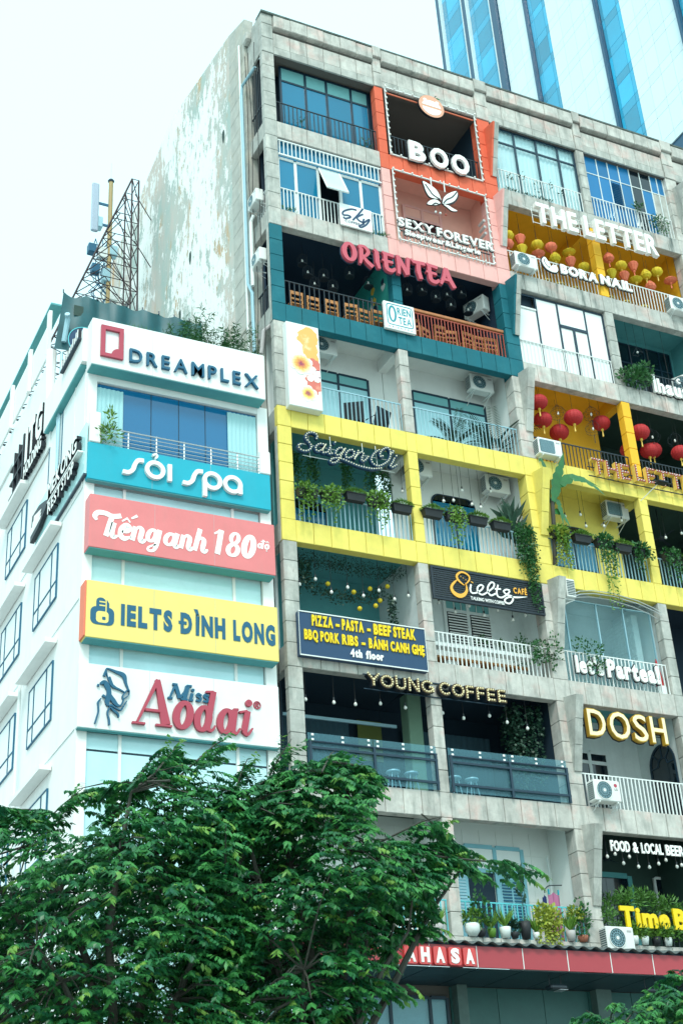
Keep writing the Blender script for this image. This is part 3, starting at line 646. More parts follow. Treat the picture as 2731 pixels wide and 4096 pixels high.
letters(t, 'DREAMPLEX', -4.56, -1.09, 22.42, 22.80, F(-0.45), 0.005, 0.085, 'sign_teal_ink', bold=0.010, gap=0.22, rim='white_letter', rimw=0.03)
t = board('signboard', 'cyan signboard with thin rounded white letters SOI SPA', -5.45, -0.72, 19.05, 20.07, -0.2, 'sign_cyan')
def ring(cx, cz, r, n=14): return [(cx + r * math.cos(i * 2 * math.pi / n), cz + r * math.sin(i * 2 * math.pi / n)) for i in range(n)]
SW = 0.105
def S_(x): return [[(x, 19.36), (x + .14, 19.36), (x + .25, 19.46), (x + .30, 19.62), (x + .38, 19.74), (x + .52, 19.755)]]
for sts in (S_(-4.60), [dict(p=ring(-3.79, 19.56, 0.205), c=True)], [[(-3.86, 19.96), (-3.78, 20.0), (-3.74, 19.95), (-3.79, 19.885)]], [dict(p=[(-3.415, 19.32), (-3.415, 19.79)], s=False)],
            S_(-3.08), [dict(p=ring(-2.31, 19.55, 0.205), c=True), dict(p=[(-2.508, 19.55), (-2.508, 19.08)], s=False)], [dict(p=ring(-1.77, 19.55, 0.205), c=True), dict(p=[(-1.57, 19.55), (-1.57, 19.31)], s=False)]):
    strokes(t, 'letter', sts, F(-0.2), 0.003, 0.09, 'white_letter', wid=SW if len(sts[0]) != 4 or isinstance(sts[0], dict) else 0.05)
t = board('signboard', 'coral red signboard with white script lettering about an English course', -5.42, -0.75, 17.13, 18.53, -0.4, 'sign_red')
O = lambda cx, cy, rx, ry, w, sl=0.0: dict(p=[(cx + rx * math.cos(i * math.pi / 6) + sl * ry * math.sin(i * math.pi / 6), cy + ry * math.sin(i * math.pi / 6), w * (0.75 + 0.45 * abs(math.cos(i * math.pi / 6)))) for i in range(12)], c=True)
SCR = {'T': [[(.62, .95), (.52, .5), (.42, 0)], [(.02, .62, .1), (-.06, .78), (.06, .95), (.35, .96), (.62, .88), (.95, .96)]],
       'i': [[(.06, .62), (.0, .2), (.07, .02), (.25, .1, .06)]],
       'ê': [[(.08, .28, .08), (.28, .36), (.37, .5), (.24, .6), (.06, .42), (.04, .14), (.2, .02), (.44, .14, .06)], dict(p=[(.06, .74, .06), (.25, .90, .09), (.38, .74, .06)], s=False), dict(p=[(.42, .92, .07), (.64, 1.08, .12)], s=False)],
       'n': [[(.1, .6), (.0, .0)], [(.03, .3, .08), (.2, .58, .12), (.36, .5), (.31, .12), (.4, .02), (.56, .14, .06)]],
       'g': [O(.2, .34, .15, .25, .15, .2), [(.5, .62), (.4, .0), (.3, -.28, .12), (.1, -.32, .1), (.1, -.18, .08), (.38, -.02, .06)]],
       'a': [O(.22, .31, .18, .25, .16, .2), [(.52, .62), (.43, .14), (.5, .02), (.66, .12, .06)]],
       'h': [[(.2, 1.0), (.0, .0)], [(.04, .3, .08), (.22, .58, .12), (.38, .5), (.33, .12), (.42, .02), (.56, .12, .06)]],
       '1': [[(.0, .80, .06), (.2, .93, .1)], [(.26, .98), (.14, 0)]],
       '8': [O(.28, .74, .14, .2, .13, .15), O(.22, .26, .18, .22, .15, .15)], '0': [O(.26, .5, .17, .42, .19, .15)],
       'đ': [O(.22, .31, .16, .25, .16, .2), [(.58, 1.0), (.45, .0)], dict(p=[(.3, .8, .09), (.8, .84, .09)], s=False)],
       'ộ': [O(.24, .31, .17, .25, .16, .2), dict(p=[(.1, .74, .07), (.28, .90, .1), (.42, .74, .07)], s=False), [(.2, -.2, .14), (.22, -.12, .14)]]}
def script(parent, text, adv, x, z, s, fr, w, dep, m, wid=0.2):
    for ch, a in zip(text, adv):
        if ch != ' ': strokes(parent, 'letter', SCR[ch], fr, w, dep, m, s, s, x, z, wid, shear=0.05)
        x += a * s
script(t, 'Tiêng', (.64, .30, .5, .56, .6), -5.28, 17.46, 0.62, F(-0.4), 0.0, 0.008, 'white_letter')
script(t, 'anh', (.68, .58, .6), -3.60, 17.46, 0.60, F(-0.4), 0.0, 0.008, 'white_letter')
script(t, '180', (.50, .56, .6), -2.36, 17.46, 0.68, F(-0.4), 0.0, 0.008, 'white_letter')
script(t, 'độ', (.72, .5), -1.21, 17.80, 0.25, F(-0.4), 0.0, 0.008, 'white_letter')
t = board('signboard', 'yellow signboard with a bottle emblem and heavy teal capitals', -5.43, -0.75, 14.87, 16.28, -0.4, 'sign_yellow')
MB().box(-5.47, -5.435, -0.39, -0.02, 14.9, 16.26).obj('side_panel', 'lantern_coral', t)
em = MB(); fr = F(-0.4)
def rrect(x0, x1, z0, z1, r, n=4):
    P = []
    for cx, cz, a0 in ((x1 - r, z0 + r, -90), (x1 - r, z1 - r, 0), (x0 + r, z1 - r, 90), (x0 + r, z0 + r, 180)):
        P += [(cx + r * math.cos(R(a0 + 90 * i / n)), cz + r * math.sin(R(a0 + 90 * i / n))) for i in range(n + 1)]
    return P
em.prism(rrect(-5.33, -4.78, 15.20, 15.64, .13), fr, 0.002, 0.010); em.prism(rrect(-5.20, -4.98, 15.5, 15.87, .1), fr, 0.0015, 0.009); em.prism([(-4.955, 15.55), (-4.90, 15.5), (-4.90, 15.74), (-4.955, 15.83)], fr, .0015, .011); em.obj('emblem', 'sign_teal_ink', t)
em = MB(); em.prism(rrect(-5.20, -4.91, 15.25, 15.53, .08), fr, 0.011, 0.014)
for z in (15.66, 15.75): em.box(-5.13, -4.99, -0.413, -0.409, z, z + 0.03)
em.box(-4.985, -4.96, -.4135, -.409, 15.5, 15.85); em.obj('emblem_cutout', 'sign_yellow', t)
MB().prism(rrect(-5.06, -4.98, 15.32, 15.40, .02), fr, 0.0145, 0.018).obj('emblem_dot', 'sign_teal_ink', t)
letters(t, 'IELTS', -4.62, -3.40, 15.29, 15.75, fr, 0.002, 0.012, 'sign_teal_ink', bold=0.055, gap=0.13)
letters(t, 'ĐÌNH', -3.20, -2.10, 15.29, 15.75, fr, 0.002, 0.012, 'sign_teal_ink', bold=0.055, gap=0.13); letters(t, 'LONG', -1.90, -0.84, 15.29, 15.75, fr, 0.002, 0.012, 'sign_teal_ink', bold=0.055, gap=0.13)
t = board('signboard', 'white signboard with crimson serif lettering and a dancer emblem, lowest on corner building', -5.49, -0.71, 12.82, 14.33, -0.2, 'lb_board')
em = MB()
for i, s in enumerate(FIGURE): ribbon(em, s, F(-0.2), 0.01, 0.05 + i * 0.002)
em.obj('emblem', 'sign_teal_ink', t)
fr = F(-0.2); AD = 0.075
SER = lambda x0, x1, z: dict(p=[(x0, z, .045), (x1, z, .045)], s=False)
L_ = lambda *p: dict(p=list(p), s=False)
for sts in ([L_((-4.16, 13.06, .05), (-3.69, 14.10, .09)), L_((-3.70, 14.10, .12), (-3.50, 13.06, .21)), L_((-3.98, 13.36, .06), (-3.56, 13.36, .06)), SER(-4.28, -3.98, 13.03), SER(-3.74, -3.36, 13.03)],
            [O(-3.09, 13.33, .16, .29, .14, .15)],
            [O(-2.62, 13.30, .14, .27, .13, .15), L_((-2.36, 13.98, .14), (-2.50, 13.25, .14), (-2.52, 13.06, .12)), [(-2.53, 13.08, .12), (-2.42, 13.03, .06), (-2.33, 13.16, .04)], L_((-2.55, 13.95, .05), (-2.36, 13.97, .05))],
            [O(-2.07, 13.30, .14, .26, .13, .15), L_((-1.84, 13.60, .13), (-1.92, 13.06, .13)), [(-1.93, 13.08, .12), (-1.82, 13.03, .06), (-1.73, 13.16, .04)], L_((-1.88, 13.60, .05), (-1.76, 13.61, .05))],
            [L_((-1.53, 13.60, .14), (-1.63, 13.10, .14)), [(-1.64, 13.12, .13), (-1.55, 13.03, .07), (-1.42, 13.2, .04)], L_((-1.74, 13.55, .05), (-1.54, 13.60, .05)), dict(p=ring(-1.50, 13.80, .04, 8), c=True)]):
    strokes(t, 'letter', [dict(s, p=[(a[0], a[1], a[2] * 1.0) for a in s['p']]) if isinstance(s, dict) and len(s['p'][0]) > 2 else s for s in sts], fr, 0.012, AD, 'sign_crimson', wid=0.085)
for sts in ([L_((-3.40, 13.72, .04), (-3.27, 14.05, .05)), L_((-3.27, 14.06, .09), (-3.17, 13.73, .09)), L_((-3.17, 13.73, .05), (-2.95, 14.04, .05)), L_((-2.98, 14.04, .1), (-3.06, 13.72, .1)), SER(-3.45, -3.34, 13.71), SER(-3.14, -2.98, 13.71), SER(-3.34, -3.22, 14.05), SER(-3.0, -2.88, 14.05)],
            [L_((-2.87, 13.88, .07), (-2.91, 13.72, .07)), SER(-2.95, -2.85, 13.715), dict(p=ring(-2.85, 13.96, .018, 6), c=True)],
            [[(-2.64, 13.85, .04), (-2.72, 13.89, .05), (-2.75, 13.84, .055), (-2.67, 13.79, .06), (-2.69, 13.72, .05), (-2.78, 13.73, .04)]], [[(-2.47, 13.85, .04), (-2.55, 13.89, .05), (-2.58, 13.84, .055), (-2.50, 13.79, .06), (-2.52, 13.72, .05), (-2.61, 13.73, .04)]]):
    strokes(t, 'letter', sts, fr, 0.012, 0.05, 'sign_teal_ink', wid=0.04)
letters(t, '®', -1.37, -1.18, 13.70, 13.88, fr, 0.004, 0.03, 'sign_crimson', bold=0.01, name='mark')

# ---- side of the white building
XS = -5.45; fs_ = SIDE(XS)
def side_window(y0, y1, z0, z1, ledge=True):
    w = MB().box(XS + 0.015, XS + 0.018, y0, y1, z0, z1).obj('window', 'lb_glass', LB)
    fw = 0.028
    for a in ((y0, y0 + fw, z0, z1), (y1 - fw, y1, z0, z1), (y0 + fw, y1 - fw, z0, z0 + fw), (y0 + fw, y1 - fw, z1 - fw, z1), (y0 + .5, y0 + .5 + fw, z0 + fw, z1 - fw), (y1 - .5, y1 - .5 + fw, z0 + fw, z1 - fw), (y0 + fw, y0 + .5, z0 + .45, z0 + .48), (y0 + .53, y1 - .5, z0 + .45, z0 + .48), (y1 - .47, y1 - fw, z0 + .45, z0 + .48)):
        MB().box(XS - 0.03, XS + 0.014, a[0], a[1], a[2], a[3]).obj('frame_bar', 'sign_teal_ink', w)
    ys = [y0 + fw, y0 + .5, y1 - .5, y1 - fw]
    for a, c in ((y0 + fw, y0 + .49), (y0 + .54, y1 - .51), (y1 - .46, y1 - fw)):
        MB().box(XS - .012, XS + .013, a + .01, c - .01, z0 + .49, z1 - .035).obj('pane', 'panel_white', w); MB().box(XS - .012, XS + .013, a + .01, c - .01, z0 + .035, z0 + .44).obj('pane', 'panel_white', w)
    if ledge: MB().box(XS - 0.28, XS - .001, y0 - 0.22, y1 + 0.45, z1 + 0.36, z1 + 0.47).obj('ledge', 'lb_white', w)
MB().box(XS + 0.019, XS + 0.05, 0.14, 14, 0.1, 22.09).obj('side_wall', 'lb_white', LB)
for y0, y1, tops in ((5.68, 7.82, (21.6, 18.45, 15.32, 12.2, 9.1)), (2.16, 4.30, (18.49, 15.34, 12.2, 9.1)), (9.2, 11.3, (21.6, 18.45, 15.32, 12.2))):
    for zt in tops: side_window(y0, y1, zt - 1.5, zt)
w = MB().box(XS + .010, XS + .0185, 0.15, 3.5, 19.0, 22.45).obj('window', 'lb_glass', LB)
for y in (0.15, 1.05, 2.2, 3.44): MB().box(XS - .02, XS + .0095, y, y + .05, 19.0, 22.4).obj('frame_bar', 'sign_teal_ink' if y > 2 else 'lb_white', w)
for y0, y1 in ((.21, 1.04), (1.11, 2.19), (2.26, 3.43)): MB().box(XS - .008, XS + .0092, y0, y1, 19.0, 22.38).obj('pane', 'panel_white', w)
MB().box(XS - .16, XS + .02, 0.14, 3.52, 22.44, 22.5).obj('soffit', 'teal_wall', LB)
MB().box(XS - .17, XS + .05, -0.02, 3.6, 22.5, 23.5).obj('roof_parapet', 'lb_white', LB)
for yy in (0.10, 1.5, 4.9, 8.5):
    for i in range(6): pass
for z in (18.9, 15.75, 12.6): MB().box(XS - .004, XS + .019, 0.14, 13.9, z + 0.30, z + 0.305).obj('render_joint', 'pale_wall', LB)
MB().path([(XS - .1, 4.95, 3), (XS - .1, 4.95, 15.9), (XS - .06, 4.8, 16.2)], 0.045, 8).obj('drain_pipe', 'white_metal', LB)
pp = MB().path([(XS - .06, 2.45, 24.4), (XS - .06, 2.45, 20.7)], 0.035, 8); pp.path([(XS - .08, 2.56, 22.4), (XS - .05, 2.5, 20.7)], 0.02, 6); pp.path([(XS - .07, 2.3, 22.3), (XS - .07, 2.33, 20.7)], 0.015, 6); pp.obj('conduit', 'blue_metal', LB)
# roof storey in painted sheet along the side
rs = MB().box(-5.40, -5.34, 3.7, 14, 22.1, 25.2).obj('roof_cladding', 'lb_white', LB)
for i in range(5): MB().box(-5.46, -5.405, 3.75 + i * 2.05, 3.75 + i * 2.05 + 2.02, 23.9 + i * .05, 25.15 + i * .05).obj('sheet', 'panel_white', rs)
for i in range(5): MB().box(-5.52, -5.465, 3.9 + i * 2.02, 3.9 + i * 2.02 + 1.99, 25.32 + i * .08, 26.45 + i * .1).obj('sheet', 'panel_white', rs)
for i in range(5): MB().box(-5.62, -5.525, 3.62 + i * 2.1, 3.82 + i * 2.1, 25.2, 26.62 + i * .06).obj('post', 'lb_white', rs)
MB().box(-5.56, -5.2, 3.7, 14, 26.9, 26.96).obj('eave', 'teal_wall', rs)
MB().path([(-5.5, 3.62, 25.2), (-5.5, 3.56, 23.9), (-5.54, 3.42, 23.3), (-5.54, 3.38, 22.7)], 0.15, 10, .05).obj('vent_duct', 'lb_white', LB)
MB().path([(-5.35, 2.9, 25.1), (-5.32, 2.7, 25.75), (-5.38, 2.55, 25.8)], 0.075, 8).obj('vent_pipe', 'blue_metal', LB)
# side signs
t = thing('signboard', 'white ITG HOLDING panel with deep black edged letters on side wall', 'sign', (-5.5, 5.4, 21.9), SG)
MB().box(-5.50, -5.452, 3.35, 7.6, 21.95, 23.85).obj('board', 'panel_white', t)
fr = SIDE(-5.50)
def edged(text, u0, u1, z0, z1, b): letters(t, text, u0, u1, z0, z1, fr, 0.02, 0.12, 'black_letter', bold=b, gap=.1); letters(t, text, u0, u1, z0, z1, fr, 0.142, 0.006, 'white_letter', bold=b, gap=.1, name='letter_face')
edged('I', -5.5, -5.25, 22.65, 23.6, .06); edged('T', -5.15, -4.5, 22.65, 23.6, .05); edged('G', -4.4, -3.72, 22.65, 23.6, .05); edged('HOLDING', -5.55, -3.7, 22.15, 22.5, .03)
gr = MB()
for i in range(3): gr.box(-5.63, -5.505, 5.85, 7.3, 22.35 + i * .48, 22.40 + i * .48); gr.box(-5.625, -5.506, 5.85 + i * .5, 5.9 + i * .5, 22.36, 23.75)
gr.box(-5.64, -5.507, 5.74, 5.85, 22.34, 23.76); gr.obj('emblem', 'black_letter', t)
MB().box(-5.512, -5.508, 5.9, 7.28, 22.41, 23.74).obj('emblem_face', 'white_letter', t)
t = thing('signboard', 'pale glass panel with black edged MEKONG REST STOP letters at the building corner', 'sign', (-5.5, 2, 19.2), SG)
mat('aqua_panel', (0.50, 0.80, 0.82), rough=0.15)
MB().box(-5.505, -5.455, -0.15, 4.36, 19.2, 20.62).obj('board', 'aqua_panel', t); MB().box(-5.53, -5.45, -0.16, 4.37, 19.14, 19.195).obj('bottom_rail', 'dark_frame', t)
edged('MEKONG', -2.75, -.15, 20.0, 20.42, .02); edged('REST', -2.65, -1.5, 19.5, 19.8, .02); edged('STOP', -1.38, -.35, 19.5, 19.8, .02)
em = MB().prism([(-4.4, 19.55), (-3.6, 19.62), (-2.9, 19.85), (-2.75, 20.0), (-3.0, 20.1), (-3.6, 20.28), (-4.3, 20.3)], fr, 0.02, 0.13); em.obj('emblem', 'black_letter', t)
em = MB()
for a in (0, .12, .24): em.prism([(-4.38 + a, 19.72 + a * .3), (-3.4, 19.78 + a * .8), (-3.3, 19.83 + a * .8), (-4.3 + a, 19.95 + a)], fr, 0.132 + a * .01, 0.138 + a * .01)
em.box(-5.64, -5.507, 0.02, 2.75, 19.87, 19.91); em.obj('emblem_face', 'white_letter', t)
# rooftop disc and small lettering
t = thing('round_sign', 'dark blue round rooftop sign with a white numeral two', 'sign', (-5.42, 1.0, 23.2), SG)
fr = FR((-5.3, 0.9, 23.75)); MB().prism([(0.46 * math.cos(i * math.pi / 14), 0.46 * math.sin(i * math.pi / 14)) for i in range(28)], fr, -0.06, 0.0).obj('disc', 'sign_blue', t)
em = MB(); ribbon(em, ring(0, 0, .455, 28), fr, 0.0, 0.015, .02, True); em.obj('rim', 'aqua_metal', t)
strokes(t, 'numeral', [[(-.14, .12), (-.08, .2), (.04, .2), (.06, .1), (-.02, -.08), (-.16, -.32)], [(-.16, -.31), (-.05, -.2), (.04, -.18)]], fr, 0.002, 0.01, 'white_letter', wid=0.09)
t = thing('parapet_lettering', 'white black edged lettering standing on the white parapet ledge', 'sign', (-5.5, 1, 23.4), SG)
MB().box(-5.72, -5.63, 0.1, 1.75, 23.22, 23.27).obj('ledge', 'dark_frame', t)
fr = SIDE(-5.63)
for i in range(11):
    y = -1.7 + i * 0.145; h = 0.30 if i in (0, 3, 7, 9, 10) else 0.22
    m1 = MB().prism(rrect(y, y + .1, 23.28, 23.28 + h, .03), fr, 0.0, 0.07).obj('letter', 'black_letter', t); MB().prism(rrect(y + .01, y + .09, 23.29, 23.27 + h, .03), fr, 0.071, 0.076).obj('letter_face', 'white_letter', m1)
# tarpaulin sagging between hooks along the roof
tp = thing('tarpaulin', 'teal tarpaulin with a scalloped top edge strung along the white roof', 'tarpaulin', (-3.6, 3, 25))
pts = [-5.40, -4.75, -4.41, -4.04, -3.56, -3.08, -2.59, -2.12, -1.66, -1.30]; mb = MB(); cols = []
for a, c in zip(pts, pts[1:]):
    for i in range(6):
        q = i / 6; sag = (c - a) * 0.22 * math.sin(math.pi * q); cols.append((a + (c - a) * q, 26.88 - sag, 0.05 * math.sin(math.pi * q)))
cols.append((pts[-1], 26.88, 0)); rows = 8
for j in range(rows):
    v = j / (rows - 1)
    for x, zt, bl in cols:
        mb.v.append((x - (0.18 * v if x < -5.2 else 0), 3.0 - bl * (1 - v) - 0.10 * math.sin(v * 3.0) + 0.05 * math.sin(x * 7 + v * 2), zt + (24.9 - zt) * v))
n = len(cols)
for j in range(rows - 1):
    for i in range(n - 1): mb.f.append((j * n + i, j * n + i + 1, (j + 1) * n + i + 1, (j + 1) * n + i))
mb.obj('sheet', 'tarp', tp, True)
hk = MB()
for x in pts: hk.tube((x, 3.0, 26.85), (x, 3.02, 26.97), 0.02, 6)
hk.obj('hooks', 'dark_frame', tp)
MB().prism(rrect(-5.12, -4.85, 26.05, 26.4, .01), FR((0, 2.86, 0)), 0, .004).obj('printed_label', 'dark_green', tp)
# ------------------------------------------------------------------ windows and doors of the block of flats
def grid_window(xs, zs, y, frame, glass, fw=0.045, depth=0.06, parent=None, name='window', skip=()):
    """frame bars on every grid line, one pane per opening; glass is a material or f(i, j)"""
    x0, x1, z0, z1 = xs[0], xs[-1], zs[0], zs[-1]
    w = MB().box(x0 - fw / 2, x0 + fw / 2, y, y + depth, z0, z1).obj(name, frame, parent or BLD)
    for x in xs[1:]: MB().box(x - fw / 2, x + fw / 2, y, y + depth, z0, z1).obj('frame_bar', frame, w)
    for j, z in enumerate(zs):
        for a, c in zip(xs, xs[1:]): MB().box(a + fw / 2 + .001, c - fw / 2 - .001, y + 0.004, y + depth - .004, z - fw / 2, z + fw / 2).obj('frame_bar', frame, w)
    for i, (a, c) in enumerate(zip(xs, xs[1:])):
        for j, (p, q) in enumerate(zip(zs, zs[1:])):
            if (i, j) in skip: continue
            g = glass(i, j) if callable(glass) else glass
            MB().box(a + fw / 2 + .002, c - fw / 2 - .002, y + depth * .4, y + depth * .6, p + fw / 2 + .002, q - fw / 2 - .002).obj('pane', g, w)
    return w
mat('blind_teal', (0.16, 0.42, 0.44), rough=0.6, var=0.08)
# topmost row, corner unit
grid_window([0.42, 1.27, 2.0, 2.86, 3.46], [32.62, 34.86, 35.44], 0.42, 'dark_frame', lambda i, j: 'blind_teal' if j else 'glass_blue', 0.07)
for i in range(5):
    MB().box(0.9 + i * .55, 1.25 + i * .55, 0.30, 0.40, ZB(9) + .3, ZB(9) + .39).obj('ceiling_tile', 'pale_wall', BLD)
# second row, corner unit: white barred fanlight, white window with one casement pushed out
w7 = grid_window([0.06, 0.62, 1.36, 2.08, 2.77, 3.44], [29.24, 31.30], 0.12, 'white_metal', 'glass_blue', 0.09, skip=((2, 0),))
cs = MB(); A = Vector((1.38, 0.08, 31.28)); Bv = Vector((2.06, 0.08, 31.28)); dn = Vector((0, -0.48, -1.13))
mat('glass_bright', (0.55, 0.78, 0.82), rough=0.08, spec=0.8)
for p, q, r_ in ((A, A + dn, .03), (Bv, Bv + dn, .03), (A, Bv, .03), (A + dn, Bv + dn, .03)): cs.tube(p, q, r_, 4)
cs = cs.obj('casement', 'white_metal', w7); MB().add([A, A + dn, Bv + dn, Bv, A + Vector((0, .012, 0)), A + dn + Vector((0, .012, 0)), Bv + dn + Vector((0, .012, 0)), Bv + Vector((0, .012, 0))], [(0, 1, 2, 3), (7, 6, 5, 4)]).obj('pane', 'glass_bright', cs)
MB().box(0.05, 3.46, .02, .06, 31.90, 31.94).obj('fanlight_rail', 'white_metal', w7); MB().box(0.05, 3.46, .02, .06, 31.35, 31.40).obj('fanlight_rail', 'white_metal', w7)
for i in range(26): MB().box(0.09 + i * .131, 0.115 + i * .131, .026, .054, 31.40, 31.90).obj('fanlight_bar', 'white_metal', w7)
MB().box(0.05, 3.46, .13, .14, 31.34, 31.97).obj('fanlight_glass', 'glass_blue', w7)
# pink unit: panelled double door with small panes
d7 = grid_window([4.8, 5.45, 6.12], [29.2, 30.8, 31.35, 31.8], 1.07, 'pink_paint', lambda i, j: 'glass_dark' if j == 1 else 'pink_wall', 0.09)
# white curtained unit
c8 = grid_window([7.80, 8.73, 9.60, 10.46, 11.12], [32.62, 34.78, 35.38], 0.12, 'dark_frame', 'glass_clear', 0.06)
curtain(7.76, 11.14, 0.24, 32.6, 35.4, 'curtain', c8, folds=0.16, amp=0.035)
# patchwork window of the last unit on the top row
xs4 = [11.50, 12.06, 12.52, 12.97, 13.42, 13.86, 14.30, 14.60, 14.86]
w = grid_window(xs4, [32.7, 34.66, 35.50], 0.14, 'pale_wall', lambda i, j: 'glass_dark' if (i in (4, 5) and j == 1) or i == 4 else ('concrete_grey' if i > 5 and j == 0 else 'pane_blue'), 0.03)
for i in range(13): MB().add([(12.56, .10, 33.55 + i * .08), (12.94, .10, 33.55 + i * .08), (12.94, .15, 33.61 + i * .08), (12.56, .15, 33.61 + i * .08)], [(0, 1, 2, 3)]).obj('louvre_slat', 'blue_metal', w)
# white panel front on the row below the lantern balconies
w6 = grid_window([7.78, 8.60, 9.40, 10.42, 11.12], [25.85, 28.52], 0.12, 'dark_frame', 'panel_white', 0.06, skip=((0, 0), (2, 0)))
MB().box(7.78, 8.57, .135, .155, 25.86, 28.0).obj('pane', 'panel_white', w6)
MB().box(9.43, 10.39, .135, .155, 27.72, 28.49).obj('pane', 'panel_white', w6); MB().box(9.43, 9.87, .135, .155, 25.9, 27.6).obj('pane', 'panel_white', w6); MB().box(9.93, 10.39, .135, .155, 25.9, 27.6).obj('pane', 'panel_white', w6)
MB().box(9.43, 10.39, .10, .17, 27.60, 27.70).obj('frame_bar', 'dark_frame', w6); MB().box(9.86, 9.94, .10, .17, 25.9, 27.6).obj('frame_bar', 'dark_frame', w6)
MB().box(7.78, 8.57, .10, .17, 27.98, 28.04).obj('frame_bar', 'white_metal', w6); MB().box(7.8, 8.58, .30, .32, 28.0, 28.6).obj('gap_shade', 'interior_shade', w6)  # last box: dark sheet standing in for the shade inside the gap
# teal unit window
grid_window([11.9, 12.5, 13.1, 13.7, 14.3, 14.75], [26.6, 27.3, 28.0, 28.75], 1.42, 'dark_frame', 'glass_dark', 0.05)
# white row windows
for x0, x1 in ((1.2, 3.1), (4.55, 7.0)): grid_window([x0, (x0 + x1) / 2, x1], [22.42, 24.45, 24.80], 1.22, 'dark_frame', lambda i, j: 'blind_teal' if j else 'glass_sky', 0.06)
# rounded windows of the planter row
def round_window(x0, x1, z0, z1, y, r, wall, mirror=False):
    P = [(x0, z0), (x1, z0)] + [(x1 - r + r * math.cos(R(a)), z1 - r + r * math.sin(R(a))) for a in range(0, 91, 15)] + [(x0 + r + r * math.cos(R(a)), z1 - r + r * math.sin(R(a))) for a in range(90, 181, 15)]
    w = MB().prism(P, FRONT(y), -0.03, 0.02).obj('window', 'dark_frame', BLD); n = 3
    mid = (x0 + x1) / 2
    for a, c in ((x0 + .05, mid - .03), (mid + .03, x1 - .05)):
        for p, q in ((z0 + .05, z0 + .75), (z0 + .8, z1 - r)): MB().box(a, c, y - .035, y - .022, p, q).obj('pane', 'glass_blue', w)
    MB().prism([(p[0] * .94 + mid * .06, (p[1] - z1) * .9 + z1 - .04 if p[1] > z1 - r - .001 else z1 - r + .05) for p in P], FRONT(y), .021, .03).obj('pane', 'glass_dark', w)
round_window(4.85, 6.28, 19.0, 21.45, 1.28, .28, 'white_wall'); round_window(8.75, 10.3, 19.0, 21.2, 1.28, .45, 'yellow_wall'); round_window(0.6, 2.0, 19.0, 21.0, 2.18, .3, 'teal_wall')
# lower rows
w = grid_window([4.92, 5.64, 6.36], [15.7, 17.82, 18.15], 1.24, 'pale_wall', lambda i, j: 'glass_dark' if not j else 'blind_teal', 0.09)
for i in range(24):
    for a, c in ((4.99, 5.58), (5.71, 6.30)): MB().box(a, c, 1.21, 1.225, 15.85 + i * .08, 15.885 + i * .08).obj('blind_slat', 'white_metal', w)
for x in (5.2, 5.42, 5.9, 6.12): MB().box(x, x + .02, 1.235, 1.25, 17.84, 18.13).obj('muntin', 'white_metal', w)
grid_window([0.7, 1.5, 2.3], [15.6, 17.0, 17.4], 2.34, 'pale_wall', 'glass_dark', 0.08)
# tall glazing of the tea shop, with its metal arch
w = grid_window([7.80, 8.17, 9.22, 10.12, 11.05], [15.66, 18.2], 0.30, 'blue_metal', 'glass_clear', 0.03)
mat('brick_white', (0.55, 0.62, 0.62), rough=0.85, var=0.15)
bw = MB().box(10.75, 10.95, 0.75, 2.19, 15.6, 18.3).obj('brick_return', 'brick_white', BLD)
for r_ in range(22):
    for c in range(5):
        y0 = 0.77 + c * .29 + (.14 if r_ % 2 else 0)
        if y0 > 1.95: continue
        MB().box(10.735, 10.752, y0, y0 + .275, 15.62 + r_ * .12, 15.725 + r_ * .12).obj('brick', 'brick_white', bw)
ar = MB()
for off, yy in ((0, -.1), (.09, -.1), (0, .12)):
    ar.path([(8.03, yy, 18.0 + off), (8.45, yy, 18.2 + off), (8.9, yy, 18.29 + off), (9.56, yy, 18.31 + off), (10.4, yy, 18.2 + off), (10.9, yy, 18.06 + off), (11.16, yy, 17.95 + off)], .014, 5)
for x, z in ((8.45, 18.2), (9.2, 18.3), (9.9, 18.27), (10.5, 18.17)): ar.tube((x, -.1, z), (x, .12, z), .01, 4)
ar.obj('metal_arch', 'steel', w)
# coffee bar row: dark back with curtains and a pale column
for a, c in ((0.3, 2.6), (4.2, 6.9)): curtain(a, c, 2.85, 12.2, 14.9, 'curtain_dark' if 'curtain_dark' in MATS else mat('curtain_dark', (0.05, 0.12, 0.16), rough=0.9), BLD, folds=.18)
mat('green_column', (0.20, 0.34, 0.24), rough=0.6, var=0.1, streak=.2, scol=(.06, .14, .1)); MB().cbox(3.58, 3.98, 1.35, 1.75, 12.2, 15.3, .02).obj('inner_column', 'green_column', BLD)
MB().box(0.1, 3.3, 1.5, 1.55, 14.35, 14.43).obj('ceiling_rail', 'blue_metal', BLD)
# unit with the golden letters
grid_window([8.9, 9.5, 10.1], [12.2, 14.2, 14.5], 1.95, 'pale_wall', 'glass_dark', 0.10)
P = [(-1.5, 12.4), (-.45, 12.4)] + [(-.975 + .525 * math.cos(R(a)), 13.95 + .55 * math.sin(R(a))) for a in range(0, 181, 15)]
fm = FR((11.2, 0, 0), (0, -1, 0), (0, 0, 1), (-1, 0, 0)); w = MB().prism(P, fm, .0, .03).obj('arched_mirror', 'glass_dark', BLD)
e = MB(); ribbon(e, P, fm, .031, .06, .05, True, False); ribbon(e, [(-.975 + .2 * math.cos(R(a)), 13.95 + .2 * math.sin(R(a))) for a in range(0, 181, 20)], fm, .031, .055, .03)
for a in (0, 45, 90, 135, 180): ribbon(e, [(-.975 + .2 * math.cos(R(a)), 13.95 + .2 * math.sin(R(a))), (-.975 + .52 * math.cos(R(a)), 13.95 + .54 * math.sin(R(a)))], fm, .031, .05, .03, False, False)
e.obj('mirror_frame', 'dark_frame', w)
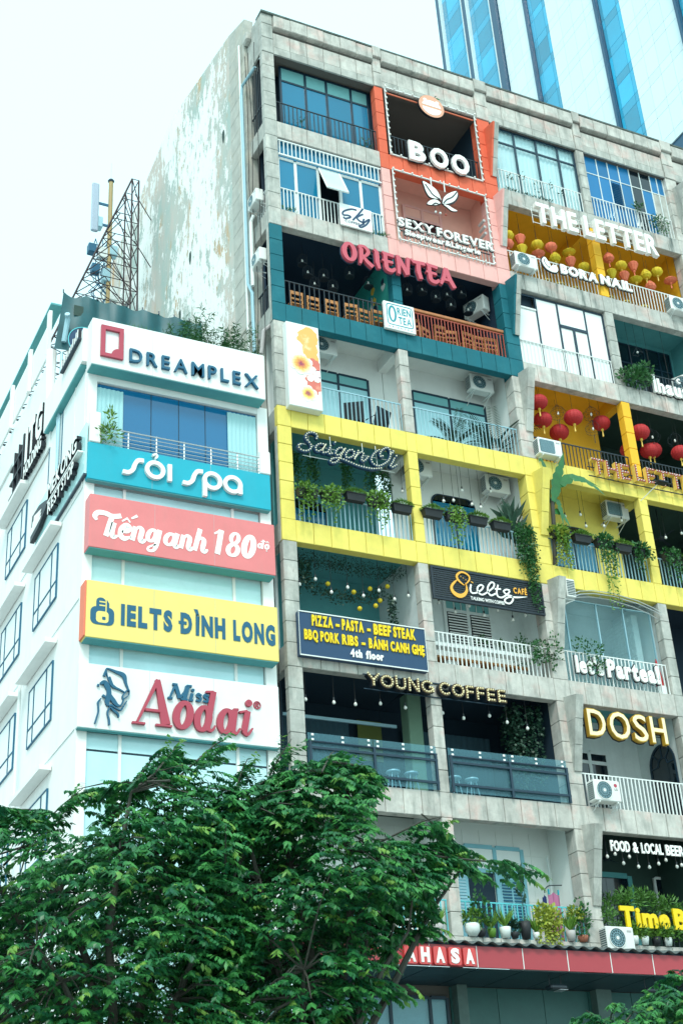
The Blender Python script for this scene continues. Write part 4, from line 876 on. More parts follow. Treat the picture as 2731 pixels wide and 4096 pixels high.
# lowest balcony row
for b in (0, 1):
    x0, x1 = BAYS[b]
    for i in range(7):
        for j in range(5): MB().box(x0 + .02 + i * .49, x0 + .5 + i * .49, (1.5 if b == 0 else 1.3) - .012, (1.5 if b == 0 else 1.3) - .001, 8.9 + j * .58, 9.47 + j * .58).obj('wall_tile', 'tile_white', BLD)
mat('door_blue', (0.22, 0.50, 0.60), rough=0.5, var=0.08)
dr = grid_window([4.72, 5.62, 6.42], [8.82, 10.75, 11.35], 1.2, 'door_blue', lambda i, j: 'curtain' if j else 'door_blue', 0.10, skip=((0, 0),), name='door')
MB().box(4.8, 5.55, 1.262, 1.27, 8.83, 10.7).obj('opening_shade', 'interior_shade', dr)  # dark sheet painted as the shade behind the open door
lf = MB().box(4.25, 4.72, 1.10, 1.14, 8.83, 10.72).obj('door_leaf', 'door_blue', dr)
for i in range(16): MB().box(4.32, 4.64, 1.085, 1.099, 9.4 + i * .075, 9.44 + i * .075).obj('louvre_slat', 'blue_metal', lf)
for i in range(16):
    for a, c in ((5.74, 6.0), (6.06, 6.32)): MB().box(a, c, 1.205, 1.222, 9.35 + i * .075, 9.39 + i * .075).obj('louvre_slat', 'sign_teal_ink', dr)
grid_window([9.0, 10.2], [8.82, 11.1], 1.92, 'teal_wall', 'glass_dark', 0.14, name='door'); grid_window([11.0, 11.5, 12.0], [9.9, 10.5, 11.1], 1.9, 'pale_wall', 'glass_dark', 0.07)
MB().path([(7.1, 1.1, 8.9), (7.1, 1.1, 11.2)], .03, 6).obj('wall_pipe', 'pale_wall', BLD)
# mural on the partition of the tea terrace
mu = MB().box(3.60, 3.64, 0.34, 3.3, 25.85, 28.9).obj('mural_wall', mat('mural_green', (0.03, 0.34, 0.30), rough=0.6, var=0.1), BLD)
for i in range(22):
    y, z = rng.uniform(.5, 2.9), rng.uniform(26.1, 28.5); r_ = rng.uniform(.07, .16)
    MB().prism([(-y + r_ * rng.uniform(.5, 1.1) * math.cos(a * .7), z + r_ * rng.uniform(.6, 1.2) * math.sin(a * .7)) for a in range(9)], SIDE(3.60), .002, .006).obj('mural_patch', ('navy_shade', 'gold', 'pale_wall', 'sign_cyan')[i % 4], mu)

# ------------------------------------------------------------------ railings
RG = 'balcony railings of the block of flats'
def railing(label, x0, x1, k, m, n=None, h=0.88, y=0.10, gap=0.125, r=0.011, top=0.016, z0=None, handrail=None):
    z = ZB(k) + 0.62 if z0 is None else z0
    t = thing('balcony_railing', label, 'railing', ((x0 + x1) / 2, y, z), RG)
    n = n or int((x1 - x0) / gap); key = ('bar', m, round(h, 2), r)
    if key not in PANEL:
        me = MB().box(-r, r, -r, r, 0, h).mesh('bar'); me.materials.append(MATS[m]); PANEL[key] = me
    for i in range(n + 1): piece('bar', PANEL[key], m, t, (x0 + .02 + (x1 - x0 - .04) * i / n, y, z))
    MB().box(x0, x1, y - top, y + top, z + h, z + h + .03).obj('top_rail', m, t)
    if handrail: MB().cbox(x0, x1, y - .05, y + .05, z + h + .06, z + h + .16, .015).obj('handrail', handrail, t)
    return t
railing('black railing in front of the dark blue window at the top corner', .05, 3.46, 8, 'black_metal', gap=.14, r=.012)
railing('black railing behind the large white BOO letters', 3.95, 7.15, 8, 'black_metal', gap=.13)
railing('white railing before the white curtained windows', 7.74, 11.13, 8, 'white_metal', gap=.13, r=.013)
railing('white railing with dark clutter below the patchwork blue window', 11.47, 14.86, 8, 'white_metal', gap=.13, r=.011)
railing('white railing carrying the small coffee sign with blue script', .05, 3.46, 7, 'white_metal', gap=.115, r=.014)
railing('white railing behind the lingerie shop lettering', 3.95, 7.1, 7, 'white_metal', gap=.12, h=.72)
railing('white railing behind the nail shop lettering', 7.74, 11.13, 7, 'white_metal', gap=.125, r=.012)
railing('white railing below the lanterns, beyond the orange pillar', 11.47, 14.86, 7, 'white_metal', gap=.125, r=.012)
railing('black railing of the tea terrace beside the teal corner pillar', .05, 3.46, 6, 'black_metal', gap=.15, r=.013)
railing('rust red railing with a wooden handrail on the tea terrace', 4.06, 7.22, 6, 'rust_metal', gap=.11, r=.012, handrail='wood_rail')
t = railing('pale railing across the white panelled front', 7.74, 11.13, 6, 'white_metal', gap=.135, r=.011)
MB().box(7.8, 8.68, .16, .17, ZF(6) + .03, ZF(6) + .9).obj('infill_board', 'panel_white', t)
railing('dark railing behind the white lower case cafe letters', 11.47, 14.86, 6, 'black_metal', gap=.11, h=.75)
railing('thin pale blue railing by the flower poster', 1.0, 3.46, 5, 'blue_metal', gap=.125, h=.92, r=.009)
railing('thin pale blue railing in front of the palms', 3.80, 7.23, 5, 'blue_metal', gap=.115, h=.92, r=.009)
railing('black railing beneath the red lanterns by the cooling unit', 7.74, 11.13, 5, 'black_metal', gap=.125, h=.8)
railing('black railing beneath the red lanterns beyond the orange pillar', 11.47, 14.86, 5, 'black_metal', gap=.125, h=.8)
railing('blue railing hung with planters below the script bulb sign', .05, 3.46, 4, 'blue_metal', gap=.13, r=.012)
railing('blue railing hung with planters before the white wall', 3.80, 7.23, 4, 'blue_metal', gap=.12, r=.012)
railing('pale railing hung with planters before the yellow wall', 7.74, 11.13, 4, 'blue_metal', gap=.12, r=.012)
railing('pale railing with planters at the far end of the yellow row', 11.47, 14.86, 4, 'blue_metal', gap=.12, r=.012)
railing('white railing beneath the slatted black cafe sign', 3.80, 7.23, 3, 'white_metal', gap=.125, r=.014)
railing('white railing carrying the tea shop letters', 7.74, 11.13, 3, 'white_metal', gap=.125, r=.014)
railing('white railing beside the big white fan unit', 7.74, 11.13, 2, 'white_metal', gap=.12, r=.015)
railing('aqua railing behind the row of potted plants', 3.80, 7.23, 1, 'aqua_metal', gap=.14, r=.013, h=.82)
railing('aqua railing half hidden behind the tree', .05, 3.46, 1, 'aqua_metal', gap=.14, r=.013, h=.82)
railing('dark railing buried in leaves behind yellow letters', 7.74, 11.13, 1, 'black_metal', gap=.16, h=.7)
for k, m, lab in ((8, 'black_metal', 'black side railing round the corner on the topmost row'), (7, 'white_metal', 'white side railing round the corner above the cooling units'), (6, 'black_metal', 'black side railing round the corner of the tea terrace')):
    t = thing('balcony_railing', lab, 'railing', (-.3, .6, ZF(k)), RG); key = ('bar', m, 0.88, .011)
    me = MB().box(-.012, .012, -.012, .012, 0, 2.7 if k == 8 else .88).mesh('bar'); me.materials.append(MATS[m])
    for i in range(7): piece('bar', me, m, t, (-.26, .28 + i * .12, ZF(k)))
    MB().box(-.28, -.24, .23, 1.12, ZF(k) + .88, ZF(k) + .92).obj('top_rail', m, t)
# glass balustrades of the coffee bar
for x0, x1, lab in ((.05, 3.46, 'glass balustrade with black tube frame, partly behind the tree'), (3.80, 7.23, 'glass balustrade with black tube frame, clear of the tree')):
    t = thing('glass_balustrade', lab, 'railing', ((x0 + x1) / 2, .05, ZF(2)), RG); z = ZF(2) + .02
    mid = (x0 + x1) / 2
    for a, c in ((x0, mid - .01), (mid + .01, x1)): MB().box(a, c, -.055, -.043, z + .02, z + 1.12).obj('glass_panel', 'glass_rail', t)
    for dz in (.16, .72): MB().box(x0, x1, -.115, -.07, z + dz, z + dz + .055).obj('rail', 'dark_frame', t)
    MB().tube((x0, -.09, z + .90), (x1, -.09, z + .90), .026, 6).obj('rail', 'dark_frame', t); pass
    for x in (x0 + .04, mid, x1 - .04): MB().box(x - .03, x + .03, -.118, -.068, z + .0, z + .90).obj('post', 'dark_frame', t)
    for x in (x0 + .12, x0 + .9, mid - .12, mid + .12, x1 - .9, x1 - .12):
        for dz in (.93, 1.05): MB().box(x - .03, x + .03, -.072, -.056, z + dz, z + dz + .05).obj('clip', 'white_letter', t)
# ------------------------------------------------------------------ shop signs on the block of flats
MG = 'shop signs on the balconies'
def sign(name, label, loc): return thing(name, label, 'sign', loc, MG)
ARC = lambda cx, cy, rx, ry, a0, a1, n=8: [(cx + rx * math.cos(R(a0 + (a1 - a0) * i / n)), cy + ry * math.sin(R(a0 + (a1 - a0) * i / n))) for i in range(n + 1)]
LN = lambda *p: dict(p=list(p), s=False)
BLK = {'T': [LN((0, .92), (.7, .92)), LN((.35, .86), (.35, 0))], 'H': [LN((.08, 0), (.08, 1)), LN((.62, 0), (.62, 1)), LN((.14, .5), (.56, .5))], 'E': [LN((.08, 0), (.08, 1)), LN((.14, .92), (.55, .92)), LN((.14, .5), (.5, .5)), LN((.14, .08), (.55, .08))],
       'L': [LN((.08, 0), (.08, 1)), LN((.14, .08), (.55, .08))], 'R': [LN((.08, 0), (.08, 1)), dict(p=[(.14, .92), (.35, .92)] + ARC(.35, .69, .23, .23, 80, -80, 5) + [(.14, .46)]), LN((.32, .44), (.6, 0))],
       'F': [LN((.08, 0), (.08, 1)), LN((.14, .92), (.55, .92)), LN((.14, .5), (.5, .5))], 'Y': [LN((.02, 1), (.33, .48)), LN((.64, 1), (.33, .48)), LN((.33, .5), (.33, 0))], 'N': [LN((.08, 0), (.08, 1)), LN((.1, .98), (.56, .02)), LN((.6, 0), (.6, 1))],
       'U': [dict(p=[(.08, 1), (.08, .35)] + ARC(.33, .32, .25, .26, 180, 360, 6) + [(.58, .35), (.58, 1)])], 'O': [dict(p=ARC(.38, .5, .32, .43, 0, 330, 11), c=True)],
       'C': [dict(p=ARC(.38, .5, .32, .43, 45, 315, 9))], 'G': [dict(p=ARC(.38, .5, .32, .43, 45, 330, 9)), LN((.7, .14), (.7, .46), (.45, .46))]}
ADV = {'T': .78, 'H': .8, 'E': .68, 'L': .66, 'R': .74, 'F': .66, 'Y': .74, 'N': .78, 'U': .76, 'O': .84, 'C': .78, 'G': .86}
BULB = {}
def bulb_mesh(r):
    k = round(r, 3)
    if k not in BULB: BULB[k] = MB().ball((0, 0, 0), r, 8, 5).mesh('bulb', True); BULB[k].materials.append(MATS['bulb_glass'])
    return BULB[k]
def along(P, step, closed=False):
    out = []; acc = 0; last = P[0]; out.append(P[0][:2]); P = P + ([P[0]] if closed else [])
    for a, b in zip(P, P[1:]):
        d = math.hypot(b[0] - a[0], b[1] - a[1])
        while acc + d >= step and d > 1e-9:
            t = (step - acc) / d; a = (a[0] + (b[0] - a[0]) * t, a[1] + (b[1] - a[1]) * t); out.append(a); d = math.hypot(b[0] - a[0], b[1] - a[1]); acc = 0
        acc += d
    return out
def marquee(t, text, x0, x1, z0, z1, y, m, face, wid=.16, step=.16, br=.018, bm='bulb_glass'):
    tot = sum(ADV[c] for c in text) - .12; sx = (x1 - x0) / tot; sz = z1 - z0; x = x0; fr = FRONT(y)
    for ch in text:
        o = strokes(t, 'letter', BLK[ch], fr, 0, .13, m, sx, sz, x, z0, wid); strokes(t, 'letter_face', BLK[ch], fr, .136, .012, face, sx, sz, x, z0, wid * .72).parent = t
        bl = MB()
        for s in BLK[ch]:
            P = [(x + p[0] * sx, z0 + p[1] * sz) for p in s['p']]
            for p in along(P, step * sz, s.get('c', False)): bl.ball(fr(p[0], p[1], .16), br, 6, 4)
        b = bl.obj('bulbs', bm, t); b['kind'] = 'stuff'; x += ADV[ch] * sx
# BOO
t = sign('boo_letters', 'big white block letters BOO fixed to black railing', (5.5, -.15, 32.6))
for a, c, ch in ((4.45, 5.02, 'B'), (5.20, 5.84, 'O'), (5.97, 6.60, 'O')): letters(t, ch, a, c, 32.56, 33.26, FRONT(-.10), .0, .09, 'white_letter', bold=.038, rim='black_letter', rimw=.03)
def bulb_frame(label, x0, x1, z0, z1, nx, nz):
    t = thing('bulb_border', label, 'light border', ((x0 + x1) / 2, -.05, z0), 'bulb lined frames'); w = .035
    for a in ((x0, x1, z0, z0 + w), (x0, x1, z1 - w, z1), (x0, x0 + w, z0 + w, z1 - w), (x1 - w, x1, z0 + w, z1 - w)): MB().box(a[0], a[1], -.06, -.02, a[2], a[3]).obj('strip', 'white_metal', t)
    P = [(x0 + .02 + (x1 - x0 - .04) * i / nx, z) for i in range(nx + 1) for z in (z0 + .02, z1 - .02)] + [(x, z0 + (z1 - z0) * i / nz) for i in range(1, nz) for x in (x0 + .02, x1 - .02)]
    for x, z in P: piece('bulb', bulb_mesh(.034), 'bulb_glass', t, (x, -.10, z))
bulb_frame('white bulb lined frame around the dark red painted balcony', 3.83, 7.16, 32.60, 35.46, 10, 11); bulb_frame('white bulb lined frame around the pink balcony', 3.83, 7.16, 29.24, 32.02, 10, 11)
t = sign('round_sign', 'peach disc sign with a white dome and bowl shape above BOO', (5.43, -.2, 34.6)); fr = FR((5.43, -.14, 35.05))
mat('peach', (0.72, 0.36, 0.24), rough=.5); MB().prism(ARC(0, 0, .47, .47, 0, 349, 31), fr, -.02, .06).obj('disc', 'black_letter', t); MB().prism(ARC(0, 0, .46, .46, 0, 349, 31), fr, .061, .07).obj('face', 'peach', t)
MB().prism(ARC(0, -.09, .34, .28, 180, 360, 14), fr, .071, .076).obj('bowl', 'white_letter', t); e = MB().prism(ARC(0, .0, .34, .24, 0, 180, 14), fr, .071, .076); e.prism(ARC(-.22, .21, .07, .07, 0, 330, 11), fr, .0715, .077); e.prism(ARC(.22, .21, .07, .07, 0, 330, 11), fr, .0715, .077); e.obj('dome', 'white_letter', t)
e = MB(); leafq(e, fr(.12, .42, .03), (.6, -.1, .5), .2, .12); leafq(e, fr(.16, .42, .03), (1, -.1, .05), .2, .1); e.obj('leaf', 'banana_leaf', t)
MB().tube((3.9, -.02, 35.22), (7.1, -.02, 35.22), .025, 6).obj('red_tube', 'lantern_coral', BLD)
# butterfly and the lingerie lettering
t = sign('butterfly_sign', 'white butterfly cutout with black outline hanging in pink balcony', (5.45, -.1, 31.1)); fr = FRONT(-.1)
for i in (0, 2, 4, 6):
    P = [p[:2] for p in smooth_pts(BUTTERFLY[i][:-1], True, 3)]; cx = sum(p[0] for p in P) / len(P); cz = sum(p[1] for p in P) / len(P)
    MB().prism([(cx + (p[0] - cx) * 1.07, cz + (p[1] - cz) * 1.07) for p in P], fr, -.03 + i * .001, 0 + i * .001).obj('backing', 'black_letter', t); MB().prism(P, fr, .008 + i * .001, .02 + i * .001).obj('wing', 'white_letter', t)
e = MB()
for i in (1, 3, 5, 7): ribbon(e, [(p[0], p[1], .035) for p in BUTTERFLY[i]], fr, .02, .034 + i * .001)
e.obj('wing_lines', 'black_letter', t); e = MB()
for x in (5.15, 5.62): e.tube((x, -.1, 31.6), (x, -.1, 32.05), .02, 5)
e.obj('hanger', 'white_metal', t)
for x in (5.2, 5.36, 5.56): MB().tube((x, -.1, 30.95), (x, -.1, 30.7), .005, 4).obj('chain', 'cord', t); MB().ball((x, -.1, 30.68), .04).obj('bead', 'pot_white' if x < 5.5 else 'rust_metal', t)
t = sign('shop_lettering', 'white serif letters SEXY FOREVER with smaller line below, black backed', (5.5, -.1, 29.4))
kw = dict(bold=.02, rim='black_letter', rimw=.045, serif=True); letters(t, 'SEXY', 3.84, 5.03, 29.72, 30.03, FRONT(-.08), .0, .06, 'white_letter', gap=.12, **kw); letters(t, 'FOREVER', 5.16, 7.12, 29.72, 30.03, FRONT(-.08), .0, .06, 'white_letter', gap=.12, **kw)
letters(t, 'Sleepwear&Lingerie', 4.03, 6.64, 29.43, 29.62, FRONT(-.08), .0, .05, 'white_letter', gap=.06, **kw)
MB().box(3.9, 7.05, -.04, -.02, 29.6, 29.63).obj('mounting_bar', 'black_metal', t)
# Sky coffee
t = sign('small_signboard', 'small white board with dark blue Sky script on white railing', (2.4, -.1, 29.15)); MB().cbox(1.88, 2.93, -.12, -.06, 29.15, 29.97, .01).obj('board', 'white_letter', t)
for s in ([SKY[0]], [SKY[1], SKY[2]], [SKY[3]]): strokes(t, 'letter', s, FRONT(-.12), .001, .01, 'sign_blue', wid=.055)
letters(t, 'COFFEE', 2.02, 2.50, 29.27, 29.36, FRONT(-.12), .001, .008, 'sign_blue', gap=.12)
# ORIENTEA
t = sign('tea_lettering', 'pink brush style letters ORIENTEA with dark backing over tea terrace', (3.6, -.2, 27.7))
OR = {'O': [dict(p=[(p[0], p[1], .16 + .07 * abs(math.cos(i * math.pi / 6))) for i, p in enumerate(ARC(.36, .5, .28, .42, 0, 330, 11))], c=True)],
      'R': [LN((.06, .98, .1), (.2, .8, .2), (.18, .35, .2), (.1, .02, .1)), [(.1, .95, .12), (.4, .95, .16), (.58, .74, .18), (.42, .5, .14), (.2, .45, .08)], [(.26, .46, .12), (.48, .2, .2), (.78, .0, .22)]], 'I': [LN((.06, .98, .14), (.2, .86, .22), (.2, .3, .22), (.28, .0, .14))],
      'E': [LN((.04, .98, .1), (.2, .84, .2), (.2, .4, .2)), LN((.1, .9, .16), (.68, .86, .18)), LN((.0, .52, .1), (.2, .5, .16), (.6, .5, .14)), [(.2, .45, .2), (.24, .12, .22), (.5, .06, .2), (.7, .22, .12)]],
      'N': [LN((.08, .98, .1), (.16, .6, .2), (.12, .0, .16)), LN((.12, .95, .2), (.62, .06, .24)), LN((.72, .98, .18), (.66, .5, .16), (.64, .1, .12))], 'T': [LN((.0, .98, .1), (.14, .86, .18), (.8, .88, .2)), LN((.42, .84, .22), (.4, .4, .22), (.5, .02, .2))],
      'A': [LN((.38, .98, .14), (.26, .5, .18), (.02, .04, .14)), LN((.4, .96, .2), (.56, .4, .24), (.8, .0, .2)), LN((.16, .34, .14), (.6, .34, .14))]}
x = 1.80
for ch, a in zip('ORIENTEA', (.80, .84, .46, .76, .84, .82, .76, .8)): strokes(t, 'letter', OR[ch], FRONT(-.18), .0, .10, 'letter_pink', .595, .70, x, 27.70, rim='navy_shade'); x += a * .602
MB().box(1.8, 5.3, -.13, -.10, 28.12, 28.15).obj('mounting_bar', 'dark_frame', t); MB().box(1.8, 5.3, -.13, -.10, 27.85, 27.88).obj('mounting_bar', 'dark_frame', t)
t = sign('square_signboard', 'white square board with teal stamped ORIEN TEA letters on railing', (3.55, -.12, 25.75)); MB().cbox(3.06, 4.05, -.14, -.04, 25.74, 26.70, .012).obj('board', 'white_letter', t); fr = FRONT(-.14); mat('ink_teal', (0.02, 0.26, 0.32), rough=.6, patch=.5, pcol=(.3, .5, .52))
e = MB(); ribbon(e, rrect(3.15, 3.97, 25.90, 26.62, .08), fr, .001, .006, .03, True, False); e.obj('border', 'ink_teal', t)
strokes(t, 'letter', [dict(p=ARC(3.32, 26.28, .10, .26, 0, 345, 15), c=True)], fr, .001, .006, 'ink_teal', wid=.06); letters(t, 'RIEN', 3.48, 3.92, 26.30, 26.54, fr, .001, .006, 'ink_teal', bold=.02, gap=.1); letters(t, 'TEA', 3.50, 3.92, 25.98, 26.22, fr, .001, .006, 'ink_teal', bold=.02, gap=.1); letters(t, 'ORIENTEA', 3.16, 3.94, 25.79, 25.845, fr, .001, .004, 'ink_teal', gap=.5)
# THE LETTER, white
t = sign('deep_letters', 'white deep box letters THE LETTER on wire frame in front of concrete', (11, -.5, 31)); fr = FRONT(-.42)
letters(t, 'THE', 8.66, 10.20, 31.07, 31.80, fr, 0, .16, 'white_letter', bold=.03, gap=.12); letters(t, 'LETTER', 10.48, 13.36, 31.07, 31.82, fr, 0, .16, 'white_letter', bold=.03, gap=.10)
for z in (31.12, 31.42, 31.74): MB().box(8.6, 13.35, -.40, -.385, z, z + .018).obj('wire', 'white_metal', t)
for x in (8.6, 9.5, 10.4, 11.3, 12.2, 13.3): MB().box(x, x + .018, -.384, -.37, 31.1, 31.76).obj('wire', 'white_metal', t); MB().tube((x, -.38, 31.6), (x, 0, 32.1), .008, 4).obj('stay', 'white_metal', t)
# BORA NAIL
t = sign('nail_lettering', 'bold white BORA NAIL letters with black backing and nail emblem', (10.6, -.15, 29.5)); fr = FRONT(-.08)
P = [(p[0], p[1]) for p in smooth_pts([(8.98, 30.02), (8.90, 29.85), (9.0, 29.62), (9.2, 29.52), (9.40, 29.54), (9.48, 29.68), (9.42, 29.82), (9.30, 29.80), (9.22, 29.74), (9.14, 29.9), (9.06, 30.03)], True, 3)]
MB().prism([(9.19 + (p[0] - 9.19) * 1.12, 29.76 + (p[1] - 29.76) * 1.12) for p in P], fr, 0, .03).obj('emblem_backing', 'black_letter', t); MB().prism(P, fr, .034, .06).obj('emblem', 'white_letter', t)
e = MB(); ribbon(e, [(9.03, 29.98), (8.99, 29.85), (9.07, 29.7), (9.15, 29.66), (9.17, 29.72)], fr, .061, .066, .022); e.obj('emblem_line', 'black_letter', t)
letters(t, 'BORA', 9.58, 10.98, 29.58, 29.90, fr, .03, .05, 'white_letter', bold=.05, gap=.08, rim='black_letter', rimw=.05); letters(t, 'NAIL', 11.10, 12.32, 29.60, 29.93, fr, .03, .05, 'white_letter', bold=.05, gap=.08, rim='black_letter', rimw=.05)
# cafe letters beyond the bush
t = sign('cafe_lettering', 'rounded white lower case cafe letters behind green bush', (13, -.1, 25.8)); fr = FRONT(-.04); letters(t, 'haus', 12.62, 13.78, 25.82, 26.30, fr, 0, .08, 'white_letter', bold=.035, gap=.09, rim='black_letter', rimw=.03); letters(t, 'l', 12.46, 12.56, 25.82, 26.46, fr, 0, .08, 'white_letter', bold=.03); letters(t, 'c', 13.45, 13.58, 26.36, 26.62, fr, 0, .06, 'white_letter', bold=.02)
# marquee signs
t = sign('bulb_letters', 'orange box letters THE LETTER studded with bulbs under red lanterns', (11.3, -.2, 22.2)); marquee(t, 'THE', 9.46, 10.78, 22.16, 22.70, -.12, 'letter_gold', 'rust_metal'); marquee(t, 'LETTER', 10.98, 13.55, 22.22, 22.76, -.12, 'letter_gold', 'rust_metal')
for z in (22.15, 22.45): MB().box(9.4, 13.6, -.11, -.09, z, z + .03).obj('mounting_bar', 'black_metal', t)
mat('letter_dim', (.16, .10, .04), rough=.5)
t = sign('bulb_letters', 'narrow cream bulb letters YOUNG COFFEE above the dark coffee bar', (3.6, -.15, 14.6)); marquee(t, 'YOUNG', 1.66, 3.48, 14.66, 14.98, -.06, 'black_letter', 'letter_dim', .24, .20, .024, 'letter_cream'); marquee(t, 'COFFEE', 3.64, 5.58, 14.66, 14.99, -.06, 'black_letter', 'letter_dim', .24, .20, .024, 'letter_cream')
for z in (14.62, 15.0): MB().box(1.62, 5.6, -.05, -.025, z, z + .025).obj('mounting_bar', 'dark_frame', t)
t = sign('script_bulb_sign', 'dark blue looping script sign studded with round bulbs on yellow balcony', (1.6, -.1, 20.8)); fr = FRONT(-.05); bl = MB()
mat('bulb_cream', (.80, .76, .58), rough=.2); mat('deep_blue', (.006, .04, .10), rough=.4)
for i, s in enumerate(SAIGON):
    e = MB(); P = ribbon(e, [(p[0], p[1], p[2] if len(p) > 2 else .075) for p in s], fr, 0, .09 + i * .001, .075); e.obj('stroke', 'deep_blue', t)
    for p in along(P, .075): bl.ball(fr(p[0], p[1], .115), .022, 7, 5)
b = bl.obj('bulbs', 'bulb_cream', t); b['kind'] = 'stuff'
for z in (20.98, 21.33): MB().tube((.3, -.03, z), (3.0, -.03, z + .02), .012, 4).obj('mounting_bar', 'white_metal', t)
for x in (.52, 1.15, 2.1, 2.5): MB().tube((x, -.03, 20.95), (x, .02, 21.75), .010, 4).obj('mounting_bar', 'white_metal', t)
# pizza board
t = sign('menu_board', 'dark blue board with yellow raised capitals listing PIZZA and PASTA', (1.6, -.2, 15.2)); MB().cbox(-.11, 3.39, -.18, -.03, 15.23, 16.40, .01).obj('board', 'sign_blue', t); fr = FRONT(-.18)
e = MB(); ribbon(e, [(-.10, 15.24), (3.38, 15.24), (3.38, 16.39), (-.10, 16.39)], fr, .001, .02, .03, True, False); e.obj('border', 'white_metal', t)
def row(words, z0, z1, m, b=.045):
    for w_, a, c in words: letters(t, w_, a, c, z0, z1, fr, .002, .035, m, bold=b, gap=.10)
row((('PIZZA', .24, .80), ('-', .88, .98), ('PASTA', 1.05, 1.64), ('-', 1.74, 1.83), ('BEEF', 1.92, 2.40), ('STEAK', 2.47, 3.09)), 16.05, 16.31, 'letter_yellow'); row((('BBQ', .02, .38), ('PORK', .45, .95), ('RIBS', 1.03, 1.46), ('-', 1.56, 1.66), ('BÁNH', 1.76, 2.28), ('CANH', 2.36, 2.88), ('GHẸ', 2.96, 3.31)), 15.66, 15.90, 'letter_yellow'); row((('4th', 1.24, 1.55), ('floor', 1.66, 2.14)), 15.36, 15.55, 'white_letter')
# slatted cafe sign
t = sign('slatted_sign', 'black slatted screen with orange figure eight and white script', (5.45, -.1, 17.38)); mat('slat_black', (.012, .022, .034), rough=.6)
for a in ((3.80, 7.22, 17.38, 17.44), (3.80, 7.22, 18.27, 18.33), (3.80, 3.85, 17.44, 18.27), (7.17, 7.22, 17.44, 18.27)): MB().box(a[0], a[1], -.09, -.03, a[2], a[3]).obj('frame_bar', 'slat_black', t)
for i in range(13): MB().box(3.855, 7.165, -.075, -.045, 17.465 + i * .062, 17.503 + i * .062).obj('slat', 'slat_black', t)
fr = FRONT(-.09); mat('orange', (.86, .42, .05), rough=.5)
e = MB()
for i, s in enumerate(EIGHT): ribbon(e, s, fr, .0, .02 + i * .002)
for x, z in ((4.68, 18.13), (4.75, 18.09), (4.82, 18.05)): e.ball(fr(x, z, .012), .017, 6, 4)
e.obj('emblem', 'orange', t); strokes(t, 'script', IELTS_SCRIPT, fr, 0, .02, 'white_letter', wid=.045)
letters(t, 'CAFÉ', 6.28, 6.70, 17.90, 18.06, fr, 0, .015, 'orange', bold=.03, gap=.16); letters(t, 'TALKING WITH COFFEE', 4.92, 5.95, 17.50, 17.59, fr, 0, .012, 'white_letter', bold=.015)
# lower signs
t = sign('tea_shop_lettering', 'chunky white tea shop letters on white railing with flowering vine', (9.3, -.1, 15.85)); fr = FRONT(-.02)
letters(t, "let's", 7.98, 8.86, 15.88, 16.32, fr, .02, .05, 'white_letter', bold=.04, gap=.07, rim='black_letter', rimw=.04); letters(t, 'Partea!', 8.98, 10.70, 15.87, 16.34, fr, .02, .05, 'white_letter', bold=.045, gap=.07, rim='black_letter', rimw=.04)
t = sign('golden_letters', 'large golden channel letters DOSH with cream faces', (9.3, -.1, 14)); fr = FRONT(-.04)
mat('gold_side', (.62, .36, .04), rough=.35, metal=.3)
for ch, a, c in (('D', 8.02, 8.58), ('O', 8.70, 9.36), ('S', 9.46, 9.92), ('H', 10.02, 10.54)):
    letters(t, ch, a, c, 14.08, 14.81, fr, 0, .13, 'gold_side', bold=.016, rim='black_letter', rimw=.022); letters(t, ch, a + .012, c - .012, 14.092, 14.798, fr, .131, .006, 'letter_cream', bold=.004, name='letter_face')
for z in (14.3, 14.62): MB().box(8.0, 10.6, -.03, -.01, z, z + .02).obj('mounting_bar', 'black_metal', t)
t = sign('food_lettering', 'condensed white capitals FOOD and LOCAL BEER under the spandrel', (9.4, -.05, 11.1)); fr = FRONT(-.03)
for w_, a, c in (('FOOD', 8.24, 8.82), ('&', 8.92, 9.08), ('LOCAL', 9.18, 9.84), ('BEER', 9.94, 10.50)): letters(t, w_, a, c, 11.11, 11.36, fr, 0, .04, 'white_letter', bold=.03, gap=.08)
t = sign('yellow_lettering', 'yellow letters spelling Time among leaves above the red awning', (9.1, -.1, 9.2)); fr = FRONT(-.10); letters(t, 'Time', 8.16, 9.62, 9.24, 9.69, fr, 0, .06, 'letter_yellow', bold=.045, gap=.07); letters(t, 'B', 9.76, 10.14, 9.24, 9.70, fr, 0, .06, 'letter_yellow', bold=.045, gap=.07)
# flower poster
t = sign('flower_poster', 'tall white light box poster with orange and crimson frangipani flowers', (.4, -.25, 22.3)); MB().cbox(-.11, .86, -.27, -.02, 22.31, 25.03, .012).obj('box', 'white_metal', t); fr = FRONT(-.272)
mat('poster_white', (.86, .87, .82), rough=.4); mat('poster_amber', (.80, .44, .12), rough=.5, patch=.8, pcol=(.94, .70, .40), sscale=4); mat('poster_red', (.66, .16, .12), rough=.5, patch=.6, pcol=(.85, .40, .26), sscale=5); mat('poster_plum', (.24, .03, .10), rough=.5); mat('poster_petal', (.80, .48, .14), rough=.5, var=.2, nscale=9)
MB().box(-.09, .84, -.277, -.271, 22.33, 25.0).obj('sheet', 'poster_white', t)
def blob(cx, cz, rx, rz, w_, m, n=22, j=.25): MB().prism([(min(.835, max(-.085, cx + rx * (1 + rng.uniform(-j, j)) * math.cos(i * 2 * math.pi / n))), cz + rz * (1 + rng.uniform(-j, j)) * math.sin(i * 2 * math.pi / n)) for i in range(n)], fr, w_, w_ + .001).obj('print', m, t)
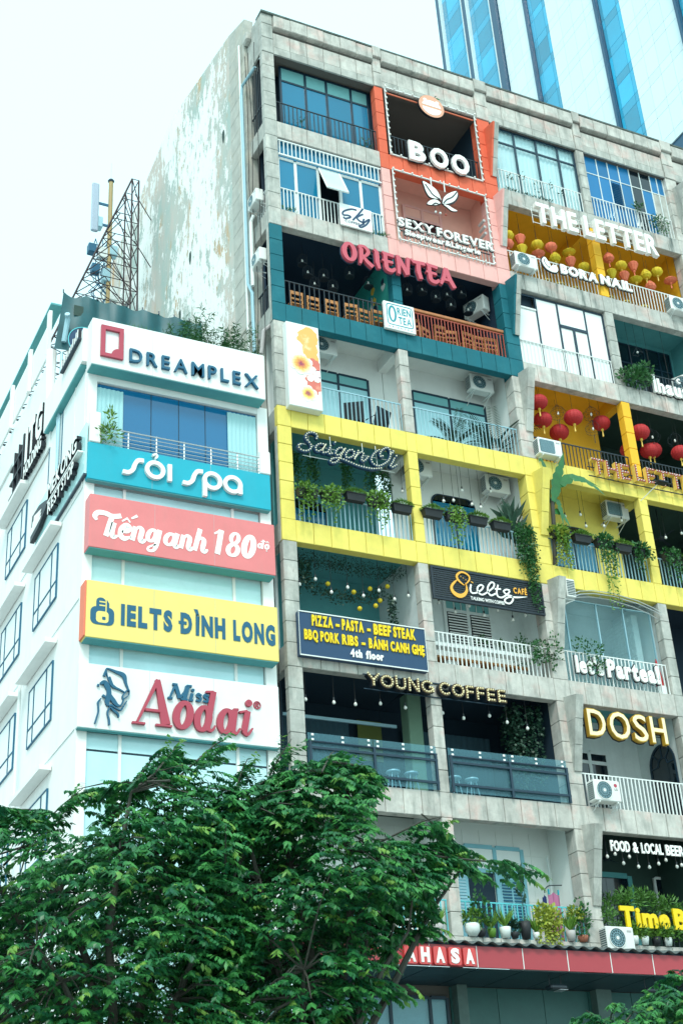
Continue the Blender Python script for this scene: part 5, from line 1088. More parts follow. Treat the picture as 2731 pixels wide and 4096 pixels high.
blob(.52, 24.62, .32, .30, .0055, 'poster_amber'); blob(.58, 24.1, .22, .5, .006, 'poster_amber'); blob(.62, 23.72, .26, .22, .0065, 'poster_red'); blob(.62, 23.15, .22, .32, .0062, 'poster_red', j=.3); blob(.75, 23.45, .12, .16, .0072, 'poster_plum', j=.15)
def petal_material(nm, cx, cz, r, stops):
    m = bpy.data.materials.new(nm); m.use_nodes = True; N = m.node_tree.nodes; L = m.node_tree.links; b = N['Principled BSDF']; b.inputs['Roughness'].default_value = .45
    g = N.new('ShaderNodeNewGeometry'); v = N.new('ShaderNodeVectorMath'); v.operation = 'DISTANCE'; v.inputs[1].default_value = (cx, -.28, cz); L.new(g.outputs['Position'], v.inputs[0])
    n = N.new('ShaderNodeTexNoise'); n.inputs['Scale'].default_value = 14; L.new(g.outputs['Position'], n.inputs['Vector']); a = N.new('ShaderNodeMath'); a.operation = 'MULTIPLY_ADD'; L.new(n.outputs['Fac'], a.inputs[0]); a.inputs[1].default_value = r * .5; L.new(v.outputs['Value'], a.inputs[2])
    mr = N.new('ShaderNodeMapRange'); mr.inputs[1].default_value = r * .2; mr.inputs[2].default_value = r * 1.15; L.new(a.outputs[0], mr.inputs[0]); cr = N.new('ShaderNodeValToRGB'); L.new(mr.outputs[0], cr.inputs[0])
    while len(cr.color_ramp.elements) < len(stops): cr.color_ramp.elements.new(.5)
    for e_, (p_, c_) in zip(cr.color_ramp.elements, stops): e_.position = p_; e_.color = (*c_, 1)
    L.new(cr.outputs[0], b.inputs['Base Color']); MATS[nm] = m; return nm
def flower(cx, cz, r, n, w_, m):
    for i in range(n):
        a = i * 2 * math.pi / n + .3; d = (math.cos(a), math.sin(a)); q = (-d[1], d[0])
        MB().prism([(min(.835, max(-.085, cx + d[0] * r * u + q[0] * r * v)), cz + d[1] * r * u + q[1] * r * v) for u, v in ((.0, .02), (.3, .24), (.6, .42), (.85, .36), (1, .12), (.96, -.12), (.75, -.34), (.4, -.3))], fr, w_ + i * .0008, w_ + i * .0008 + .0006).obj('print', m, t)
W_ = (.84, .84, .78)
flower(.62, 23.42, .27, 5, .0085, petal_material('petal_white', .62, 23.42, .27, ((0, (.75, .5, .5)), (.5, W_), (1, W_))))
flower(.28, 23.70, .36, 6, .0135, petal_material('petal_fire', .28, 23.70, .36, ((0, (.12, .05, .12)), (.2, (.5, .08, .10)), (.5, (.78, .38, .08)), (.75, (.84, .66, .3)), (1, W_))))
flower(.45, 22.78, .27, 6, .009, petal_material('petal_gold', .45, 22.78, .27, ((0, (.16, .04, .12)), (.25, (.5, .14, .10)), (.55, (.82, .6, .12)), (1, W_))))
# ------------------------------------------------------------------ copies of a thing with its parts
def dup(root, loc, rotz=0.0, label=None, group=None, scale=1.0):
    def cp(o, par):
        c = o.copy(); COL.objects.link(c); c.parent = par
        for ch in o.children: cp(ch, c)
        return c
    r = cp(root, None); r.location = loc; r.rotation_euler = (0, 0, rotz); r.scale = (scale,) * 3
    if label: r['label'] = label
    if group: r['group'] = group
    return r
class Proto:
    """the first placement moves the original, later ones copy it"""
    def __init__(s, root): s.root = root; s.used = False
    def put(s, loc, label, rotz=0.0, scale=1.0):
        if not s.used:
            s.used = True; o = s.root; o.location = loc; o.rotation_euler = (0, 0, rotz); o.scale = (scale,) * 3; o['label'] = label; return o
        return dup(s.root, loc, rotz, label, None, scale)
ORD = ['first', 'second', 'third', 'fourth', 'fifth', 'sixth', 'seventh', 'eighth', 'ninth', 'tenth', 'eleventh', 'twelfth', 'thirteenth', 'fourteenth']
# ---- cooling units
def ac_proto(round_grille=True, brand=None):
    t = thing('air_conditioner', 'x', 'air conditioner', (0, 0, 0), 'outdoor cooling units'); w, h, d = .8, .55, .3
    c = MB().cbox(-w / 2, w / 2, -d / 2, d / 2, 0, h, .02).obj('casing', 'ac_white', t); fr = FR((0, -d / 2, 0))
    cx = -.1
    if round_grille:
        MB().prism(ARC(cx, h / 2, .225, .225, 0, 342, 19), fr, .001, .006).obj('grille', 'ac_grille', t)
        e = MB()
        for r_ in (.07, .13, .19): ribbon(e, ARC(cx, h / 2, r_, r_, 0, 337, 15), fr, .007, .012, .008, True)
        for a in range(0, 360, 24): ribbon(e, [(cx + .05 * math.cos(R(a)), h / 2 + .05 * math.sin(R(a))), (cx + .22 * math.cos(R(a + 15)), h / 2 + .22 * math.sin(R(a + 15)))], fr, .012, .016, .006, False, False)
        e.obj('grille_wires', 'blue_metal', t); e = MB(); ribbon(e, ARC(cx, h / 2, .235, .235, 0, 345, 23), fr, .001, .02, .02, True); e.obj('grille_ring', 'ac_white', t); MB().prism(ARC(cx, h / 2, .045, .045, 0, 330, 11), fr, .017, .024).obj('hub', 'ac_white', t)
    else:
        MB().prism(rrect(-.36, .14, .06, .48, .05), fr, .001, .006).obj('grille', 'ac_grille', t); e = MB()
        for i in range(14): e.box(-.35, .13, -d / 2 - .012, -d / 2 - .007, .075 + i * .03, .085 + i * .03)
        e.obj('grille_wires', 'blue_metal', t)
    e = MB()
    for i in range(9): e.box(-w / 2 - .008, -w / 2 - .001, -d / 2 + .03, d / 2 - .03, .06 + i * .05, .085 + i * .05)
    e.obj('side_louvres', 'ac_grille', t)
    for x in (-.28, .28): MB().box(x - .015, x + .015, -d / 2, d / 2 + .25, -.04, -.005).tube((x, -d / 2 + .02, -.03), (x, d / 2 + .22, -.28), .012, 4).obj('bracket', 'white_metal', t)
    if brand:
        MB().prism(ARC(.26, .42, .05, .05, 0, 330, 11), fr, .001, .004).obj('emblem', 'sign_crimson', t); letters(t, brand, .22, .31, .29, .345, fr, .001, .003, 'black_letter', bold=.01)
    else: MB().box(.2, .33, -d / 2 - .004, -d / 2 - .001, .42, .47).obj('badge', 'pot_grey', t)
    return Proto(t)
acr, acs, acl = ac_proto(), ac_proto(False), ac_proto(True, 'LG')
for p, x, y, z, rot, lab in ((acr, 1.52, .85, 25.02, 0, 'cooling unit half hidden behind the flower poster'), (acr, 6.66, .85, 24.96, 0, 'cooling unit on white wall above the palms'), (acr, 4.24, .85, 21.58, 0, 'cooling unit behind the slim yellow pillar'), (acr, 6.77, .85, 21.52, 0, 'cooling unit over a drip tray beside tall leafy plant'),
                             (acs, 10.9, .85, 21.46, 0, 'square grilled cooling unit on the yellow wall'), (acr, 8.2, -.12, 29.30, 0, 'cooling unit on pale railing beside nail lettering'), (acr, 14.1, -.12, 29.22, 0, 'cooling unit at the far end of the nail shop railing'), (acs, 8.06, -.12, 22.47, 0, 'square grilled cooling unit on black railing by red lanterns'),
                             (acl, 8.18, -.2, 12.28, 0, 'big cooling unit with black fan and red round badge'), (acr, 7.95, -.15, 8.62, 0, 'cooling unit standing over red awning beside yellow letters'), (acr, 7.0, 1.0, 28.0, R(-70), 'cooling unit in the dark corner of tea terrace'), (acr, -.48, .62, 29.65, R(-90), 'upper cooling unit on side of corner pillar'), (acr, -.46, .58, 27.45, R(-90), 'lower cooling unit on side of corner pillar'),
                             (acs, 7.98, .05, 17.93, R(90), 'cooling unit seen edge on beside the tea shop glass'), (acr, 14.6, .8, 26.9, R(-60), 'cooling unit on teal wall at the picture edge')):
    o = p.put((x, y, z), lab, rot, .78 if 'corner pillar' in lab else 1.0)
# ---- hanging bulbs
def bulb_proto(m='bulb_glass', r=.05):
    t = thing('hanging_bulb', 'x', 'light bulb', (0, 0, 0), 'bulbs hanging on cords')
    MB().tube((0, 0, 0), (0, 0, 1), .006, 4).obj('cord', 'cord', t); MB().tube((0, 0, -.07), (0, 0, 0.0), .022, 6).obj('socket', 'black_metal', t); MB().lathe((0, 0, -.17), [(.004, 0), (.034, .015), (.045, .045), (.034, .08), (.02, .10)], 8).obj('bulb', m, t, True); return Proto(t)
bp = bulb_proto()
def bulbs(pts, y, ztop, where):
    for i, (x, z) in enumerate(sorted(pts)):
        o = bp.put((x, y, z + .1), '%s hanging bulb %s' % (ORD[i], where))
        for c in o.children:
            if c.name.startswith('cord'): c.scale = (1, 1, max(.1, ztop - z - .1))
bulbs([(0.29, 17.5), (0.74, 17.72), (1.17, 17.42), (1.64, 17.63), (2.08, 17.46), (2.54, 17.68), (2.98, 17.5), (3.4, 17.66)], .5, 18.75, 'over the menu board from the corner')
bulbs([(0.21, 14.33), (0.96, 14.34), (1.54, 14.36), (2.23, 14.46), (2.92, 14.43), (3.97, 14.41), (4.57, 14.34), (5.34, 14.49), (5.85, 14.37), (6.45, 14.27)], .3, 15.35, 'of the coffee bar from the corner')
bulbs([(8.36, 11.08), (8.61, 11.16), (8.83, 10.94), (9.04, 11.12), (9.28, 10.88), (9.62, 10.89), (9.93, 11.0), (10.18, 11.11), (10.5, 10.96), (10.66, 11.01)], .3, 12.0, 'under the food lettering from the pier')
bulbs([(3.56, 20.88), (4.12, 21.45), (4.84, 20.83), (5.16, 20.91), (5.47, 21.29), (5.75, 20.9), (5.35, 20.6), (6.03, 20.86), (6.42, 21.44)], .6, 22.2, 'before the white planter balcony from the slim pillar')
bulbs([(8.87, 21.09), (9.42, 21.25), (9.56, 20.9), (10.21, 21.02), (10.89, 21.32), (11.8, 20.84), (12.43, 21.03), (13.07, 21.29)], .6, 22.2, 'before the yellow wall from the fin')
bulbs([(4.24, 17.55), (4.72, 17.36), (5.16, 17.6), (5.6, 17.39), (6.05, 17.61), (6.49, 17.39), (6.91, 17.58)], .4, 18.75, 'below the slatted sign from the slim pillar')
bulbs([(12.3, 26.9), (13.0, 26.75), (13.7, 26.65)], .5, 28.9, 'of the teal balcony from its pillar')
# ---- lanterns
def lantern_proto(name, prof, m, tm, n=14, tas=.28):
    t = thing(name, 'x', 'lantern', (0, 0, 0), 'paper lanterns'); MB().lathe((0, 0, 0), prof, n).obj('shade', m, t); z0, z1 = prof[0][1], prof[-1][1]
    e = MB()
    for k in range(n): e.path([(q[0] * 1.01 * math.cos(2 * math.pi * k / n), q[0] * 1.01 * math.sin(2 * math.pi * k / n), q[1]) for q in prof], .004, 3)
    e.obj('ribs', m, t); MB().lathe((0, 0, z0 - .07), [(.02, 0), (.045, .02), (.045, .07)], 8).obj('collar', tm, t); MB().tube((0, 0, z0 - .07), (0, 0, z0 - .07 - tas), .018, 5, .028).obj('tassel', tm, t); MB().tube((0, 0, z1), (0, 0, z1 + .9), .006, 4).obj('cord', 'cord', t); return Proto(t)
sph = lambda r, f=.86: [(r * math.cos(R(a)) + .01, r * f * math.sin(R(a))) for a in range(-75, 76, 15)]
red = lantern_proto('red_lantern', sph(.27), 'lantern_red', 'gold', 18, .2)
dia = [(.05, -.16), (.12, -.12), (.19, -.02), (.20, .02), (.12, .12), (.05, .15)]; gar = [(.04, -.17), (.11, -.16), (.18, -.08), (.185, .0), (.12, .1), (.05, .2)]; fla = [(.05, -.1), (.16, -.06), (.23, .0), (.16, .07), (.05, .1)]; top = [(.04, -.19), (.08, -.16), (.15, .0), (.18, .08), (.14, .14), (.06, .17)]
LP = {(s, c): lantern_proto(('coral' if c == 'c' else 'yellow') + '_lantern', pr, 'lantern_coral' if c == 'c' else 'lantern_yellow', 'lantern_coral' if c == 'c' else 'gold', 10, .16) for s, pr in (('r', sph(.19)), ('g', gar), ('f', fla), ('t', top)) for c in 'cy'}
F7L = [(8.67, 31.12, 't', 'c'), (8.68, 30.71, 't', 'y'), (9.31, 31.1, 'r', 'y'), (9.29, 30.72, 'f', 'c'), (9.84, 31.16, 'r', 'c'), (9.94, 30.77, 'g', 'y'), (10.54, 31.16, 'f', 'y'), (10.55, 30.77, 't', 'c'), (11.05, 30.69, 'r', 'y'), (12.14, 31.42, 'g', 'c'), (12.15, 30.74, 't', 'y'), (12.61, 31.22, 'r', 'y'), (13.13, 31.34, 't', 'c'), (12.67, 30.79, 't', 'c'), (13.13, 30.78, 'f', 'y'), (13.6, 31.14, 'g', 'y'), (14.11, 31.40, 'r', 'y'), (14.63, 31.18, 'f', 'c'), (13.7, 30.68, 'g', 'c'), (8.2, 31.14, 'r', 'y'), (8.15, 30.78, 'r', 'c')]
SHN = {'r': 'round', 'g': 'garlic shaped', 'f': 'flattened', 't': 'teardrop'}; cnt = {}
for x, z, s, c in sorted(F7L):
    k = cnt[(s, c)] = cnt.get((s, c), -1) + 1; LP[(s, c)].put((x, .5, z), '%s %s %s lantern from the pink pier' % (ORD[k], SHN[s], 'coral' if c == 'c' else 'yellow'))
for pr in LP.values():
    if not pr.used: pr.put((10.2 + rng.uniform(-.8, .8), 1.4, 31.2), 'lone lantern deeper inside the orange balcony')
for i, (x, z) in enumerate(sorted([(8.37, 24.76), (8.62, 24.34), (9.57, 24.49), (9.35, 24.21), (10.79, 24.71), (12.02, 24.5), (12.45, 24.07), (12.83, 24.31), (13.45, 24.07), (11.88, 24.12)])): red.put((x, .4 + .25 * (i % 3), z), '%s round red lantern from the concrete fin' % ORD[i], 0, rng.uniform(.94, 1.06))
# ---- wire cages
def cage_proto(name, prof, m, bulb, cap=True, n=14):
    t = thing(name, 'x', 'cage lamp', (0, 0, 0), 'wire cage lamps'); e = MB()
    for k in range(n): e.path([(q[0] * math.cos(2 * math.pi * k / n), q[0] * math.sin(2 * math.pi * k / n), q[1]) for q in prof], .003, 3)
    for q in prof[1:-1]: e.path([(q[0] * math.cos(2 * math.pi * k / 16), q[0] * math.sin(2 * math.pi * k / 16), q[1]) for k in range(17)], .003, 3)
    e.obj('cage', m, t); MB().lathe((0, 0, -.02), [(.01, -.05), (.035, -.02), (.02, .05)], 8).obj('bulb', bulb, t); MB().tube((0, 0, prof[-1][1]), (0, 0, prof[-1][1] + .6), .005, 4).obj('cord', 'cord', t)
    MB().lathe((0, 0, prof[0][1] - .02), [(prof[0][0] * .9, 0), (prof[0][0] + .008, .02)], 12).obj('base_ring', 'black_metal', t) if cap else MB().tube((0, 0, prof[0][1] - .3), (0, 0, prof[0][1]), .012, 4).obj('tassel', 'cord', t); return Proto(t)
c6 = cage_proto('cage_lamp', [(.14, -.16), (.15, -.1), (.15, .1), (.10, .17), (.02, .2)], 'black_metal', 'bulb_glass')
for i, (x, z, y) in enumerate(sorted([(1.06, 28.32, .9), (1.22, 27.95, .9), (1.73, 27.98, .9), (1.42, 27.59, .9), (2.01, 27.67, .9), (2.59, 28.32, .9), (3.2, 28.12, .9), (4.45, 28.16, .8), (4.98, 28.31, .8), (5.44, 28.17, .8), (5.85, 28.37, .8), (5.95, 28.01, .8), (6.38, 28.6, .8), (6.55, 27.98, .8)])): c6.put((x, y, z), '%s wire cage lamp of the tea terrace from the corner' % ORD[i])
c5 = cage_proto('bird_cage_lamp', [(.10, -.22), (.22, -.12), (.24, 0), (.16, .14), (.05, .24), (.01, .3)], 'black_metal', 'bulb_glass', False, 9)
for i, (x, z) in enumerate([(9.07, 24.57), (10.3, 24.81), (10.28, 24.29), (12.52, 24.48), (13.39, 24.54)]): c5.put((x, .45, z), '%s onion shaped wire cage among red lanterns' % ORD[i])
# ---- plants
def planter(label, x, z, kind, w=.56, y=-.12, n=160):
    t = thing('planter_box', label, 'planter', (x, y, z), 'planters hung on the railings')
    MB().add([(x - w / 2 + .03, y - .08, z), (x + w / 2 - .03, y - .08, z), (x + w / 2 - .03, y + .08, z), (x - w / 2 + .03, y + .08, z), (x - w / 2, y - .11, z + .2), (x + w / 2, y - .11, z + .2), (x + w / 2, y + .1, z + .2), (x - w / 2, y + .1, z + .2)], [(0, 3, 2, 1), (4, 5, 6, 7), (0, 1, 5, 4), (1, 2, 6, 5), (2, 3, 7, 6), (3, 0, 4, 7)]).obj('box', 'soil_black', t)
    MB().box(x - w / 2 - .01, x + w / 2 + .01, y - .125, y + .11, z + .19, z + .215).obj('rim', 'soil_black', t)
    f = MB()
    if kind == 'fern':
        for _ in range(n * 4):
            a = rng.uniform(0, 6.28); s = rng.random() ** .5; p = (x + math.cos(a) * w * .56 * s, y + math.sin(a) * .2 * s - .02, z + .22 + .2 * (1 - s) * rng.random()); leafq(f, p, (math.cos(a) * s * 1.5, math.sin(a) * s * 1.2, .9 - s + rng.uniform(-.3, .4)), rng.uniform(.05, .11), .018)
        m = 'leaf_fern'
    else:
        bush(f, (x, y - .02, z + .26), (w * .55, .18, .16), n, .10, .075, .2); m = 'leaf_light' if kind == 'pothos' else 'leaf'
        for _ in range(9): vine(f, (x + rng.uniform(-w * .5, w * .5), y - .13, z + .2), rng.uniform(.25, 1.0), 26, .085)
    f.obj('foliage', m, t); return t
for i, (x, z, kd) in enumerate([(.33, 19.66, 'pothos'), (1.01, 19.70, 'pothos'), (1.70, 19.80, 'fern'), (2.36, 19.78, 'pothos'), (3.06, 19.72, 'fern'), (3.99, 19.75, 'fern'), (4.67, 19.76, 'pothos'), (5.38, 19.78, 'fern'), (6.11, 19.74, 'fern')]): planter('%s planter box of %s along the yellow balconies from the corner' % (ORD[i], 'ferns' if kd == 'fern' else 'trailing leaves'), x, z, kd)
for i, (x, z, kd) in enumerate([(8.05, 19.80, 'pothos'), (8.76, 19.82, 'fern'), (9.5, 19.80, 'leafy'), (10.13, 19.76, 'fern'), (10.78, 19.74, 'leafy'), (11.85, 19.76, 'leafy'), (12.55, 19.76, 'fern')]): planter('%s planter box of %s beyond the yellow fin' % (ORD[i], 'ferns' if kd == 'fern' else 'trailing leaves'), x, z, kd)
def plant(name, label, loc, build, m, cat='plant', group=None, stem=None):
    t = thing(name, label, cat, loc, group); f = MB(); build(f); f.obj('foliage', m, t)
    if stem: e = MB(); stem(e); e.obj('stem', 'bark', t)
    return t
def fronds(f, c, n, ln, droop=.8, w=.03, lf=26, spread=1.0):
    for k in range(n):
        a = 2 * math.pi * k / n + rng.uniform(-.3, .3); el = rng.uniform(.7, 1.35); L = ln * rng.uniform(.75, 1.1); p = Vector(c); d = Vector((math.cos(a) * math.cos(el) * spread, math.sin(a) * math.cos(el) * spread * .6, math.sin(el)))
        for i in range(lf):
            p = p + d * (L / lf); d = (d + Vector((math.cos(a) * .02, math.sin(a) * .01, -.045 * droop))).normalized()
            if i > 4:
                s = d.cross(Vector((0, 0, 1))).normalized()
                for sg in (1, -1): leafq(f, p, s * sg + d * .7 + Vector((0, 0, -.15)), ln * .26 * (1 - .5 * i / lf), w, (0, 0, 1))
plant('palm', 'dark potted palm spreading behind the pale blue railing', (5.4, .55, 22.4), lambda f: fronds(f, (5.4, .55, 22.6), 13, 1.15), 'leaf_dark', 'palm', 'palms on the white balcony'); plant('palm', 'taller potted palm with upright frond next to pier', (6.75, .6, 22.4), lambda f: fronds(f, (6.75, .6, 22.7), 14, 1.5, .6), 'leaf_dark', 'palm', 'palms on the white balcony')
def banana(f, p0, pts, w):
    n = len(pts); vs = []
    for i, p in enumerate(pts):
        p = Vector(p); d = (Vector(pts[min(i + 1, n - 1)]) - Vector(pts[max(0, i - 1)])).normalized(); s = d.cross(Vector((.2, -1, .3))).normalized(); t = i / (n - 1); ww = w * .8 * math.sin(math.pi * min(1, .08 + .92 * t) ** .8) * (rng.uniform(.6, .85) if i % 4 == 2 else rng.uniform(.85, 1.1))
        f.add([p, p + s * ww - Vector((0, 0, .12 * ww)), p - s * ww - Vector((0, 0, .12 * ww))], [])
        vs.append(len(f.v) - 3)
    for a, c in zip(vs, vs[1:]): f.f += [(a, a + 1, c + 1, c), (a, c, c + 2, a + 2)]
def bana(f):
    for pts, w in ((((7.85, -.3, 20.9), (7.95, -.35, 21.4), (8.1, -.4, 21.8), (8.28, -.4, 22.2), (8.42, -.38, 22.6)), .2), (((7.85, -.3, 20.9), (8.1, -.35, 21.5), (8.5, -.45, 21.75), (8.9, -.5, 21.7), (9.3, -.5, 21.5), (9.55, -.5, 21.3)), .2), (((7.85, -.25, 20.8), (8.2, -.2, 21.6), (8.7, -.2, 21.9), (9.2, -.2, 21.9), (9.7, -.2, 21.75)), .16), (((7.83, -.2, 20.9), (7.7, -.35, 21.5), (7.62, -.45, 21.9), (7.5, -.5, 22.1), (7.4, -.5, 22.0)), .14), (((7.9, -.2, 20.6), (8.1, -.2, 20.7), (8.25, -.2, 20.5), (8.4, -.2, 20.2)), .16), (((7.88, -.2, 21.1), (8.05, -.25, 21.0), (8.12, -.25, 20.6), (8.12, -.25, 20.2)), .14)):
        q = [Vector(p) for p in pts]; fine = []
        for a, c in zip(q, q[1:]): fine += [a.lerp(c, i / 7) for i in range(7)]
        banana(f, None, fine + [q[-1]], w)
plant('banana_plant', 'banana plant with broad torn leaves beside the yellow fin', (7.9, .1, 19.1), bana, 'banana_leaf', stem=lambda e: e.path([(7.9, .1, 19.1), (7.88, -.1, 20), (7.86, -.25, 21)], .06, 6))
def broad(f, c, n, ln, w):
    for _ in range(n):
        a = rng.uniform(0, 6.28); el = rng.uniform(.5, 1.4); b = Vector(c) + Vector((rng.uniform(-.12, .12), rng.uniform(-.1, .1), rng.uniform(0, .9))); leafq(f, b, (math.cos(a) * math.cos(el), math.sin(a) * math.cos(el) * .6, math.sin(el)), ln * rng.uniform(.7, 1.1), w, None, .1)
plant('leafy_plant', 'tall dark broad leaved plant in the planter row, left of the yellow fin', (6.8, .3, 19.1), lambda f: broad(f, (6.8, .3, 19.6), 60, .75, .16), 'leaf_dark')
def curtainvine(f, x0, x1, y, z, l0, l1, n, ln=.08, per=40):
    for _ in range(n): vine(f, (rng.uniform(x0, x1), y + rng.uniform(-.06, .06), z + rng.uniform(-.05, .1)), rng.uniform(l0, l1), per, ln)
plant('trailing_vine', 'dense trailing vine hanging from railing left of the yellow fin', (6.9, -.15, 19.9), lambda f: (bush(f, (6.88, -.12, 19.85), (.3, .16, .25), 240, .09, .07), curtainvine(f, 6.62, 7.2, -.16, 19.8, .6, 1.3, 26), curtainvine(f, 6.85, 7.15, -.14, 19.2, 1.0, 1.9, 13)), 'leaf')
plant('trailing_vine', 'yellow leaved vine trailing from first planter beyond the yellow fin', (8.0, -.15, 19.9), lambda f: (bush(f, (8.0, -.14, 20.0), (.3, .14, .22), 150, .13, .10), curtainvine(f, 7.85, 8.2, -.16, 19.8, .5, 1.1, 8)), 'leaf_lime'); plant('trailing_vine', 'thin vine dangling over the lower yellow spandrel', (9.5, -.15, 19.8), lambda f: curtainvine(f, 9.4, 9.75, -.16, 19.7, .7, 1.9, 7), 'leaf_light')
plant('hanging_greenery', 'dark hanging greenery in the shaded planter balcony', (1.6, .9, 21), lambda f: [curtainvine(f, a, a + .35, .9, 21.6, .5, 1.5, 10) for a in (.4, .9, 1.9, 2.6, 3.0)], 'leaf'); plant('moss_canopy', 'mossy canopy with dangling vines under ceiling above menu board', (1.7, .8, 18.4), lambda f: ([bush(f, (.3 + i * .29, .75, 18.35), (.24, .45, .1), 190, .05, .03, -.2) for i in range(11)], curtainvine(f, .2, .7, .6, 18.2, .5, 1.0, 9), curtainvine(f, 2.8, 3.0, .6, 17.6, .5, .9, 6), [bush(f, (.6 + i * .22, .9, 17.75 - .25 * math.sin(i * .32)), (.16, .15, .2), 60, .07, .045) for i in range(11)]), 'leaf_dark')
for i, (x, z) in enumerate(sorted([(1.18, 17.73), (1.91, 17.61), (2.39, 17.78), (2.91, 17.93), (2.66, 17.48), (2.05, 17.16), (2.52, 17.31)])): tag(MB().ball((x, .7, z), .065, 10, 7).obj('yellow_ball', 'lantern_yellow', None, True), '%s small yellow ball hung in the garland from the corner' % ORD[i], 'ornament', 'balls in the garland')
plant('ivy_wall', 'dark ivy with pale flowers on coffee bar wall by pier', (6.9, 1.0, 13.5), lambda f: [curtainvine(f, 6.2, 7.1, y, 15.0, .8, 2.2, 12, .1, 50) for y in (.6, 1.0, 1.5)], 'leaf_dark')
plant('bush', 'round leafy bush growing over the concrete spandrel by cafe letters', (11.9, -.1, 26), lambda f: (bush(f, (11.75, -.2, 26.1), (.55, .28, .34), 520, .12, .06), bush(f, (12.15, -.2, 26.45), (.3, .2, .35), 200, .12, .06), bush(f, (11.3, -.15, 26.1), (.2, .15, .15), 70, .12, .06)), 'leaf', 'bush'); plant('flowering_vine', 'loose flowering vine climbing round the pier beside tea shop letters', (7.6, -.2, 16), lambda f: (bush(f, (7.3, -.15, 16.4), (.22, .15, .5), 90, .09, .06), bush(f, (8.4, -.15, 16.6), (.55, .15, .28), 120, .09, .06), bush(f, (8.6, -.15, 16.1), (.3, .12, .3), 90, .09, .06), curtainvine(f, 6.7, 7.2, -.05, 16.6, .4, .9, 8)), 'leaf')
plant('wall_plants', 'cluster of wall pots and climbers in corner under slatted sign', (6.8, .8, 16.5), lambda f: (bush(f, (6.85, .7, 16.6), (.25, .25, .5), 200, .09, .05), bush(f, (6.5, 1.2, 16.95), (.16, .1, .12), 50, .1, .05), bush(f, (5.95, 1.2, 17.0), (.2, .1, .14), 60, .1, .05)), 'leaf')
plant('weeds', 'weeds sprouting along the spandrel under curtained windows', (9, -.02, 32.6), lambda f: [bush(f, (8.1 + i * .27, .02, 32.64), (.14, .05, .07), 26, .09, .03, .8) for i in range(7)] + [bush(f, (8.3 + i * .5, .04, 33.2 + .2 * (i % 2)), (.12, .03, .25), 10, .09, .05, .5) for i in range(5)], 'leaf_dark'); plant('weeds', 'weeds along the spandrel beside small coffee board', (2, -.02, 29.2), lambda f: [bush(f, (x, .0, 29.26), (.16, .05, .07), 26, .09, .03, .8) for x in (.2, .4, 2.2, 3.1, 3.3, 3.4)], 'leaf'); plant('climber', 'creeper on the last top row railing', (14.3, .05, 32.6), lambda f: (bush(f, (14.2, .0, 33.1), (.4, .12, .45), 200, .09, .05), bush(f, (13.4, .0, 33.6), (.2, .1, .2), 60, .1, .05)), 'leaf')
plant('potted_shrub', 'small shrub in pot at the dark top corner window', (3.2, .3, 32.7), lambda f: (bush(f, (3.15, .2, 32.95), (.25, .1, .22), 60, .08, .05), bush(f, (.9, .2, 33.0), (.3, .1, .35), 26, .08, .04)), 'leaf'); plant('shrub', 'young shrub at end of the steel railing', (-5.0, -.3, 20.1), lambda f: (bush(f, (-4.95, -.28, 20.35), (.3, .12, .28), 110, .13, .05), bush(f, (-4.95, -.28, 20.85), (.1, .1, .25), 50, .13, .05, .8)), 'leaf_light')
def bamboo(f):
    for _ in range(46):
        x = rng.uniform(-2.6, -.75) if rng.random() < .85 else rng.uniform(-3.0, -2.0); h = rng.uniform(.3, 1.0) * (1.25 if -2.4 < x < -1.7 else 1); p = Vector((x, rng.uniform(.4, 1.2), 24.0)); d = Vector((rng.uniform(-.25, .25), rng.uniform(-.2, .1), 1))
        for i in range(22):
            p = p + d * (h * 1.6 / 22); d += Vector((rng.uniform(-.1, .1), 0, -.03))
            for _ in range(3): leafq(f, p, (rng.uniform(-1, 1), rng.uniform(-1, 1), rng.uniform(-.6, .5)), rng.uniform(.12, .22), .025)
plant('bamboo', 'feathery bamboo clump growing behind the top white signboard', (-1.6, .8, 23.6), bamboo, 'leaf'); plant('grass_tuft', 'spiky grass tuft behind the top white signboard', (-4, .3, 23.6), lambda f: [leafq(f, (-4.2 + rng.uniform(-.35, .35), .1, 23.65), (rng.uniform(-.7, .7), rng.uniform(-.3, .3), 1), rng.uniform(.2, .5), .02) for _ in range(120)], 'leaf')
mat('leaf_mid', (0.07, 0.20, 0.03), rough=0.5, var=0.4, nscale=6)
# potted plants on the lowest balcony edge
PG = 'potted plants above the red awning'
def pot(label, x, w, h, m, kind, fm, y=-.02, z=8.83):
    w, h = w * .86, h * .86
    t = thing('potted_plant', label, 'potted plant', (x, y, z), PG)
    prof = [(w * .36, 0), (w * .48, h * .6), (w * .5, h), (w * .44, h), (w * .42, h * .9)] if kind != 'bowl' else [(w * .25, 0), (w * .48, h * .4), (w * .5, h * .8), (w * .44, h), (w * .40, h * .95)]
    MB().lathe((x, y, z), prof, 14).obj('pot', m, t, True); f = MB()
    if kind == 'agave':
        for _ in range(46): a = rng.uniform(0, 6.28); leafq(f, (x, y, z + h), (math.cos(a) * .55, math.sin(a) * .4, rng.uniform(.5, 1.2)), rng.uniform(.3, .55), .045, None, .05)
    elif kind == 'tree': broad(f, (x, y, z + h + .35), 26, .25, .09); f.tube((x, y, z + h - .05), (x, y, z + h + .7), .012, 4)
    elif kind == 'tall': bush(f, (x, y, z + h + .4), (.28, .18, .5), 190, .1, .07)
    else: bush(f, (x, y, z + h + .12), (w * .7, w * .45, .2), 170, .09, .06)
    f.obj('foliage', fm, t)
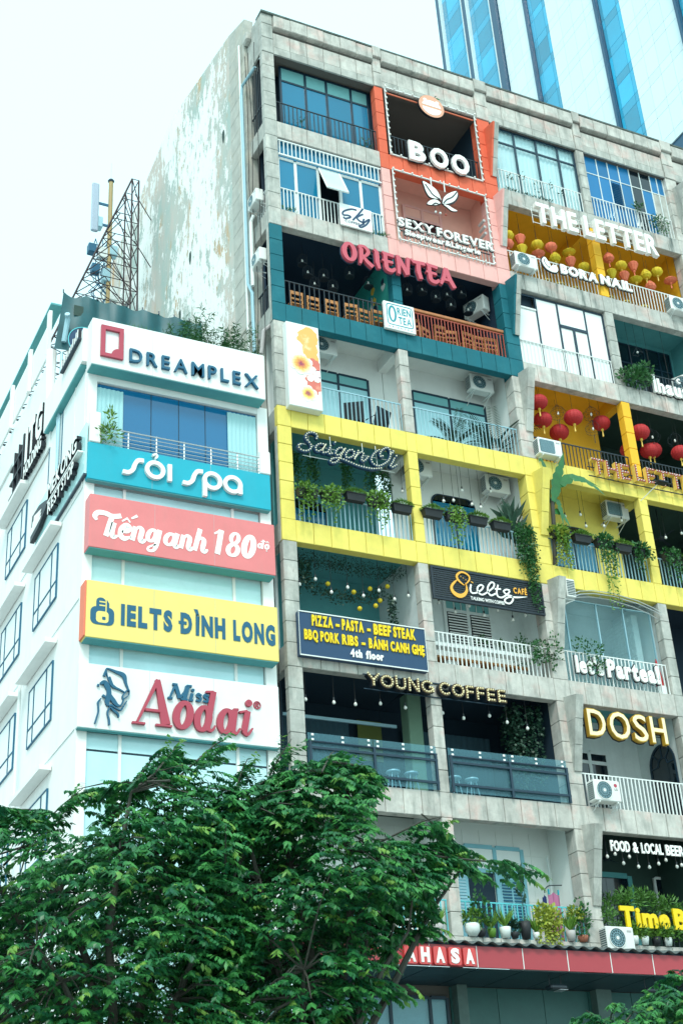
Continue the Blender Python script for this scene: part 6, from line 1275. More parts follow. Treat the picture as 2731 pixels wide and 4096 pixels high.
for a in (('round white bowl of bright leaves by the slim pillar', 4.02, .42, .33, 'pot_white', 'bowl', 'leaf_light'), ('small green pot of spiky aloe', 4.53, .24, .22, 'leaf_fern', 'agave', 'leaf_light'), ('white bucket of tall aloe', 4.9, .32, .28, 'pot_white', 'agave', 'leaf_light'), ('squat dark pot of sparse leaves', 5.15, .24, .16, 'soil_black', 'low', 'leaf_dark'), ('tall black pot with a dark leaved sapling', 5.46, .32, .46, 'soil_black', 'tree', 'leaf_dark'), ('little white pot of yellow green aloe', 5.75, .2, .18, 'pot_white', 'agave', 'leaf_light'), ('grey pot of aloe beside laundry', 6.72, .28, .28, 'pot_grey', 'agave', 'leaf_light'), ('terracotta pot of dark shrub by the pier', 7.06, .3, .16, 'pot_terracotta', 'tall', 'leaf'), ('pot of tall aloe next to the tree branches', 3.1, .3, .26, 'pot_grey', 'agave', 'leaf_light'), ('slim sapling behind aqua railing near blue door', 4.25, .25, .2, 'soil_black', 'tall', 'leaf')): pot(*a)
plant('climber', 'golden green pothos draped over the aqua railing', (6.1, .0, 8.9), lambda f: (bush(f, (6.0, -.02, 9.4), (.26, .12, .35), 260, .1, .08), bush(f, (6.3, -.02, 9.2), (.22, .12, .45), 220, .1, .08), bush(f, (6.95, -.02, 9.5), (.22, .1, .18), 110, .1, .08), curtainvine(f, 5.8, 6.5, -.05, 9.3, .4, .8, 12)), 'leaf_lime')
plant('leafy_shrubs', 'wild leafy shrubs with white flowers around yellow letters', (9, .1, 8.9), lambda f: ([bush(f, (x, .12 + rng.uniform(-.05, .1), z), (.3, .14, .26), 200, .14, .035) for x, z in ((7.95, 9.55), (8.2, 9.85), (8.5, 9.95), (8.9, 10.0), (9.25, 10.05), (9.6, 9.9), (9.95, 9.85), (10.3, 9.7), (9.9, 9.2), (10.3, 9.2), (8.6, 9.35))], [bush(f, (x, -.14, z), (.2, .08, .16), 70, .12, .035) for x, z in ((7.85, 9.5), (8.0, 9.2), (9.4, 9.2), (9.75, 9.15), (10.2, 9.1), (8.7, 9.15))]), 'leaf_mid')
for i, x in enumerate((8.55, 8.85, 9.2, 9.55)): pot('%s small pot at foot of the leafy shrubs' % ORD[i], x, .24, .22, 'pot_white' if i != 2 else 'soil_black', 'low', 'leaf_light', -.05)
# ---- furniture glimpsed between the bars
def chair_proto():
    t = thing('wooden_chair', 'x', 'chair', (0, 0, 0), 'chairs on the tea terrace'); MB().cbox(-.2, .2, -.2, .2, .42, .46, .008).obj('seat', 'wood', t)
    for x in (-.18, .18):
        for y in (-.18, .18): MB().box(x - .02, x + .02, y - .02, y + .02, 0, .42 if y < 0 else .85).obj('leg', 'wood', t)
    MB().box(-.2, .2, .165, .195, .74, .85).obj('backrest', 'wood', t); MB().box(-.2, .2, .165, .195, .56, .62).obj('back_slat', 'wood', t); return Proto(t)
cp = chair_proto()
for i, (x, y, r_) in enumerate(((.55, .55, 180), (1.1, .6, 180), (1.65, .55, 180), (2.25, .5, 175), (2.7, .6, 185), (3.1, .5, 180), (4.35, .5, 150), (4.75, .75, 200), (5.15, .5, 180), (5.6, .6, 170), (6.05, .5, 190), (6.5, .55, 180), (6.9, .5, 175))): cp.put((x, y, ZF(6)), '%s wooden chair of the tea terrace from the corner' % ORD[i], R(r_))
def lounge_proto():
    t = thing('lounge_chair', 'x', 'chair', (0, 0, 0), 'black chairs on the white balcony'); MB().add([(-.28, -.25, .35), (.28, -.25, .35), (.28, .25, .28), (-.28, .25, .28), (-.28, -.25, .38), (.28, -.25, .38), (.28, .25, .31), (-.28, .25, .31)], [(0, 3, 2, 1), (4, 5, 6, 7), (0, 1, 5, 4), (1, 2, 6, 5), (2, 3, 7, 6), (3, 0, 4, 7)]).obj('seat', 'black_metal', t)
    MB().add([(-.28, .24, .3), (.28, .24, .3), (.28, .42, .78), (-.28, .42, .78), (-.28, .27, .3), (.28, .27, .3), (.28, .45, .78), (-.28, .45, .78)], [(0, 3, 2, 1), (4, 5, 6, 7), (0, 1, 5, 4), (1, 2, 6, 5), (2, 3, 7, 6), (3, 0, 4, 7)]).obj('backrest', 'black_metal', t)
    for x in (-.26, .26):
        for y in (-.22, .26): MB().tube((x, y, .34), (x * 1.1, y * 1.2, 0), .014, 5).obj('leg', 'black_metal', t)
        MB().tube((x, -.25, .55), (x, .32, .55), .015, 5).obj('armrest', 'black_metal', t)
    return Proto(t)
lp = lounge_proto(); lp.put((2.25, .6, ZF(5)), 'black lounge chair nearer the flower poster', R(150)); lp.put((2.85, .65, ZF(5)), 'black lounge chair nearer the slim concrete pillar', R(200))
def stool_proto(m, nm, grp):
    t = thing(nm, 'x', 'stool', (0, 0, 0), grp); MB().lathe((0, 0, .6), [(.17, 0), (.18, .02), (.17, .05)], 14).obj('seat', m, t)
    for a in range(4): MB().tube((.1 * math.cos(a * 1.57 + .8), .1 * math.sin(a * 1.57 + .8), .6), (.2 * math.cos(a * 1.57 + .8), .2 * math.sin(a * 1.57 + .8), 0), .014, 5).obj('leg', m, t)
    return Proto(t)
ys = stool_proto('gold', 'yellow_stool', 'stools behind the nail shop railing')
for i, x in enumerate((9.6, 10.1, 10.7, 12.0, 12.7, 13.4)): ys.put((x, .7, ZF(7)), '%s yellow stool behind nail lettering from the pier' % ORD[i])
wst = stool_proto('blue_metal', 'bar_stool', 'bar stools behind glass')
for i, x in enumerate((1.0, 2.6, 3.1, 4.3, 4.8)): wst.put((x, .6, ZF(2)), '%s bar stool behind the glass balustrade from the corner' % ORD[i])
t = thing('white_bench', 'white picnic bench behind railing under slatted sign', 'bench', (5.5, .6, ZF(3))); MB().box(4.1, 6.9, .5, .85, ZF(3) + .42, ZF(3) + .47).obj('seat', 'wood', t); MB().box(4.1, 6.9, .86, .9, ZF(3) + .55, ZF(3) + .8).obj('backrest', 'white_metal', t); MB().box(3.9, 7.1, .92, .95, ZF(3), ZF(3) + .5).obj('shade_board', 'interior_shade', t)  # last box: dark sheet added for the shade seen between the bars
for x in (4.3, 5.0, 5.7, 6.4): MB().add([(x, .55, ZF(3)), (x + .3, .55, ZF(3)), (x + .45, .6, ZF(3) + .42), (x + .15, .6, ZF(3) + .42), (x, .62, ZF(3)), (x + .3, .62, ZF(3)), (x + .45, .67, ZF(3) + .42), (x + .15, .67, ZF(3) + .42)], [(0, 1, 2, 3), (7, 6, 5, 4), (0, 3, 7, 4), (1, 5, 6, 2)]).obj('leg', 'white_metal', t)
t = thing('rail_table', 'white counter along railing under slatted sign', 'counter', (5.5, .2, 16.3)); MB().box(3.85, 7.2, .16, .42, 16.18, 16.28).obj('top', 'pale_wall', t)
# laundry ring
t = thing('laundry_hanger', 'laundry ring with pink and dark clothes on tiled balcony', 'laundry', (6.75, .6, 10.3)); e = MB(); e.path([(6.55 + .25 - .25 * math.cos(R(a)), .6, 10.12 + .2 * math.sin(R(a))) for a in range(0, 100, 12)] + [(7.08, .6, 10.34)], .014, 5); e.obj('ring', 'black_metal', t)
def cloth(x0, x1, z0, z1, y, m, nm='cloth'):
    f = MB(); n = 18
    for j in range(7):
        for i in range(n + 1):
            u = i / n; v = j / 6; f.v.append((x0 + (x1 - x0) * (u * (1 - .1 * (1 - v)) + .05 * (1 - v)), y + .05 * math.sin(u * 14 + v) * (.4 + v), z1 + (z0 - z1) * v * (1 + .06 * math.sin(u * 9)) - .04 * math.sin(u * 9.4) * (1 - v)))
    for j in range(6):
        for i in range(n): a = j * (n + 1) + i; f.f.append((a, a + 1, a + n + 2, a + n + 1))
    f.obj(nm, m, t, True)
mat('cloth_pink', (.42, .15, .28), rough=.9); mat('cloth_navy', (.02, .04, .14), rough=.9); cloth(6.58, 6.96, 9.0, 10.1, .55, 'cloth_pink'); cloth(6.46, 6.6, 9.5, 10.05, .6, 'cloth_navy')
for x in (6.62, 6.9): MB().box(x, x + .025, .53, .57, 10.08, 10.2).obj('peg', 'sign_cyan', t)
# lamps, fans, poster, umbrella
t = thing('flood_light', 'small black flood light on arm at slim yellow pillar', 'flood light', (11.3, -.3, 22.0)); MB().tube((11.2, -.02, 21.7), (11.5, -.55, 22.05), .012, 5).obj('arm', 'white_metal', t); MB().cbox(11.4, 11.75, -.75, -.5, 22.03, 22.08, .01).obj('head', 'black_metal', t)
def fan(label, x, y, z, ztop):
    t = thing('ceiling_fan', label, 'fan', (x, y, z), 'ceiling fans'); MB().tube((x, y, z), (x, y, ztop), .015, 5).obj('rod', 'black_metal', t); MB().lathe((x, y, z - .06), [(.05, 0), (.11, .03), (.1, .1), (.03, .14)], 10).obj('motor', 'black_metal', t)
    for k in range(3): a = 2.1 * k + .5; d = Vector((math.cos(a), math.sin(a), 0)); s = Vector((-d.y, d.x, .25)) * .07; p = Vector((x, y, z)); MB().add([p + d * .1 - s * .6, p + d * .6 - s, p + d * .6 + s, p + d * .1 + s * .6], [(0, 1, 2, 3)]).obj('blade', 'black_metal', t)
fan('black ceiling fan in the shaded end of yellow row', 12.6, 1.0, 21.2, 22.2); fan('ceiling fan behind golden letters', 8.6, 1.0, 14.9, 15.4); fan('ceiling fan under the food lettering', 9.0, 1.2, 11.3, 12.0)
t = thing('wall_poster', 'yellow green poster on back wall of coffee bar', 'poster', (3.2, 2.9, 13.9)); mat('poster_olive', (.16, .20, .05), rough=.6); MB().box(2.85, 3.55, 2.80, 2.82, 13.9, 15.0).obj('sheet', 'poster_olive', t)
t = thing('lantern_lamp', 'little black lantern pendant on teal ceiling', 'lamp', (12.7, .6, 27.7)); MB().tube((12.7, .6, 28.0), (12.7, .6, 28.9), .006, 4).obj('cord', 'cord', t); e = MB(); [e.tube((12.7 + a, .6 + c, 27.75), (12.7, .6, 28.02), .008, 4) for a in (-.12, .12) for c in (-.12, .12)]; [e.tube((12.7 + a, .6 + c, 27.75), (12.7 - c, .6 + a, 27.75), .012, 4) for a, c in ((-.12, -.12), (.12, -.12), (.12, .12), (-.12, .12))]; e.obj('frame', 'black_metal', t); MB().ball((12.7, .6, 27.8), .04).obj('bulb', 'bulb_glass', t)
t = thing('parasol', 'furled red parasol at the tea shop railing', 'parasol', (10.95, .2, 15.6)); MB().lathe((10.95, .25, 15.7), [(.10, 0), (.13, .1), (.09, .5), (.03, .95), (.01, 1.05)], 10).obj('canopy', 'lantern_red', t); MB().lathe((10.95, .25, 15.6), [(.16, 0), (.16, .3)], 10).obj('base', 'pot_white', t)
t = thing('security_camera', 'white security camera under pink ceiling frame', 'camera', (6.9, .2, 31)); MB().tube((6.95, -.1, 30.9), (6.95, .2, 30.9), .05, 8).obj('body', 'pot_grey', t)
for dz in (-.25, -.5): MB().tube((6.95, -.1, 30.9 + dz), (6.95, .2, 30.9 + dz), .05, 8).obj('spotlight', 'pot_grey', t)
# clutter on the last top balcony
t = thing('hung_washing', 'pale cloth and dark clutter hung behind last top railing', 'laundry', (13, .3, 32.7))
for x, w_, z0, z1, m in ((12.2, .3, 32.9, 33.4, 'glass_sky'), (13.3, .35, 32.9, 33.3, 'curtain'), (12.7, .3, 32.7, 33.3, 'cloth_navy'), (13.8, .4, 32.65, 33.0, 'pot_grey')): cloth(x, x + w_, z0, z1, .2, m)
# ---- pipes and cables beside the corner
t = thing('drain_pipes', 'bundle of grey blue drain pipes running down the corner of side wall', 'pipes', (-.6, .9, 22))
MB().path([(-.45, .35, 35.0), (-.58, 1.1, 34.85), (-.58, 1.17, 34.5), (-.56, 1.17, 27.2), (-.55, .92, 26.7), (-.55, .88, 22)], .05, 8).obj('pipe', 'blue_metal', t); MB().path([(-.52, 1.4, 36.9), (-.52, 1.36, 22)], .035, 7).obj('pipe', 'white_metal', t); MB().path([(-.5, .75, 29.4), (-.55, .85, 29.2), (-.55, .86, 26.9)], .055, 8).obj('pipe', 'white_metal', t); MB().path([(-.3, .3, 25.2), (-.5, .35, 25.0), (-.55, .45, 24.3)], .06, 8).obj('pipe', 'pot_grey', t)
for k, (y, s) in enumerate(((.3, .05), (.7, .08), (.92, .04))): MB().path([(-.48 - .02 * k, y + s * math.sin(i * 1.1 + k), 36 - i) for i in range(24)], .012, 4).obj('cable', 'cord', t)
for z, y in ((34.6, 3.1), (32.0, 6.2), (30.3, 7.2)): MB().prism([(-y + .10 * math.cos(a), z + .26 * math.sin(a) * (1 + .2 * math.sin(a * 3))) for a in [i * .45 for i in range(14)]], SIDE(-.424), 0, .006).obj('hole_shade', 'dark_green', BLD)  # flat dark patches: the shade inside wall holes as plain colour
# ------------------------------------------------------------------ red awning and shop front at street level
mat('fascia_red', (0.40, 0.045, 0.06), rough=0.35, var=0.03); mat('tile_red', (0.62, 0.05, 0.05), rough=0.25, coat=.4); mat('soffit', (0.010, 0.035, 0.048), rough=0.5); mat('shop_wall', (0.035, 0.13, 0.125), rough=0.4, var=0.15); mat('tin', (0.10, 0.12, 0.12), rough=0.5, metal=.3, var=.3)
AW = thing('shop_awning', 'long red awning fascia with corrugated tin top over the shop front', 'awning', (8, -1.5, 7.8))
x = -1.55
while x < 20:
    MB().box(x + .012, x + 1.158, -1.55, -1.50, 7.79, 8.24).obj('fascia_panel', 'fascia_red', AW); MB().box(x - .010, x + .010, -1.556, -1.50, 7.79, 8.24).obj('joint_strip', 'white_metal', AW); x += 1.17
tin = MB(); n = 0
xs = [(-1.6 + i * .05) for i in range(440)]
for xx in xs:
    h = .035 * math.sin(xx * 2 * math.pi / .34); tin.v += [(xx, -1.66, 8.30 + h), (xx, -.03, 8.60 + h), (xx, -1.66, 8.285 + h), (xx, -.03, 8.585 + h)]
for i in range(len(xs) - 1):
    a = i * 4; tin.f += [(a, a + 4, a + 5, a + 1), (a + 2, a + 3, a + 7, a + 6), (a, a + 2, a + 6, a + 4)]
tin.obj('tin_sheet', 'tin', AW, True)
MB().box(-1.6, 20, -1.5, -1.46, 8.24, 8.30).obj('gutter', 'dark_frame', AW)
for i in range(18):
    for j in range(2): MB().box(-1.53 + i * 1.17, -.39 + i * 1.17, -1.49 + j * .9, -.6 + j * .9, 7.765, 7.785).obj('soffit_panel', 'soffit', AW)
t = thing('red_tile_letters', 'white letters AHASA each on glossy red rounded tile', 'sign', (2.2, -1.6, 7.8)); fr = FRONT(-1.556)
for ch, cx in zip('AHASA', (1.47, 1.81, 2.17, 2.54, 2.90)):
    q = MB().prism(rrect(cx - .155, cx + .155, 7.80, 8.18, .05), fr, .002, .07).obj('tile', 'tile_red', t); letters(q, ch, cx - .105, cx + .105, 7.86, 8.13, fr, .071, .012, 'white_letter', bold=.06)
SF = thing('street_level_shop', 'dark teal panelled shop front under the red awning', 'shop front', (8, .3, 0)); MB().box(-.3, 24, .34, .5, .14, 8.1).obj('wall', 'core', SF)
for i in range(16):
    for j, (z0, z1) in enumerate(((.2, 2.2), (2.21, 4.6), (4.61, 6.3), (6.31, 7.75))):
        x0 = 3.45 + i * 1.25
        MB().box(x0, x0 + 1.235, .30, .338, z0, z1).obj('wall_panel', 'shop_wall', SF)
w = grid_window([.3, 1.9, 2.9, 3.35], [3.0, 6.6, 7.5], .25, 'dark_frame', 'glass_rail', .07, parent=SF)
MB().box(.3, 3.35, .322, .334, 3, 7.5).obj('interior', 'pale_wall', SF)
for i, x0 in enumerate((5.3, 7.9, 10.5)):
    t = thing('awning_light', '%s black ribbed flood light hanging under the awning from the tree' % ORD[i], 'flood light', (x0, -1.2, 7.5), 'lights under the awning')
    for dx in (-.15, .15): MB().tube((x0 + dx, -1.2, 7.77), (x0 + dx, -1.2, 7.55), .012, 5).obj('rod', 'black_metal', t)
    MB().cbox(x0 - .22, x0 + .22, -1.36, -1.08, 7.44, 7.54, .03).obj('housing', 'black_metal', t)
    for k in range(9): MB().box(x0 + .0 + k * .024, x0 + .010 + k * .024, -1.37, -1.1, 7.425, 7.438).obj('fin', 'steel', t)
# ------------------------------------------------------------------ radio masts on the roof behind
t = thing('lattice_mast', 'rusty triangular steel lattice mast against the flaking wall', 'mast', (-2, 10, 24)); mat('mast_steel', (0.030, 0.016, 0.022), rough=.6)
XL = lambda z: -1.37 - (37.92 - z) * .338
zz = [37.92 - i * 1.02 for i in range(14)]
for y in (9.6, 10.4):
    e = MB().tube((-1.37, y, 37.92), (XL(24.5), y, 24.5), .035, 5); e.obj('leg', 'mast_steel', t); MB().tube((-1.12, y, 37.92), (-1.12, y, 24.5), .035, 5).obj('leg', 'mast_steel', t); MB().tube((-1.37, y, 37.92), (-1.37, y, 24.5), .03, 5).obj('leg', 'mast_steel', t)
    for i, z in enumerate(zz[:-1]):
        a = XL(z); c = XL(zz[i + 1]); MB().tube((a, y, z), (-1.12, y, z), .02, 4).obj('strut', 'mast_steel', t); m_ = (a - 1.37) / 2 if i > 3 else a
        MB().tube((a, y, z), ((-1.37 if i % 2 else -1.12), y, zz[i + 1]), .02, 4).obj('brace', 'mast_steel', t); MB().tube(((-1.37 + a) / 2, y, z), (c, y, zz[i + 1]), .018, 4).obj('brace', 'mast_steel', t)
        MB().tube((-1.37, y, z), (-1.12, y, zz[i + 1]), .018, 4).obj('brace', 'mast_steel', t)
        if i > 2: MB().tube(((-1.37 + a) / 2, y, z), (-1.37, y, zz[i + 1]), .018, 4).obj('brace', 'mast_steel', t)
for z in zz[:-1]:
    for x_ in (XL(z), -1.12): MB().tube((x_, 9.6, z), (x_, 10.4, z), .018, 4).obj('strut', 'mast_steel', t)
for z in (37.6, 35.4): MB().tube((-1.12, 10, z), (-.3, 10.6, z - .5), .02, 4).obj('wall_tie', 'mast_steel', t)
mat('antenna_grey', (.36, .44, .54), rough=.5)
t = thing('antenna_mast', 'yellow pole with a white panel antenna and radio boxes', 'antenna', (-1.45, 12, 30)); mat('pole_yellow', (.36, .27, .12), rough=.6, streak=.3)
MB().tube((-1.45, 12, 28), (-1.45, 12, 39.8), .085, 10).obj('pole', 'pole_yellow', t); MB().tube((-1.45, 12, 39.8), (-1.45, 12, 40.7), .012, 5).obj('whip', 'steel', t); MB().lathe((-1.45, 12, 39.72), [(.1, 0), (.13, .06), (.1, .12)], 10).obj('cap', 'dark_frame', t)
MB().cbox(-2.2, -1.93, 11.85, 12.0, 37.07, 39.4, .04).obj('panel_antenna', 'antenna_grey', t)
for z in (37.5, 38.5): MB().box(-1.94, -1.45, 11.98, 12.03, z, z + .1).obj('arm', 'sign_teal_ink', t)
for x_, z, w_, h in ((-1.85, 37.6, .2, .5), (-1.7, 36.2, .35, .5), (-2.1, 36.3, .3, .4), (-1.95, 35.4, .3, .4), (-1.3, 36.4, .3, .45), (-1.55, 35.2, .3, .6), (-1.25, 34.4, .3, .6)): MB().cbox(x_ - w_ / 2, x_ + w_ / 2, 11.9, 12.2, z - h / 2, z + h / 2, .02).obj('radio_box', ('sign_teal_ink', 'blue_metal', 'pale_wall')[int(z * 10) % 3], t)
e = MB()
for i in range(8): e.path([(-1.9 + rng.uniform(-.3, .5), 12, 36.8 - k * .5 + rng.uniform(-.1, .1)) if k % 2 else (-1.7 + rng.uniform(-.3, .4), 12, 36.8 - k * .5) for k in range(9)], .018, 4)
e.obj('cables', 'sign_teal_ink', t); t.children[-1]['kind'] = 'stuff'
# ------------------------------------------------------------------ glass tower far behind
TX, K = 52.3, 1.513
ty = lambda y: -28.8 + (y + 28.8) * K
TW = thing('glass_tower', 'tall tower of pale panels and bright blue glass bands behind the roof', 'building', (TX, 40, 0))
mat('tower_white', (0.66, 0.78, 0.82), rough=0.25, rnd=0.05); mat('tower_glass', (0.0, 0.36, 0.60), rough=0.08, spec=0.9, rnd=0.35, var=.2, nscale=.12); mat('tower_dark', (0.01, 0.07, 0.14), rough=0.3); mat('tower_edge', (0.6, 0.72, 0.74), rough=.4)
MB().box(TX + .12, TX + 30, ty(2), ty(34.3), 0, 150).obj('core', 'tower_dark', TW)
zj = [82.2 + 3.6 * i for i in range(16)]
def tmesh(w_, h, key):
    k = ('tw', round(w_, 2), round(h, 2))
    if k not in PANEL:
        me = MB().box(0, .1, 0, w_, 0, h).mesh('panel'); me.materials.append(MATS['tower_white']); PANEL[k] = me
    return PANEL[k]
def bandp(ya, yb, m, nm):
    a, c = ty(ya), ty(yb)
    for z in zj:
        for z0, h in ((z, 1.0), (z + 1.0, 2.6)): piece(nm, tmesh(c - a - .03, h - .035, 0), m, TW, (TX, a + .015, z0))
for cuts in ((24.35, 25.43, 26.49, 27.22), (17.88, 19.0, 20.14, 21.28, 22.41), (11.7, 12.86, 13.89, 14.9, 15.92)):
    for a, c in zip(cuts, cuts[1:]): bandp(a, c, 'tower_white', 'panel')
for cuts in ((31.2, 31.7, 33.26, 33.81), (27.95, 28.39, 29.98, 30.55), (22.41, 22.69, 23.75, 24.12), (15.92, 16.2, 17.4, 17.64), (9.9, 10.2, 11.2, 11.45)):
    for a, c in zip(cuts, cuts[1:]): bandp(a, c, 'tower_glass', 'pane')
for a, c in ((33.85, 34.32), (30.6, 31.1), (27.28, 27.85), (24.14, 24.33), (17.66, 17.86), (11.47, 11.68)):
    MB().box(TX - .35, TX + .1, ty(a), ty(c), 60, 145).obj('fin', 'tower_dark', TW)
for y in (33.83, 31.12, 30.57, 27.87): MB().box(TX - .4, TX + .1, ty(y) - .06, ty(y) + .06, 60, 145).obj('edge_strip', 'tower_edge', TW)
# ------------------------------------------------------------------ street trees
def inside(P, x, y):
    c = False; j = len(P) - 1
    for i in range(len(P)):
        if (P[i][1] > y) != (P[j][1] > y) and x < (P[j][0] - P[i][0]) * (y - P[i][1]) / (P[j][1] - P[i][1]) + P[i][0]: c = not c
        j = i
    return c
def edge_dist(P, x, y):
    best = 9
    for (ax, ay), (bx, by) in zip(P, P[1:] + P[:1]):
        dx, dy = bx - ax, by - ay; t = max(0, min(1, ((x - ax) * dx + (y - ay) * dy) / (dx * dx + dy * dy + 1e-9))); best = min(best, math.hypot(x - ax - dx * t, y - ay - dy * t))
    return best
def tree(label, base, P, yc, n, limbs, seed, ln=.118, arms=()):
    g = random.Random(seed); t = thing('street_tree', label, 'tree', base, 'street trees'); tr = MB(); tr.path([base, (base[0] + .1, base[1], 2.2), (base[0] - .05, base[1] + .05, 4.2)], .22, 9, .15); tr.obj('trunk', 'bark', t)
    top = Vector((base[0] - .05, base[1] + .05, 4.1)); lm = MB(); hubs = []
    for e_ in limbs:
        e_ = Vector(e_); mid = top.lerp(e_, .5) + Vector((g.uniform(-.3, .3), g.uniform(-.3, .3), g.uniform(-.1, .4))); pts = [top, top.lerp(mid, .5), mid, mid.lerp(e_, .5) + Vector((0, 0, .15)), e_]; lm.path(pts, .10, 6, .025); hubs += pts[1:]
    lv = MB(); yv = MB(); pv = MB(); tw = MB(); xs_ = [p[0] for p in P]; zs_ = [p[1] for p in P]; done = 0
    def spray(p, out, L, young, tip):
        q = p - out * L * .6; m_ = 13
        for i in range(m_):
            q = q + out * (L / m_); out = (out + Vector((0, 0, -.055))).normalized(); s = out.cross(Vector((0, 0, 1))).normalized()
            for sg in (1, -1):
                d = s * sg * g.uniform(.6, 1.1) + out * g.uniform(.3, .9) + Vector((0, 0, g.uniform(-1.0, -.1))); tgt = yv if (young and i > m_ * .55) or g.random() < .008 else (pv if tip and i > m_ * .5 else lv)
                leafq(tgt, q, d, ln * g.choice((.6, .8, 1, 1.1, 1.35)) * g.uniform(.85, 1.15), ln * .55 * g.uniform(.8, 1.2), (g.uniform(-.4, .4), g.uniform(-.6, .2), 1), .3)
    for a, c in arms:
        a, c = Vector((a[0], yc + g.uniform(-.8, .4), a[1])), Vector((c[0], yc + g.uniform(-.6, .6), c[1])); k = int((c - a).length / .07) + 5; dr = (c - a).normalized(); tw.path([a - dr * .8, a.lerp(c, .5) + Vector((0, 0, .06)), c], .022, 4, .006)
        for i in range(k): spray(a.lerp(c, (i + .3) / k) + Vector((g.uniform(-.1, .1), g.uniform(-.3, .3), g.uniform(-.12, .08))), (dr + Vector((g.uniform(-.5, .5), g.uniform(-.8, .5), g.uniform(-.2, .3)))).normalized(), g.uniform(.35, .6), i > k - 3, g.random() < .6)
    while done < n:
        x, z = g.uniform(min(xs_), max(xs_)), g.uniform(min(zs_), max(zs_))
        if not inside(P, x, z): continue
        ed = edge_dist(P, x, z); back = ed > .55 and g.random() < .25
        yw = min(2.2, .45 + ed * 1.1); y = yc + (g.uniform(.9, 1.1) * yw if back else g.uniform(-1, 1) * yw)
        # clumps: leave gaps where a slow field is low
        if not back and math.sin(x * 2.3 + y * 1.7) + math.sin(z * 3.1 - x * 1.1 + y) < -1.25 + (0.7 if ed < .6 else 0): continue
        done += 1; p = Vector((x, y, z)); o = p - Vector((base[0], yc, z - .3)); out = Vector((o.x, o.y * 1.5, .0)); out = out.normalized() if out.length > .1 else Vector((g.uniform(-1, 1), g.uniform(-1, 1), 0))
        out = (out + Vector((g.uniform(-.9, .9), g.uniform(-.9, .9), g.uniform(-.1, .45)))).normalized()
        spray(p, out, g.uniform(.5, .95) * min(1, .5 + ed), g.random() < .09, g.random() < .5)
        if done % 9 == 0:
            h = min(hubs, key=lambda v: (v - p).length); tw.path([h, h.lerp(p, .5) + Vector((0, 0, .12)), p], .022, 4, .008)
    lm.obj('limbs', 'bark', t); tw = tw.obj('twigs', 'bark', t); tw['kind'] = 'stuff'; c = lv.obj('crown', 'tree_leaf', t); pv.obj('tip_leaves', 'tree_tip', c); yv.obj('young_leaves', 'tree_young', c); return t
def leaf_material(name, col, col2, tr):
    m = bpy.data.materials.new(name); m.use_nodes = True; N = m.node_tree.nodes; L = m.node_tree.links; b = N['Principled BSDF']; b.inputs['Roughness'].default_value = .38; b.inputs['Specular IOR Level'].default_value = .5
    g = N.new('ShaderNodeNewGeometry'); n = N.new('ShaderNodeTexNoise'); n.inputs['Scale'].default_value = 3.5; n.inputs['Detail'].default_value = 6; L.new(g.outputs['Position'], n.inputs['Vector'])
    r_ = N.new('ShaderNodeMapRange'); r_.inputs[1].default_value = .35; r_.inputs[2].default_value = .68; L.new(n.outputs['Fac'], r_.inputs[0]); x = N.new('ShaderNodeMix'); x.data_type = 'RGBA'; x.inputs[6].default_value = (*col, 1); x.inputs[7].default_value = (*col2, 1); L.new(r_.outputs[0], x.inputs[0]); L.new(x.outputs[2], b.inputs['Base Color'])
    t = N.new('ShaderNodeBsdfTranslucent'); L.new(x.outputs[2], t.inputs[0]); ms = N.new('ShaderNodeMixShader'); ms.inputs[0].default_value = tr; L.new(b.outputs[0], ms.inputs[1]); L.new(t.outputs[0], ms.inputs[2]); L.new(ms.outputs[0], N['Material Output'].inputs[0]); MATS[name] = m
leaf_material('tree_leaf', (0.011, 0.105, 0.052), (0.042, 0.22, 0.052), .3); leaf_material('tree_tip', (0.045, 0.25, 0.07), (0.10, 0.36, 0.085), .35); leaf_material('tree_young', (0.10, 0.30, 0.06), (0.24, 0.42, 0.08), .3)
PL = [(-10.2, 8.7), (-8.6, 8.95), (-7.6, 8.95), (-7.0, 9.2), (-6.5, 9.55), (-5.9, 9.9), (-5.3, 10.15), (-4.7, 10.2), (-4.3, 9.7), (-3.9, 9), (-4.0, 7), (-3.8, 4.4), (-10.2, 4.4)]
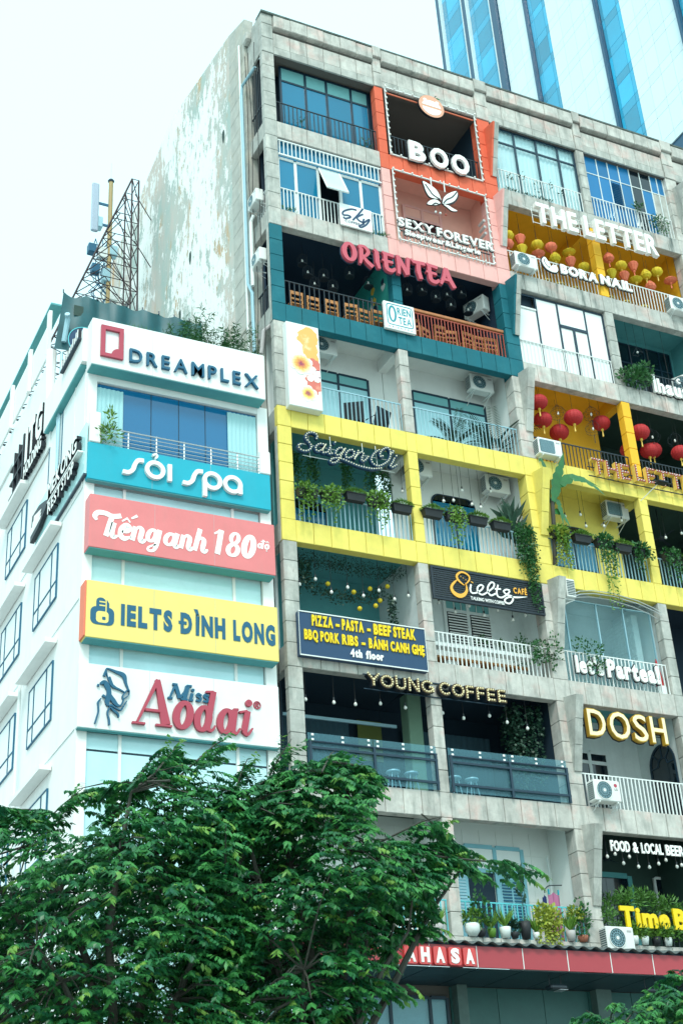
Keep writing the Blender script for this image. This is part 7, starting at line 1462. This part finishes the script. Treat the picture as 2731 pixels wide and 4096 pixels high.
PR = [(-5.0, 9.6), (-4.4, 9.95), (-3.9, 9.9), (-3.4, 10.2), (-2.7, 10.4), (-2.1, 10.45), (-1.7, 10.2), (-1.45, 9.7), (-1.35, 9.2), (-.9, 9.1), (-.3, 8.9), (.2, 8.65), (-.3, 8.4), (-.6, 7.9), (-.6, 7.5), (-1.1, 7.15), (-1.5, 6.9), (-1.5, 6.5), (-1.9, 6.1), (-2.3, 5.6), (-2.6, 4.4), (-5.2, 4.4)]
tree('big green street tree standing in front of the white corner building', (-6.2, -6.0, .14), PL, -6.0, 3100, [(-8.8, -6.2, 8.2), (-7.6, -5.2, 8.7), (-6.3, -6.5, 9.3), (-5.2, -5.6, 9.6), (-4.6, -6.4, 7.6), (-7.9, -7, 6.6)], 5,
     arms=(((-6.3, 9.45), (-7.0, 9.6)), ((-5.6, 10.0), (-5.05, 10.6)), ((-4.9, 10.15), (-4.35, 10.65)), ((-8.4, 8.8), (-7.4, 9.1)), ((-7.6, 8.8), (-7.0, 9.45)), ((-6.0, 9.7), (-5.6, 10.3)), ((-9.6, 8.5), (-8.9, 9.15))))
tree('street tree in front of coffee bar reaching across to the aqua railing', (-2.9, -6.0, .14), PR, -6.0, 2700, [(-4.2, -6.2, 9.2), (-3.2, -5.3, 9.7), (-2.1, -6.2, 9.8), (-1.2, -5.6, 8.8), (.2, -6.0, 8.5), (-1.3, -6.6, 7.2), (-3.5, -7, 6.4)], 9,
     arms=(((-3.5, 10.0), (-3.15, 10.7)), ((-2.6, 10.2), (-2.1, 10.7)), ((-1.9, 10.2), (-1.4, 10.25)), ((-1.0, 9.1), (-.3, 9.4)), ((-.5, 9.1), (.85, 8.95)), ((-.2, 8.55), (1.5, 8.45)), ((-.9, 8.0), (-.25, 7.75)), ((-1.2, 7.4), (-.45, 7.4)), ((-1.7, 7.05), (-1.15, 6.95)), ((-4.2, 9.8), (-4.0, 10.25)), ((-1.7, 6.4), (-1.3, 6.2))))
PB = [(1.9, 5.7), (2.3, 6.0), (2.8, 6.15), (3.35, 6.35), (3.9, 6.35), (4.3, 6.6), (4.75, 6.95), (5.5, 7.15), (6.6, 7.1), (7.2, 6.4), (7.0, 4.6), (3, 4.4), (1.6, 4.9)]
tree('street tree whose crown only just rises into the picture under the awning', (4.8, -6.0, .14), PB, -6.0, 720, [(3, -6, 5.6), (3.8, -5.6, 6), (4.9, -6.2, 6.6), (6, -5.8, 6.4)], 13)
